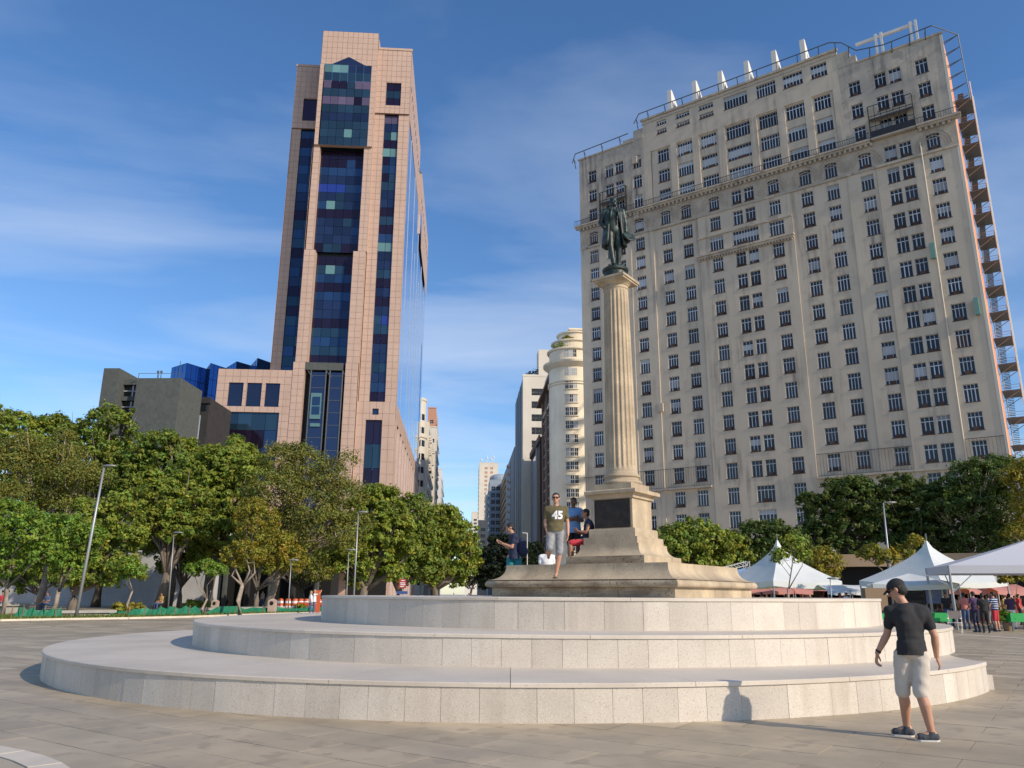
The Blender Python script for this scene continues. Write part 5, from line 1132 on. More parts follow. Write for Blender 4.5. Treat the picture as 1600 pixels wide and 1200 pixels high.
for k, (px, py, rr) in enumerate(((185, 951, .5), (195, 953, .45), (205, 952, .5), (215, 952, .45), (295, 947, .6), (310, 948, .6), (325, 947, .5), (450, 950, .5), (468, 951, .4))):
    p = gnd(px, py + 6); t = empty('bed_plant', p, 0, ['spiky leafed brownish bromeliad %s' % w for w in ('leftmost in its row', 'second in its row', 'third in its row', 'last in its row')][k] if k < 4 else ['tufted green plant %s' % w for w in ('right of the seated person', 'before the white pillar', 'before the rust-red porch', 'right of the litter bin', 'by the orange drums')][k - 4], 'plant', 'plants in the bed')
    link('foliage', crown_mesh('foliage', [(0, 0, rr * .55, rr)], 260, .32, 80 + k, 'leaf_y' if k < 4 else 'leaf_a', .25, 10), t)

# ============================================================ figures
def voxel(mb, name, size, mt, parent=None, smooth=2, fac=.6):
    me = mb.mesh(name + '_raw', [mt]); o = bpy.data.objects.new('tmp', me); col.objects.link(o)
    r = o.modifiers.new('r', 'REMESH'); r.mode = 'VOXEL'; r.voxel_size = size; r.use_smooth_shade = True
    if smooth: s = o.modifiers.new('s', 'SMOOTH'); s.iterations = smooth; s.factor = fac
    dg = bpy.context.evaluated_depsgraph_get(); m2 = bpy.data.meshes.new_from_object(o.evaluated_get(dg)); m2.name = name
    bpy.data.objects.remove(o); bpy.data.meshes.remove(me)
    m2.materials.clear(); m2.materials.append(mt); return link(name, m2, parent)
def frame(yaw, pitch=0.0, roll=0.0):
    return Matrix.Rotation(yaw, 3, 'Z') @ Matrix.Rotation(pitch, 3, 'X') @ Matrix.Rotation(roll, 3, 'Y')
def head_parts(c, yaw, pitch, s=1.0, detail=True):
    """head looks along +Y of its own frame"""
    q = frame(yaw, pitch); c = Vector(c); b = MB(); W = lambda x, y, z: c + q @ Vector((x * s, y * s, z * s))
    b.ball(W(0, -.012, .025), (.074 * s, .092 * s, .088 * s), 16, 12, rot=q); b.ball(W(0, .012, -.035), (.060 * s, .072 * s, .078 * s), 14, 10, rot=q)
    b.ball(W(0, .052, -.082), (.030 * s, .026 * s, .022 * s), 10, 8, rot=q)
    if detail:
        b.cap(W(0, .078, .012), W(0, .100, -.020), .010 * s, .015 * s, 8); b.ball(W(0, .072, .034), (.052 * s, .020 * s, .012 * s), 10, 6, rot=q)
        b.ball(W(0, .078, -.050), (.026 * s, .012 * s, .008 * s), 8, 6, rot=q); b.ball(W(0, .076, -.060), (.022 * s, .012 * s, .007 * s), 8, 6, rot=q)
        for sx in (-1, 1): b.ball(W(sx * .040, .060, -.012), (.022 * s, .018 * s, .018 * s), 8, 6, rot=q)
    for sx in (-1, 1): b.ball(W(sx * .076, -.010, -.004), (.010 * s, .020 * s, .032 * s), 8, 6, rot=q)
    return b, W, q
def hand(b, w, d, n, s=1.0, curl=.5, side=1, k=1.0):
    """w wrist, d pointing direction, n palm normal; palm, four unequal bent fingers and a thumb from the side"""
    w, d, n = Vector(w), Vector(d).normalized(), Vector(n).normalized(); t = d.cross(n).normalized() * side; n = t.cross(d).normalized() * side
    k = k * s
    for i in range(4):
        o = (i - 1.5) * .0205 * k; L_ = (.070, .078, .072, .056)[i] * k; a = w + t * o * .7 + d * .015 * k; kn = w + t * o + d * .088 * k
        b.cap(a, kn, .0135 * k, .0120 * k, 8)
        m1 = kn + (d * math.cos(curl * .6) + n * math.sin(curl * .6)) * L_ * .48; m2 = m1 + (d * math.cos(curl * 1.5) + n * math.sin(curl * 1.5)) * L_ * .34; m3 = m2 + (d * math.cos(curl * 2.3) + n * math.sin(curl * 2.3)) * L_ * .24
        b.cap(kn, m1, .0105 * k, .0095 * k, 8); b.cap(m1, m2, .0093 * k, .0085 * k, 8); b.cap(m2, m3, .0082 * k, .0075 * k, 8)
    a = w + t * -.022 * k + d * .022 * k; m1 = a - t * .026 * k + d * .026 * k + n * .008 * k; m2 = m1 + (d * .7 - t * .35 + n * .35).normalized() * .032 * k; m3 = m2 + (d * .85 - t * .05 + n * .4).normalized() * .024 * k
    b.cap(a, m1, .015 * k, .012 * k, 8); b.cap(m1, m2, .0118 * k, .0105 * k, 8); b.cap(m2, m3, .0102 * k, .0085 * k, 8)
def figure(name, label, loc, rz, J, skin, shirt=None, shorts=None, shoes=None, hair=None, vox=.011, sc=1.0, yaw=0.0, hyaw=0.0, hpitch=0.0, group=None, sleeve=.62, leg=.95, build_=1.0,
           hands=None, cat='person', shirt_z=None, trousers=False, longsleeve=False, cap_=None, glasses=None, tank=False, detail=True, hairstyle='short', cloth_vox=None, belly=0.0):
    """J: joint positions in metres, z from the soles: pelvis chest neck head shL shR elL elR wrL wrR haL haR hiL hiR knL knR anL anR toL toR"""
    e = empty(name, loc, rz, label, cat, group); V_ = {k: Vector(v) * sc for k, v in J.items()}; q = frame(yaw); b = MB(); s = sc; B_ = build_ * s
    def torso(b, g=0.0, sh=True, low=0.0):
        p, c, n = V_['pelvis'], V_['chest'], V_['neck']; mid = p.lerp(c, .5)
        b.ball(p + Vector((0, 0, .01)), ((.145 + g) * B_, (.105 + g) * B_, (.12 + g) * s), 16, 10, rot=q); b.ball(p.lerp(mid, .5), ((.148 + g) * B_, (.108 + g + belly) * B_, .14 * s), 16, 10, rot=q); b.ball(mid, ((.148 + g) * B_, (.106 + g + belly) * B_, .15 * s), 16, 10, rot=q)
        b.ball(mid.lerp(c, .5), ((.158 + g) * B_, (.11 + g) * B_, .15 * s), 16, 10, rot=q); b.ball(c, ((.168 + g) * B_, (.115 + g) * B_, .15 * s), 16, 10, rot=q); b.ball(c.lerp(n, .55), ((.15 + g) * B_, (.088 + g) * B_, .075 * s), 16, 10, rot=q)
        b.ball(c.lerp(n, .72) + q @ Vector((0, -.012 * s, 0)), ((.115 + g) * B_, (.078 + g) * B_, .062 * s), 14, 8, rot=q)
        for S_ in 'LR': b.cap(V_['sh' + S_].lerp(n, .50) + Vector((0, 0, -.030 * s)), V_['sh' + S_] + Vector((0, 0, -.006)), (.072 + g * .5) * s, (.056 + g) * s); b.cap(V_['sh' + S_].lerp(c, .45), V_['sh' + S_] + Vector((0, 0, -.03)), (.088 + g) * s, (.055 + g) * s)
    torso(b); b.cap(V_['neck'] + Vector((0, 0, -.03 * s)), V_['head'] + q @ Vector((0, -.01 * s, -.06 * s)), .056 * s, .052 * s)
    hb, W, hq = head_parts(V_['head'], hyaw, hpitch, s, detail); b.add(hb.v, hb.f)
    for S in 'LR':
        b.cap(V_['sh' + S], V_['el' + S], .050 * s, .038 * s); b.cap(V_['el' + S], V_['el' + S].lerp(V_['wr' + S], .35), .039 * s, .040 * s); b.cap(V_['el' + S].lerp(V_['wr' + S], .35), V_['wr' + S], .040 * s, .026 * s)
        b.cap(V_['hi' + S], V_['kn' + S], .088 * s, .056 * s); cf = V_['kn' + S].lerp(V_['an' + S], .32) + q @ Vector((0, -.012 * s, 0)); b.cap(V_['kn' + S], cf, .055 * s, .060 * s); b.cap(cf, V_['an' + S], .059 * s, .037 * s)
        b.cap(V_['an' + S] + Vector((0, 0, -.03 * s)), V_['to' + S], .034 * s, .024 * s); b.ball(V_['an' + S] - (V_['to' + S] - V_['an' + S]).normalized() * .03 * s - Vector((0, 0, .045 * s)), .030 * s)
        d = V_['ha' + S] - V_['wr' + S]
        nrm_ = (hands or {}).get(S, ((V_['chest'] - V_['wr' + S]) * 1.0, .5)); hand(b, V_['wr' + S], d, nrm_[0], s, nrm_[1], 1 if S == 'L' else -1, nrm_[2] if len(nrm_) > 2 else 1.0)
    voxel(b, 'body', vox, M[skin], e, 1)
    cv = cloth_vox or max(vox, .012)
    if shirt:
        b = MB(); torso(b, .020); p = V_['pelvis']; lo = (shirt_z * s if shirt_z is not None else p.z + .0)
        b.tube([(p.x, p.y, lo - .03 * s), (p.x, p.y, lo + .14 * s)], [.182 * B_, .172 * B_], 20)
        n0_ = len(b.v) - 40
        for i_ in range(n0_, len(b.v)):
            l_ = q.inverted() @ (Vector(b.v[i_]) - Vector((p.x, p.y, 0))); l_.y *= .80; l_ = q @ l_; b.v[i_] = (l_.x + p.x, l_.y + p.y, l_.z)
        n = V_['neck']
        if not tank:
            for S in 'LR':
                f = 1.0 if longsleeve else sleeve; e1 = V_['sh' + S].lerp(V_['el' + S], f); b.cap(V_['sh' + S], e1, .064 * s, .057 * s)
                if longsleeve: b.cap(V_['el' + S], V_['wr' + S], .052 * s, .038 * s)
        sh_ = voxel(b, 'shirt', cv, M[shirt], e, 7)
        # ruffle: slight folds
        me = sh_.data; co = np.zeros(len(me.vertices) * 3, 'f'); me.vertices.foreach_get('co', co); co = co.reshape(-1, 3)
        arm_ = np.hypot(co[:, 0] - p.x, co[:, 1] - p.y) < .30 * s; co[(co[:, 2] < lo) & arm_, 2] = lo + (co[(co[:, 2] < lo) & arm_, 2] - lo) * .05; no = np.zeros(len(me.vertices) * 3, 'f'); me.vertices.foreach_get('normal', no); no = no.reshape(-1, 3)
        w_ = (np.sin(co[:, 2] * 38 + co[:, 0] * 22) * np.sin(co[:, 0] * 13 - co[:, 2] * 9 + 1) + .6 * np.sin(co[:, 2] * 19 - co[:, 0] * 31)) * .0042 * s
        co += no * w_[:, None]; me.vertices.foreach_set('co', co.ravel()); me.update()
    if shorts:
        b = MB(); p = V_['pelvis']; b.ball(p + Vector((0, 0, .02)), (.170 * B_, .134 * B_, .125 * s), 16, 10, rot=q)
        for S in 'LR':
            h, k, a = V_['hi' + S], V_['kn' + S], V_['an' + S]; ke = h.lerp(k, leg)
            b.cap(h, ke, .100 * s, (.079 if not trousers else .072) * s, 16)
            if trousers: b.cap(k, a + Vector((0, 0, .02)), .072 * s, .056 * s, 14)
        so = voxel(b, 'trousers' if trousers else 'shorts', cv, M[shorts], e, 2); me = so.data; co = np.zeros(len(me.vertices) * 3, 'f'); me.vertices.foreach_get('co', co); co = co.reshape(-1, 3)
        hz_ = (shirt_z * s if shirt_z is not None else p.z) + .035 * s; tp_ = co[:, 2] > hz_; co[tp_, 2] = hz_ + (co[tp_, 2] - hz_) * .1; tp_ = co[:, 2] > hz_ - .06 * s; co[tp_, 0] = p.x + (co[tp_, 0] - p.x) * .975; co[tp_, 1] = p.y + (co[tp_, 1] - p.y) * .975; no = np.zeros(len(me.vertices) * 3, 'f'); me.vertices.foreach_get('normal', no); no = no.reshape(-1, 3)
        co += no * (np.sin(co[:, 2] * 45 + co[:, 0] * 35) * np.sin(co[:, 1] * 20 + co[:, 2] * 12) * .0028 * s)[:, None]; me.vertices.foreach_set('co', co.ravel()); me.update()
    if shoes:
        for S in 'LR':
            a, t = V_['an' + S], V_['to' + S]; d = (t - a); d.z = 0; d.normalize(); t = a + d * .118 * s; t.z = V_['to' + S].z
            b = MB(); g0 = min(a.z - .075 * s, t.z - .02); heel = a - d * .035 * s; heel.z = t.z + .005
            b.cap(heel, t, .043 * s, .040 * s, 12); b.cap(a + Vector((0, 0, -.035 * s)), heel.lerp(t, .35), .045 * s, .046 * s, 12); b.ball(t - d * .03 * s, (.048 * s, .048 * s, .034 * s), 10, 6)
            voxel(b, 'shoe', min(vox, .010), M[shoes], e, 1)
            b = MB(); z0 = t.z - .046 * s; sd = Vector((-d.y, d.x, 0)); pts = [(heel - d * .045 * s), (heel + sd * .040 * s), (heel.lerp(t, .6) + sd * .046 * s), (t + sd * .042 * s + d * .01), (t + d * .052 * s), (t - sd * .042 * s + d * .01), (heel.lerp(t, .6) - sd * .046 * s), (heel - sd * .040 * s)]
            b.prism([(p_.x, p_.y) for p_ in reversed(pts)], z0, z0 + .022 * s); b.build('sole', M['shoe_sole'], e)
    if hair:
        b = MB()
        b.ball(W(0, -.022, .040), (.081 * s, .096 * s, .086 * s), 16, 12, rot=hq); b.ball(W(0, -.045, -.015), (.074 * s, .066 * s, .07 * s), 14, 10, rot=hq)
        if hairstyle == 'long': b.ball(W(0, -.07, -.10), (.07 * s, .05 * s, .13 * s), 12, 8, rot=hq)
        h = voxel(b, 'hair', min(cv, .012), M[hair], e, 0); me = h.data
        # cut the face free: push vertices in front of the hairline inward
        inv = hq.inverted(); c0 = V_['head']
        for v in me.vertices:
            l = inv @ (v.co - c0)
            if l.y > .045 * s and l.z < .070 * s: l.y *= .35; l.x *= .7; v.co = c0 + hq @ l
            elif l.z < -.01 * s and l.y > .0: l.x *= .82; l.y *= .6; v.co = c0 + hq @ l
    if glasses:
        b = MB()
        for sx in (-1, 1): b.ball(W(sx * .034, .084, .010), (.029 * s, .010 * s, .020 * s), 10, 6, rot=hq); b.bar(W(sx * .060, .078, .014), W(sx * .080, -.01, .012), .006 * s)
        b.bar(W(-.02, .092, .014), W(.02, .092, .014), .007 * s); b.build('sunglasses', M['lens_black'], e, True)
    elif detail:
        for sx in (-1, 1):
            b = MB(); b.ball(W(sx * .030, .077, .010), (.012 * s, .006 * s, .006 * s), 8, 6, rot=hq); b.build('eye', M['lens_black'], e, True)
    if cap_:
        b = MB(); b.ball(W(0, -.016, .045), (.086 * s, .104 * s, .078 * s), 18, 12, rot=hq); b.lathe([(.0, 0), (.0, 0)], (0, 0), 3) if False else None
        n0 = len(b.v); cpo = voxel(b, 'cap', .008, M[cap_], e, 1); inv = hq.inverted(); c0 = V_['head']
        for v in cpo.data.vertices:
            l = inv @ (v.co - c0)
            if l.z < .030 * s: l.z = .030 * s + (l.z - .03 * s) * .12; v.co = c0 + hq @ l
        b = MB(); vs = []; 
        for k in range(11):
            a = math.pi * k / 10; x, y = .076 * math.cos(a), .060 + .092 * math.sin(a); dz = -.028 * math.sin(a) + .004
            vs += [W(x, y * 1.0, .042 + dz), W(x, y * 1.0, .034 + dz)]
        fs = [(2 * k, 2 * k + 2, 2 * k + 3, 2 * k + 1) for k in range(10)] + [tuple(range(20, -1, -2)), tuple(range(1, 22, 2))]
        b.add(vs, fs); b.build('cap_peak', M[cap_], e)
    return e, V_, W, hq
STAND = dict(pelvis=(0, 0, .93), chest=(0, 0, 1.27), neck=(0, 0, 1.46), head=(0, .02, 1.61), shL=(-.17, 0, 1.40), shR=(.17, 0, 1.40), elL=(-.22, -.02, 1.12), elR=(.22, -.02, 1.12), wrL=(-.22, .06, .88), wrR=(.22, .06, .88),
             haL=(-.21, .10, .79), haR=(.21, .10, .79), hiL=(-.09, 0, .90), hiR=(.09, 0, .90), knL=(-.10, .02, .49), knR=(.10, .02, .49), anL=(-.11, -.02, .085), anR=(.11, -.02, .085), toL=(-.12, .13, .035), toR=(.12, .13, .035))
def pose(**k): d = dict(STAND); d.update(k); return d
# --- the man in the black shirt walking past on the right (seen from behind, moving left)
mp_ = gnd(1437, 1156)
J = dict(pelvis=(.030, 0, .90), chest=(.045, .01, 1.22), neck=(.02, .02, 1.405), head=(-.035, .05, 1.545), shL=(-.125, .06, 1.315), shR=(.205, -.03, 1.315), elL=(-.165, .12, 1.07), elR=(.265, -.07, 1.06), wrL=(-.275, .17, .865), wrR=(.285, -.02, .845), haL=(-.285, .20, .77), haR=(.325, .01, .76),
         hiL=(-.055, .04, .86), hiR=(.105, -.03, .86), knL=(-.065, .12, .465), knR=(.055, -.03, .47), anL=(-.01, .24, .11), anR=(.105, -.06, .10), toL=(-.14, .30, .035), toR=(-.04, -.04, .035))
bm = figure('person', 'man in black t-shirt, beige shorts and dark cap walking with head bowed beside the steps', (mp_.x, mp_.y, 0), 0, J, 'skin_light', 'black_cotton', 'beige_twill', 'shoe_canvas', 'hair_black', .0062, 1.03, R(28), R(52), R(-26), sleeve=.60, leg=.98, build_=.98, shirt_z=.865,
            hands={'L': ((.6, -.5, .1), .7, 1.0), 'R': ((-.7, .4, .1), .35, 1.0)}, cap_='black_cotton', glasses=True, cloth_vox=.011)
wt_ = MB(); wv = Vector(J['wrL']) * 1.03; dd_ = (Vector(J['wrL']) - Vector(J['elL'])).normalized(); wt_.tube([wv - dd_ * .035, wv - dd_ * .012], [.033, .032], 16); wt_.build('watch', M['lens_black'], bm[0], True)
# --- the man in the olive shirt stepping down on the pedestal
fp = at(870, 903, 17.28)
J = pose(pelvis=(-.03, 0, .95), chest=(.0, -.01, 1.27), neck=(.0, .0, 1.45), head=(-.005, -.02, 1.605), shL=(-.185, 0, 1.385), shR=(.185, 0, 1.385), elL=(-.225, .03, 1.12), elR=(.235, .02, 1.11), wrL=(-.185, -.05, .90), wrR=(.235, -.06, .86), haL=(-.15, -.08, .83), haR=(.225, -.09, .77),
         hiL=(-.11, 0, .92), hiR=(.075, 0, .92), knL=(-.15, -.10, .58), knR=(.055, -.05, .50), anL=(-.155, .26, .45), anR=(-.01, .02, .10), toL=(-.16, .14, .40), toR=(-.035, -.12, .035))
figure('person', 'man in olive t-shirt with white number 45, sunglasses and grey shorts stepping down the pedestal', fp, 0, J, 'skin_light', 'olive_cotton', 'grey_check', None, 'hair_black', .0085, 1.055, R(180), R(172), R(0), sleeve=.60, leg=.97, build_=1.0, glasses=True, shirt_z=.93, cloth_vox=.012,
       hands={'R': ((-1, 0, 0), .5), 'L': ((1, 0, 0), .5)})
pm_ = [o for o in col.objects if o.name.startswith('person')][-1]
# number 45 on the shirt front, laid onto the cloth
sh_o = [c for c in pm_.children if c.name.startswith('shirt')][0]
td = bpy.data.curves.new('number', 'FONT'); td.body = '45'; td.size = .235; td.align_x = 'CENTER'; td.offset = .010; td.resolution_u = 3
to = bpy.data.objects.new('tmp_text', td); col.objects.link(to); dg = bpy.context.evaluated_depsgraph_get(); tm = bpy.data.meshes.new_from_object(to.evaluated_get(dg)); bpy.data.objects.remove(to)
import bmesh
bmx = bmesh.new(); bmx.from_mesh(tm); bmesh.ops.triangulate(bmx, faces=bmx.faces); bmesh.ops.subdivide_edges(bmx, edges=bmx.edges, cuts=2, use_grid_fill=True); bmx.to_mesh(tm); bmx.free()
bpy.context.view_layer.update()
for v in tm.vertices:
    p = Vector((v.co.x + .02 + v.co.y * .05, -.6, v.co.y + 1.245)); ok, hit, nn, _ = sh_o.ray_cast(p, Vector((0, 1, 0)))
    v.co = Vector((p.x, (hit.y if ok else -.14) - .006, p.z))
tm.name = 'shirt_number'; tm.materials.append(M['white_cloth']); link('shirt_number', tm, pm_)
b = MB(); f_ = Vector((-.035, -.10, .0)) * 1.055; b.prism([(f_.x + x, f_.y + y) for x, y in ((-.045, .17), (-.05, -.02), (0, -.06), (.05, -.02), (.045, .17))], -.012, .012); b.bar(f_ + Vector((-.04, .03, .05)), f_ + Vector((0, -.03, .02)), .015, .01); b.bar(f_ + Vector((.04, .03, .05)), f_ + Vector((0, -.03, .02)), .015, .01)
b.build('flip_flop', M['rust'], pm_)
GP = 'people standing round the monument'
X_ = lambda px, py, Y: at(px, py, Y)
# man with backpack looking at his phone
p = at(803, 930, 20.6); ph_ = Vector((p.x, 20.6, H3))
J = pose(head=(-.10, .04, 1.60), neck=(-.02, 0, 1.46), elL=(-.12, .22, 1.13), wrL=(-.30, .22, 1.25), haL=(-.38, .22, 1.29), elR=(-.05, -.20, 1.13), wrR=(-.28, -.12, 1.22), haR=(-.37, -.08, 1.27), shL=(0, .17, 1.40), shR=(0, -.17, 1.40))
e_, V_, W_, q_ = figure('person', 'man in navy shirt with black backpack bent over his phone left of the pedestal', ph_, 0, J, 'skin_light', 'navy_cloth', 'teal_cloth', 'shoe_canvas', 'hair_black', .012, 1.07, R(90), R(95), R(-28), GP, shirt_z=.86)
b = MB(); b.ball((.20, 0, 1.22), (.13, .17, .25), 14, 10); b.ball((.26, 0, 1.12), (.10, .14, .15), 12, 8); voxel(b, 'backpack', .02, M['navy_cloth'], e_)
b = MB(); b.box(-.43, -.42, -.03, .05, 1.33, 1.47); b.build('phone', M['lens_black'], e_)
# man in pale blue t-shirt, arms folded
p = at(898, 930, 19.95); J = pose(head=(.0, -.03, 1.61), elL=(-.22, -.06, 1.14), wrL=(-.02, -.20, 1.20), haL=(.07, -.20, 1.22), elR=(.22, -.06, 1.14), wrR=(.03, -.17, 1.16), haR=(-.06, -.20, 1.17))
figure('person', 'man in pale blue t-shirt and black shorts with folded arms beside the seated man', Vector((p.x, 19.95, 2.178)), 0, J, 'skin_dark', 'skyblue_cloth', 'black_cotton', 'shoe_canvas', 'hair_black', .012, 1.0, R(175), R(150), R(-8), GP, build_=1.08, shirt_z=.84, leg=.8)
# seated man with tank top and red shorts
p = at(917, 850, 19.45); p = Vector((p.x, 19.45, 2.178))
J = dict(pelvis=(0, 0, .62), chest=(.06, 0, .95), neck=(.04, 0, 1.13), head=(-.03, -.02, 1.27), shL=(.05, -.17, 1.06), shR=(.05, .17, 1.06), elL=(-.02, -.22, .80), elR=(-.02, .22, .80), wrL=(-.22, -.10, .84), wrR=(-.22, .10, .82), haL=(-.30, -.06, .88), haR=(-.30, .06, .86),
         hiL=(-.02, -.09, .60), hiR=(-.02, .09, .60), knL=(-.42, -.12, .56), knR=(-.40, .14, .56), anL=(-.42, -.12, .13), anR=(-.34, .14, .13), toL=(-.56, -.13, .04), toR=(-.48, .14, .04))
figure('person', 'seated man in dark blue tank top and red shorts leaning on the pedestal, facing left', p, 0, J, 'skin_tan', 'navy_cloth', 'red_cloth', 'white_cloth', 'hair_black', .012, 1.0, R(90), R(95), R(-5), GP, tank=True, leg=.92, shirt_z=.60)
# person in white behind
p = at(856, 930, 23.5)
figure('person', 'person in white shirt half hidden behind the man in the olive shirt', Vector((p.x - .02, 23.5, H3 - .28)), 0, pose(), 'skin_tan', 'white_cloth', 'denim', 'shoe_canvas', 'hair_black', .014, 1.0, 0, R(20), 0, GP)

# --- bronze statue
sz = 9.70; se = empty('bronze_statue', (MC.x, MC.y, 9.556), 0, 'green bronze statue of a man in frock coat holding his top hat, on the column', 'statue')
b = MB(); b.lathe([(.30, 0), (.34, .02), (.34, .10), (.30, .13), (.30, .20), (.34, .24), (.35, .30), (.31, .33), (.22, .36)], n=32); sharp(b.build('statue_base', M['bronze'], se), 30)
k = 1.19; zb = .35
J = {a: (x, y, z) for a, (x, y, z) in dict(pelvis=(-.02, 0, .94), chest=(.0, 0, 1.28), neck=(.0, .0, 1.47), head=(.0, -.03, 1.62), shL=(-.19, 0, 1.40), shR=(.20, .0, 1.40), elL=(-.30, .03, 1.13), elR=(.26, .02, 1.12), wrL=(-.23, -.06, .97), wrR=(.26, -.04, .89), haL=(-.16, -.08, .93), haR=(.27, -.06, .80),
     hiL=(-.10, 0, .92), hiR=(.08, 0, .92), knL=(-.10, -.06, .50), knR=(.09, -.01, .49), anL=(-.04, -.06, .09), anR=(.08, .06, .09), toL=(-.07, -.21, .04), toR=(.14, -.07, .04)).items()}
V_ = {a: Vector(v) * k + Vector((0, 0, zb)) for a, v in J.items()}; b = MB()
hb, W_, hq = head_parts(V_['head'], R(200), R(0), k); b.add(hb.v, hb.f); q = frame(R(180))
b.ball(W_(0, -.02, .04), (.082 * k, .098 * k, .085 * k), 14, 10, rot=hq); b.ball(W_(0, .05, -.08), (.05 * k, .045 * k, .045 * k), 10, 8, rot=hq)
b.cap(V_['neck'] - Vector((0, 0, .03)), V_['head'] - Vector((0, 0, .06 * k)), .068 * k, .06 * k)
for f, rx, ry in ((0, .17, .13), (.25, .165, .13), (.5, .165, .125), (.75, .18, .128), (1, .185, .128)): c_ = V_['pelvis'].lerp(V_['chest'], f); b.ball(c_, (rx * k, ry * k, .15 * k), 16, 10, rot=q)
b.ball(V_['chest'].lerp(V_['neck'], .5), (.17 * k, .10 * k, .09 * k), 16, 8)
for S in 'LR':
    b.cap(V_['neck'].lerp(V_['sh' + S], .5), V_['sh' + S], .07 * k, .07 * k); b.cap(V_['sh' + S], V_['el' + S], .072 * k, .058 * k); b.cap(V_['el' + S], V_['wr' + S], .058 * k, .046 * k); hand(b, V_['wr' + S], V_['ha' + S] - V_['wr' + S], (0, .3, 0) if S == 'L' else (-1, 0, 0), k, .8, 1 if S == 'L' else -1, 1.1)
    b.cap(V_['hi' + S], V_['kn' + S], .105 * k, .075 * k); b.cap(V_['kn' + S], V_['an' + S], .073 * k, .056 * k); b.cap(V_['an' + S] - Vector((0, 0, .03)), V_['to' + S], .05 * k, .036 * k)
voxel(b, 'figure', .013, M['bronze'], se, 1)
# open frock coat: two front panels and back, flaring to the knee
b = MB(); N_ = 26; vs = []
rows = [(1.43, .17, .10), (1.30, .215, .150), (1.1, .205, .150), (.95, .215, .155), (.80, .225, .165), (.65, .24, .175), (.52, .25, .18)]
for zi, (z, rx, ry) in enumerate(rows):
    for i in range(N_ + 1):
        gap_ = 26 + 16 * (1 - (z - .5) / .95); a = R(-90 + gap_ + (360 - 2 * gap_) * i / N_); w_ = 1 + (.05 * math.sin(i * 1.9) + .03 * math.sin(i * 3.1)) * (1.45 - z)
        vs.append(Vector((rx * math.cos(a) * w_, ry * math.sin(a) * w_ + .01, z)) * k + Vector((0, 0, zb)))
fs = []
for r_ in range(len(rows) - 1):
    for i in range(N_): a = r_ * (N_ + 1) + i; fs.append((a, a + 1, a + N_ + 2, a + N_ + 1))
b.add(vs, fs); co_ = b.build('frock_coat', M['bronze'], se, True); so_ = co_.modifiers.new('thick', 'SOLIDIFY'); so_.thickness = .035
for S, sx in (('L', -1), ('R', 1)):
    b = MB(); b.tube([Vector((sx * .05, -.135, 1.44)) * k + Vector((0, 0, zb)), Vector((sx * .085, -.165, 1.28)) * k + Vector((0, 0, zb)), Vector((sx * .10, -.165, 1.05)) * k + Vector((0, 0, zb))], [.022, .035, .02], 6); b.build('lapel', M['bronze'], se, True)
hc = V_['haR'] + Vector((.05, -.07, -.10)); b = MB(); hr = frame(R(25), R(62))
ring = [(.0, .015), (.085, .015), (.165, .03), (.172, .02), (.165, .0), (.095, -.01), (.092, -.14), (.085, -.16), (0, -.165)]
vs = []; n_ = 24
for r_, z in ring:
    for i in range(n_): a = 2 * math.pi * i / n_; vs.append(hc + hr @ Vector((r_ * 1.05 * math.cos(a), r_ * 1.05 * math.sin(a), z)))
b.add(vs, [(j * n_ + i, j * n_ + (i + 1) % n_, (j + 1) * n_ + (i + 1) % n_, (j + 1) * n_ + i) for j in range(len(ring) - 1) for i in range(n_)]); b.build('top_hat', M['bronze'], se, True)

# ============================================================ tents, stalls, screen on the right
def pagoda(name, label, apex, eL, eR, Y, wdt, he, sag=.55, valance=.35, rz=0.0, mt='tent', group='white market tents', legs=True, flat=None):
    a = at(apex[0], apex[1], Y); e = empty(name, (a.x, Y, 0), rz, label, 'tent', group); m = MB(); N_ = 14; K = 14; h = wdt / 2; za = a.z; prev = None
    def rad(t): return t ** sag
    for side in range(4):
        q = Matrix.Rotation(side * math.pi / 2, 3, 'Z'); g_ = []
        for i in range(N_ + 1):
            t = i / N_; r = h * t; z = za - (za - he) * (t ** sag if not flat else t ** flat)
            g_.append([q @ Vector((r * (2 * j / K - 1), -r, z - .16 * math.sin(math.pi * j / K) * t * (1 if not flat else .6) * 1.0)) for j in range(K + 1)])
        vs = [v for row in g_ for v in row]; m.add(vs, [(i * (K + 1) + j, i * (K + 1) + j + 1, (i + 1) * (K + 1) + j + 1, (i + 1) * (K + 1) + j) for i in range(N_) for j in range(K)])
        lo = g_[-1]; m.add(lo + [v - Vector((0, 0, valance)) for v in lo], [(j, j + 1, K + 2 + j, K + 1 + j) for j in range(K)])
    m.build('canopy', M[mt], e, True)
    if not flat: p = MB(); p.bar((0, 0, za - .3), (0, 0, za + .35), .06); p.build('finial', M['metal_dk'], e)
    if legs:
        for sx in (-1, 1):
            for sy in (-1, 1): l = MB(); l.tube([(sx * h * .985, sy * h * .985, 0), (sx * h * .985, sy * h * .985, he)], .045, 8); l.build('leg', M['metal'], e)
    return e
pagoda('pagoda_tent', 'white pagoda tent with pointed top standing just right of the monument', (1214, 842), 0, 0, 56, 5.6, 2.5, .6, .35, R(20))
pagoda('pagoda_tent', 'taller white pagoda tent with sharp peak behind the walking man', (1447, 843), 0, 0, 48, 5.6, 2.45, .62, .3, R(24))
pagoda('hip_tent', 'low white pyramid tent right over the walking man\'s cap, with grey shaded front', (1420, 896), 0, 0, 45, 4.2, 2.2, 1, .25, R(-20), flat=1.0)
o = at(1600, 846, 40); m = MB()
ct = empty('canopy_tent', (at(1484, 900, 39).x, 39, 0), R(-14), 'large greyish white canopy tent cut off by the right edge of the picture', 'tent', 'white market tents'); he = 2.62; ze = he + .38; zt = 4.75; L_ = 10.5
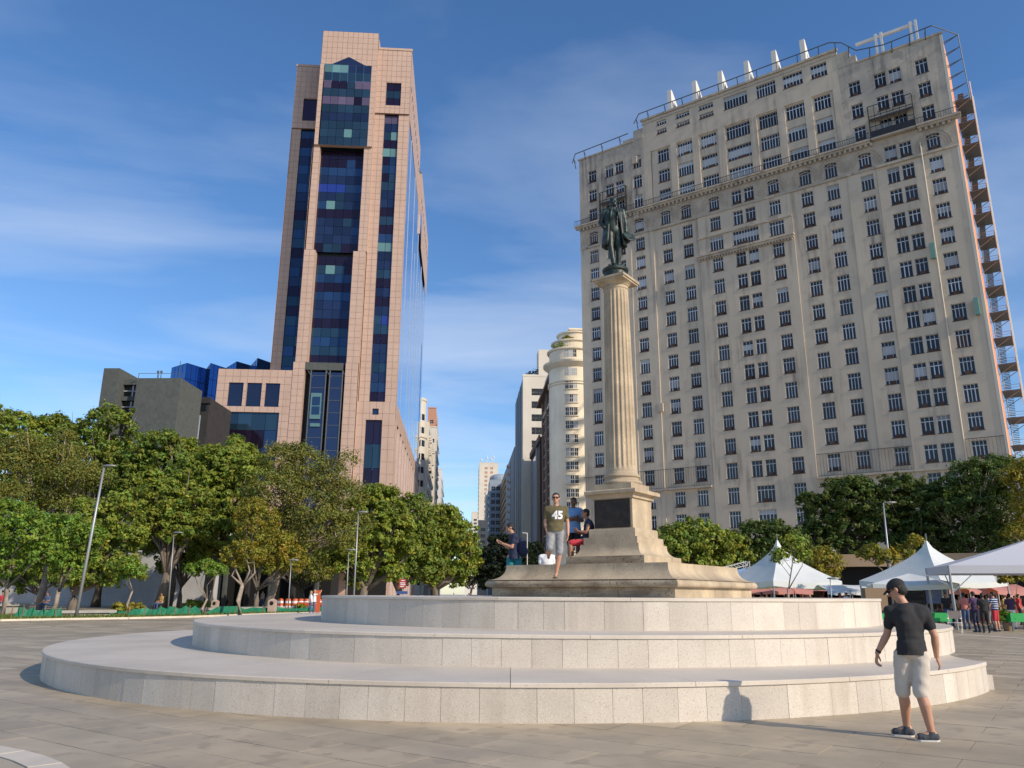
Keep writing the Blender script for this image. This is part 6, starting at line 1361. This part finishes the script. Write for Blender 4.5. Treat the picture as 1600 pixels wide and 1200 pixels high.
LY = 4.2; c4 = [(0, 0), (L_, 0), (L_, LY), (0, LY)]; rid = (L_ / 2, LY / 2)
for (x0, y0), (x1, y1) in zip(c4, c4[1:] + c4[:1]):
    vs = []; K = 10
    for i in range(K + 1):
        t = i / K; zz = zt + (ze - zt) * (t ** .82)
        for j in range(K + 1): s_ = j / K; x, y = x0 + (x1 - x0) * s_, y0 + (y1 - y0) * s_; vs.append((rid[0] + (x - rid[0]) * t, rid[1] + (y - rid[1]) * t, zz - .10 * math.sin(math.pi * s_) * t * (1 - t)))
    m.add(vs, [(i * (K + 1) + j, i * (K + 1) + j + 1, (i + 1) * (K + 1) + j + 1, (i + 1) * (K + 1) + j) for i in range(K) for j in range(K)]); m.quad((x0, y0, he), (x1, y1, he), (x1, y1, ze), (x0, y0, ze))
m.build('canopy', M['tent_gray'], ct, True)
for x, y in c4: l = MB(); l.bar((x + (.05 if x == 0 else -.05), y + .05, 0), (x, y, ze), .09); l.build('leg', M['metal'], ct)
l = MB(); l.bar((.05, .05, he - .6), (-1.8, -.2, he + .25), .03); l.bar((.05, .05, he - .9), (1.0, .05, he - .05), .04); l.bar((.05, .05, he - .9), (.05, 1.0, he - .05), .04); l.build('brace', M['metal'], ct)
# rows of market stalls
def stall(label, px0, px1, ytop, Y, mt, group, seed, back=False):
    rs = random.Random(seed); a, b_ = at(px0, ytop, Y), at(px1, ytop, Y); w = b_.x - a.x; e = empty('market_stall', (a.x, Y, 0), 0, label, 'stall', group); m = MB(); K = 10; zt = a.z; vs = []
    for i in range(K + 1):
        x = w * i / K; sg = .07 * math.sin(math.pi * i / K); vs += [(x, 0, zt - .62 - sg), (x, .02, zt - .42 - sg), (x, 1.5, zt - sg * .5), (x, 2.6, zt - .35)]
    m.add(vs, [(4 * i + k, 4 * i + 4 + k, 4 * i + 5 + k, 4 * i + 1 + k) for i in range(K) for k in range(3)]); m.build('awning', M[mt], e, True)
    for x in (.05, w - .05):
        l = MB(); l.bar((x, .05, 0), (x, .05, zt - .5), .05); l.build('leg', M['metal'], e)
    t = MB(); t.box(.1, w - .1, .3, 1.2, .75, .80); t.box(.1, w - .1, .3, .33, .1, .75); t.build('table', M['wood' if rs.random() < .5 else 'goods_red'], e)
    g_ = MB()
    for k in range(34):
        x, y = rs.uniform(.2, w - .2), rs.uniform(.35, 1.1); s_ = rs.uniform(.05, .14); g_.ball((x, y, .8 + s_ * .6), (s_, s_, s_ * rs.uniform(.6, 1.6)), 6, 4, rs.choice((0, 0, 1, 2)))
    for k in range(26):
        x, z = rs.uniform(.1, w - .1), rs.uniform(1.2, zt - .8); g_.box(x, x + rs.uniform(.1, .35), 1.5, 1.56, z, z + rs.uniform(.15, .5), rs.choice((0, 0, 0, 1, 2)))
    tag(g_.build('goods', [M['goods_red'], M['goods_yellow'], M['white_cloth']], e), kind='stuff')
    bk = MB(); bk.quad((0, 2.5, 0), (w, 2.5, 0), (w, 2.5, zt - .4), (0, 2.5, zt - .4)); bk.build('back_cloth', M['rust'], e)
SG = 'market stalls with white awnings'
for k, (a, b_, l_) in enumerate(((1172, 1205, 'stall under the left part of the leftmost pagoda tent'), (1206, 1240, 'stall under the middle of the leftmost pagoda tent'), (1241, 1292, 'stall under the right part of the leftmost pagoda tent'))): stall('red goods ' + l_, a, b_, 914, 60, 'pinkcloth', 'stalls inside the tents', 20 + k)
stall('market stall with white awning, first one right of the monument steps', 1292, 1328, 913, 52, 'tent', SG, 1); stall('market stall with white awning, second one right of the monument steps', 1329, 1368, 913, 52, 'tent', SG, 2); stall('short stall with white awning half behind the walking man', 1369, 1396, 913, 52, 'tent', SG, 3)
SP = 'market stalls with salmon awnings'
stall('stall with salmon awning left of the canopy post', 1475, 1512, 911, 50, 'pinkcloth', SP, 4); stall('stall with salmon awning behind the striped shirt person', 1513, 1556, 911, 49, 'pinkcloth', SP, 5); stall('stall with salmon awning at the right edge of the picture', 1557, 1612, 912, 48, 'pinkcloth', SP, 6)
tv = at(1462, 930, 46); e = empty('video_screen', (tv.x - .2, 46.5, 0), R(-4), 'blue lit screen under the low white tent', 'screen'); m = MB(); m.box(-.1, 1.2, 0, .06, 1.15, 2.0); m.build('panel', M['screen_blue'], e); m = MB(); m.box(-.15, 1.25, .061, .2, 1.1, 2.05); m.box(-.1, 1.2, .1, .4, .1, .8); m.bar((.5, .12, 0), (.5, .12, 1.1), .08); m.build('stand', M['blackiron'], e)
# stage truss with screen
o = at(1128, 912, 66); e = empty('stage_truss', (o.x, 66, 0), R(14), 'aluminium truss with a tilted blue screen behind the pedestal', 'stage'); m = MB()
def truss(a, b_, w=.36):
    a, b_ = Vector(a), Vector(b_); d = (b_ - a); up = Vector((0, 0, 1)) if abs(d.normalized().z) < .9 else Vector((1, 0, 0)); s_ = d.cross(up).normalized() * w / 2; u_ = s_.cross(d).normalized() * w / 2; c_ = [s_ + u_, s_ - u_, -s_ - u_, -s_ + u_]
    for c in c_: m.bar(a + c, b_ + c, .06)
    n = max(2, int(d.length / w)); 
    for i in range(n):
        p, q = a.lerp(b_, i / n), a.lerp(b_, (i + 1) / n)
        for k in range(4): m.bar(p + c_[k], q + c_[(k + 1) % 4], .035)
truss((2.35, 0, 0), (2.35, 0, 4.3)); truss((-.1, 0, 3.55), (2.3, 0, 4.1), .3); truss((-.1, 0, 1.6), (2.3, 0, 1.7), .25); m.bar((-.1, 0, 3.4), (-1.4, 0, 0), .07); m.bar((0, 0, 0), (0, 0, 3.4), .1); m.bar((2.4, 0, 4), (4.6, 1, .2), .03); m.build('truss', M['metal'], e)
m = MB(); m.add([(.1, -.2, 1.9), (2.1, -.2, 1.95), (2.1, -.2, 3.75), (.1, -.2, 3.3), (.1, -.12, 1.9), (2.1, -.12, 1.95), (2.1, -.12, 3.75), (.1, -.12, 3.3)], [(0, 1, 2, 3), (7, 6, 5, 4), (0, 3, 7, 4), (3, 2, 6, 7), (2, 1, 5, 6), (1, 0, 4, 5)]); m.build('screen', M['stage_screen'], e)
# market visitors
GM = 'visitors at the market'
def crowd_person(label, px, Y, shirt, shorts, skin, face, sc=1.0, trousers=False, z=0, **kw):
    p = at(px, 930, Y); J = pose(elL=(-.24, .05, 1.14), wrL=(-.16, .2, 1.0), haL=(-.12, .27, .98))
    figure('person', label, Vector((p.x, Y, z)), R(face), J, skin, shirt, shorts, 'shoe_canvas', kw.pop('hair', 'hair_black'), .022, sc, 0, 0, R(-10), GM, trousers=trousers, detail=False, cloth_vox=.022, **kw)
crowd_person('person in dark clothes with white shoes, left one of the pair beside the canopy post', 1520, 36.5, 'purple_cloth', 'navy_cloth', 'skin_tan', 20, 1.02, True)
crowd_person('person in black clothes with white shoes, right one of the pair beside the canopy post', 1534, 36.0, 'black_cotton', 'black_cotton', 'skin_dark', -15, .98, True)
crowd_person('person in striped navy shirt and red shorts at the market', 1551, 37.2, 'navy_cloth', 'red_cloth', 'skin_light', 30, 1.02)
e_ = [o for o in col.objects if o.name.startswith('person')][-1]; sh_ = [c for c in e_.children if c.name.startswith('shirt')][0]
M['stripes'] = M['navy_cloth'].copy(); nt = M['stripes'].node_tree; wv = nt.nodes.new('ShaderNodeTexWave'); wv.bands_direction = 'Z'; wv.inputs['Scale'].default_value = 3.2; tc_ = nt.nodes.new('ShaderNodeTexCoord'); rp = nt.nodes.new('ShaderNodeValToRGB'); rp.color_ramp.elements[0].position = .62; rp.color_ramp.elements[0].color = (.018, .03, .09, 1); rp.color_ramp.elements[1].position = .75; rp.color_ramp.elements[1].color = (.45, .5, .6, 1)
nt.links.new(tc_.outputs['Object'], wv.inputs['Vector']); nt.links.new(wv.outputs['Fac'], rp.inputs[0]); nt.links.new(rp.outputs[0], nt.nodes['Principled BSDF'].inputs['Base Color']); sh_.data.materials[0] = M['stripes']
crowd_person('person in salmon shirt seen from behind between the canopy post and the dark pair', 1505, 40, 'pink_cloth', 'denim', 'skin_tan', 0, 1.0, True)
crowd_person('person in grey-blue top beside the striped shirt person', 1543, 39, 'denim', 'grey_check', 'skin_light', 10, .96, True)
crowd_person('person in dark top and white trousers near the right green table', 1576, 40.5, 'purple_cloth', 'white_cloth', 'skin_light', -30, .98, True)
crowd_person('person in dark shirt standing beside the blue screen', 1477, 42, 'black_cotton', 'denim', 'skin_tan', 160, 1.0, True)
crowd_person('person with patterned light top left of the canopy post', 1487, 43, 'grey_check', 'navy_cloth', 'skin_light', 190, .97, True, hair='hair_brown')
for k, (px, Y, a_, b_) in enumerate(((1312, 50.5, 'red_cloth', 'denim'), (1322, 51, 'white_cloth', 'denim'), (1356, 50.6, 'navy_cloth', 'denim'), (1590, 46, 'red_cloth', 'navy_cloth'), (1567, 47, 'goods_yellow', 'navy_cloth'), (1376, 50, 'pink_cloth', 'denim'), (1253, 58.5, 'red_cloth', 'denim'), (1190, 58.5, 'pink_cloth', 'denim'), (1228, 58.4, 'navy_cloth', 'denim'))):
    crowd_person(['shopper in red between the first two white stalls', 'shopper in white at the second white stall', 'shopper in navy right of the steps under the second white awning', 'shopper in red at the right edge stall', 'shopper in yellow at the last salmon stall', 'shopper in pink half hidden behind the walking man', 'visitor in red under the right side of the leftmost pagoda tent', 'visitor in pink under the left side of the leftmost pagoda tent', 'visitor in navy under the middle of the leftmost pagoda tent'][k], px, Y, a_, b_, random.choice(('skin_light', 'skin_tan', 'skin_dark')), random.uniform(0, 360), random.uniform(.93, 1.03), True)
SIT = dict(pelvis=(0, 0, .50), chest=(0, .0, .82), neck=(0, 0, 1.0), head=(0, .03, 1.14), shL=(-.17, 0, .94), shR=(.17, 0, .94), elL=(-.22, .05, .68), elR=(.22, .05, .68), wrL=(-.12, .25, .62), wrR=(.12, .25, .62), haL=(-.10, .33, .60), haR=(.1, .33, .6), hiL=(-.09, .02, .50), hiR=(.09, .02, .50), knL=(-.12, .42, .48), knR=(.12, .42, .48), anL=(-.12, .40, .09), anR=(.12, .40, .09), toL=(-.12, .54, .04), toR=(.12, .54, .04))
p = at(1349, 930, 40); e_ = figure('person', 'seated person in white top on a bench right of the steps', Vector((p.x, 40, 0)), R(20), SIT, 'skin_tan', 'white_cloth', 'denim', 'shoe_canvas', 'hair_black', .02, 1.0, 0, 0, 0, GM, trousers=True, detail=False, cloth_vox=.02)
p2 = at(1360, 930, 40.3); figure('person', 'seated person in grey top on the bench, next to the one in white', Vector((p2.x, 40.3, 0)), R(-10), SIT, 'skin_light', 'grey_check', 'navy_cloth', 'shoe_canvas', 'hair_brown', .02, 1.0, 0, 0, 0, GM, trousers=True, detail=False, cloth_vox=.02)
m = MB(); m.box(-.6, 1.2, -.25, .25, .36, .42); [m.box(x, x + .06, -.2, .2, 0, .36) for x in (-.5, 1.0)]; o_ = m.build('bench', M['wood'], loc=(p.x, 40, 0)); tag(o_, 'low wooden bench under the two seated people', 'bench')
def table(label, px, Y, w, mt='green_plastic'):
    p = at(px, 930, Y); e = empty('market_table', (p.x, Y, 0), 0, label, 'table', 'green covered tables'); m = MB(); m.box(-w / 2, w / 2, -.4, .4, .42, .80); m.build('table_cover', M[mt], e)
    for x in (-w / 2 + .08, w / 2 - .08): l = MB(); l.box(x - .03, x + .03, -.35, -.29, 0, .42); l.box(x - .03, x + .03, .29, .35, 0, .42); l.build('leg', M['metal_dk'], e)
table('green cloth covered table left of the walking man', 1378, 36, 1.05); table('green covered table among plants at the right edge', 1584, 38, 1.1); table('green table half hidden right of the walking man', 1462, 38, .8)
p = at(1486, 930, 35.5); e = empty('folding_chair', (p.x, 35.5, 0), R(-35), 'white folding chair beside the canopy post', 'chair'); m = MB()
for x in (-.25, .25): m.bar((x, -.25, 0), (x, .25, .45), .03); m.bar((x, .25, 0), (x, -.25, .45), .03); m.bar((x, -.25, .62), (x, .22, .62), .03); m.bar((x, .22, .40), (x, .30, .95), .03)
m.build('frame', M['white'], e); m = MB(); m.box(-.25, .25, -.22, .22, .43, .45); m.build('seat', M['white'], e); m = MB(); m.box(-.25, .25, .26, .28, .6, .93); m.build('backrest', M['bin_beige'], e)
p = at(1377, 930, 37); m = MB(); m.box(-.5, .5, 0, .05, .9, 1.9); m.box(-.45, -.4, .05, .5, 0, 1.9); m.box(.4, .45, .05, .5, 0, 1.9); o_ = m.build('display_board', M['wood'], loc=(p.x, 37.5, 0)); tag(o_, 'brownish picture board behind the left green table', 'board')
p = at(1567, 930, 38); t = empty('potted_plant', (p.x, 38, 0), 0, 'leafy plant in a brown pot left of the right green table', 'plant'); m = MB(); m.lathe([(.14, 0), (.22, .35), (.24, .38)], n=14); m.build('pot', M['wood'], t); link('foliage', crown_mesh('foliage', [(0, 0, .6, .32)], 260, .2, 99, 'leaf_lt', .15, 10), t)
p = at(1448, 930, 33); 
# ============================================================ street furniture
def lamp(label, base, top, w, arm=0, seed=0, double=False, gname='slim lamp posts', zbase=None, Y=None):
    b_ = gnd(*base) if Y is None else Vector((at(base[0], 930, Y).x, Y, 0)); t_ = at(top[0], top[1], b_.y); e = empty('lamp_post', b_, 0, label, 'lamp post', gname); m = MB(); tp = Vector((t_.x - b_.x, 0, t_.z)); m.tube([(0, 0, 0), tp * .5, tp], [w, w * .8, w * .55], 10); m.build('pole', M['metal'], e, True)
    m = MB(); ax = tp + Vector((arm, 0, .05)); m.bar(tp, ax, .05); m.ball(ax + Vector((.22 if arm >= 0 else -.22, 0, 0)), (.42, .2, .07), 12, 6); m.build('lamp_head', M['metal'], e, True)
lamp('tall slightly leaning lamp post standing on the plaza at the left', (118, 968), (163, 729), .10, .1)
lamp('lamp post with small head between the white wall and its young tree', (262, 957), (272, 833), .06, .1); lamp('lamp post in front of the ficus trees left of the avenue', (553, 945), (560, 801), .075, .15, Y=62)
lamp('plain pole left of the tower entrance', (452, 950), (455, 876), .05, 0, Y=64); lamp('thin pole just left of the ficus lamp post', (542, 945), (545, 860), .05, 0, Y=66)
lamp('tall lamp post with short arm rising behind the walking man', (1394, 945), (1380, 786), .085, .35, Y=57); lamp('shorter lamp post right of the leftmost pagoda tent', (1310, 945), (1305, 861), .06, -.15, Y=62); lamp('thin pole between the first pagoda tent and the white awnings', (1298, 945), (1297, 905), .04, 0, Y=48)
def bin_(label, px, py, h, w):
    p = gnd(px, py); e = empty('litter_bin', p, 0, label, 'litter bin', 'litter bins'); m = MB(); m.prism([(-w, -w), (w, -w), (w, w), (-w, w)], 0, h * .86); m.add([(-w * 1.08, -w * 1.08, h * .86), (w * 1.08, -w * 1.08, h * .86), (w * 1.08, w * 1.08, h * .86), (-w * 1.08, w * 1.08, h * .86), (-w * .25, -w * .25, h), (w * .25, -w * .25, h), (w * .25, w * .25, h), (-w * .25, w * .25, h)], [(0, 1, 5, 4), (1, 2, 6, 5), (2, 3, 7, 6), (3, 0, 4, 7), (4, 5, 6, 7), (0, 3, 2, 1)]); m.build('bin_body', M['bin_beige'], e)
    m = MB(); m.lathe([(w * .55, 0), (w * .55, .015)], n=14); o = m.build('bin_opening', M['hole_black'], e); o.rotation_euler = (R(90), 0, 0); o.location = (0, -w - .005, h * .70)
bin_('beige concrete litter bin in front of the orange drums', 424.5, 959.5, 1.12, .27); bin_('beige litter bin in the shade near the white pillar', 335, 957, 1.0, .24)
for k, px in enumerate((439, 451, 462, 471, 480, 500, 509)):
    p = at(px, 930, 68); z = 0; e = empty('traffic_drum', Vector((p.x, 68, 0)), 0, 'orange and white plastic traffic drum, %s' % ('leftmost in its row', 'second from the left', 'third from the left', 'fourth from the left', 'fifth, left of the two women', 'right of the two women', 'last before the steps')[k], 'traffic drum', 'orange traffic drums'); m = MB(); m.lathe([(.30, 0), (.29, .3)], n=16); m.lathe([(.26, .5), (.25, .72)], n=16); m.lathe([(.24, .9), (.22, 1.05), (.1, 1.1)], n=16); m.build('drum_body', M['orange_plastic'], e)
    m = MB(); m.lathe([(.285, .3), (.265, .5)], n=16); m.lathe([(.25, .72), (.24, .9)], n=16); m.build('white_band', M['white_cloth'], e)
p = at(465, 930, 67.5); e = empty('plastic_barrier', (p.x, 67.5, 0), 0, 'orange plastic barrier rail linking the drums', 'barrier'); m = MB(); m.box(0, 3.0, -.03, .03, .55, .8); m.build('rail', M['orange_plastic'], e); m = MB(); m.box(.1, .16, -.2, .2, 0, .8); m.box(2.7, 2.76, -.2, .2, 0, .8); m.build('foot', M['orange_plastic'], e)
p = at(495, 930, 61); m = MB(); m.box(-.16, .16, -.05, .05, .0, 1.75); o_ = m.build('orange_panel', M['orange_plastic'], loc=(p.x, 61.5, 0)); tag(o_, 'upright orange plastic panel behind the two women', 'panel')
GS = 'people strolling on the left'
W1, W2 = at(486, 930, 56), at(491.5, 930, 56.6)
figure('person', 'woman in white top and jeans, left one of the pair by the drums', Vector((W1.x, 56, 0)), R(-70), pose(), 'skin_light', 'white_cloth', 'denim', 'shoe_canvas', 'hair_fair', .02, .98, 0, 0, 0, GS, trousers=True, detail=False, cloth_vox=.02, hairstyle='long')
figure('person', 'fair haired person in white raising one arm, beside the woman by the orange drums', Vector((W2.x, 56.6, 0)), R(-80), pose(elR=(.2, .28, 1.42), wrR=(.16, .42, 1.58), haR=(.14, .46, 1.68)), 'skin_light', 'white_cloth', 'denim', 'shoe_canvas', 'hair_fair', .02, 1.03, 0, 0, 0, GS, trousers=True, detail=False, cloth_vox=.02)
for k, (px, Y, a_) in enumerate(((400.5, 84, 'white_cloth'), (410.5, 85, 'bin_beige'))):
    p = at(px, 930, Y); figure('person', ['distant person in white top walking in the shade near the pale trunk', 'distant person in beige top right of the one in white'][k], Vector((p.x, Y, 0)), R(160), pose(), 'skin_light', a_, 'denim', 'shoe_canvas', 'hair_brown', .025, 1.0, 0, 0, 0, GS, trousers=True, detail=False, cloth_vox=.025)
for k, (px, py, Y, a_, l_) in enumerate(((253, 955, 62, 'goods_yellow', 'seated person in yellow and brown at the foot of the dark leaning trunk'), (75, 957, 57, 'denim', 'person crouching in the shade by the bent young tree'), (5, 960, 60, 'red_cloth', 'person in red at the left edge behind the young tree'))):
    p = at(px, 930, Y); figure('person', l_, Vector((p.x, Y, .25)), R(150 + 20 * k), SIT, 'skin_tan', a_, 'denim', 'shoe_canvas', 'hair_black', .024, 1.0, 0, 0, 0, GS, trousers=True, detail=False, cloth_vox=.024)
# street signs, bollards, far cars in the avenue mouth
p = at(628.5, 930, 70); e = empty('street_sign', (p.x, 70, 0), 0, 'red sign with white marks above a small blue plate, below the ficus trees', 'sign'); m = MB(); m.bar((0, 0, 0), (0, 0, 2.9), .07); m.build('post', M['metal'], e); m = MB(); m.box(-.30, .30, -.06, -.02, 2.0, 2.75); m.build('red_plate', M['red_plastic'], e); m = MB()
for z, a_, b_ in ((2.6, -.12, .18), (2.4, -.22, .22), (2.25, -.18, .24), (2.1, -.22, .12)): m.box(a_, b_, -.066, -.062, z, z + .07)
m.build('lettering', M['white_cloth'], e); m = MB(); m.box(-.5, .45, -.05, -.02, 1.5, 1.75); m.build('blue_plate', M['sign_blue'], e)
for k, px in enumerate((570, 709, 732)):
    p = at(px, 930, 75 + 3 * k); m = MB(); m.lathe([(.12, 0), (.12, .95), (.13, 1.0), (.05, 1.3), (.05, 1.65)], n=12); o_ = m.build('bollard', M['metal'], loc=(p.x, 75 + 3 * k, 0)); tag(o_, 'pale metal bollard %s' % ('by the tower entrance', 'left of the avenue mouth', 'at the avenue mouth')[k], 'bollard', 'bollards along the kerb')
def car(label, px, Y, mt, rz=0):
    p = at(px, 930, Y); e = empty('parked_car', (p.x, Y, 0), R(rz), label, 'car', 'cars in the avenue'); m = MB(); pr = [(-2.1, .35), (-2.1, .85), (-1.3, .98), (-.8, 1.42), (.9, 1.45), (1.5, 1.0), (2.1, .9), (2.15, .35)]; vs = [(-.85, y, z) for y, z in pr] + [(.85, y, z) for y, z in pr]; n = len(pr); m.add(vs, [(i, (i + 1) % n, n + (i + 1) % n, n + i) for i in range(n)] + [tuple(range(n - 1, -1, -1)), tuple(range(n, 2 * n))]); m.build('body', M[mt], e)
    m = MB(); m.box(-.87, .87, -.75, .85, 1.02, 1.36); m.add([(-.7, -1.26, 1.0), (.7, -1.26, 1.0), (.65, -.85, 1.38), (-.65, -.85, 1.38)], [(0, 1, 2, 3)]); m.build('windows', M['glassdk'], e)
    for x in (-.86, .7):
        for y in (-1.3, 1.35): m = MB(); m.tube([(x, y, .32), (x + .16, y, .32)], .32, 14); m.build('wheel', M['hole_black'], e)
    for x in (-.7, .45): m = MB(); m.box(x, x + .25, -2.13, -2.09, .65, .8); m.build('taillight', M['red_plastic'], e)
car('dark car with red tail lamps waiting at the avenue mouth, left of the monument', 746, 82, 'blackiron'); car('grey car farther up the avenue behind the dark trees', 738, 120, 'metal'); car('dark parked car in the shade right behind the pedestal corner', 762, 74, 'navy_cloth', 90)
pw = MB(); p = at(824, 881, 22.6); q_ = at(824, 833, 22.6); pw.bar((0, 0, 0), (q_.x - p.x, 0, q_.z - H3), .022); pw.bar((q_.x - p.x, 0, q_.z - H3), (q_.x - p.x - .14, 0, q_.z - H3 + .01), .018); o_ = pw.build('wire_pole', M['white'], loc=(p.x, 22.6, H3)); tag(o_, 'thin white pole standing on the top tier left of the olive shirt man', 'pole')
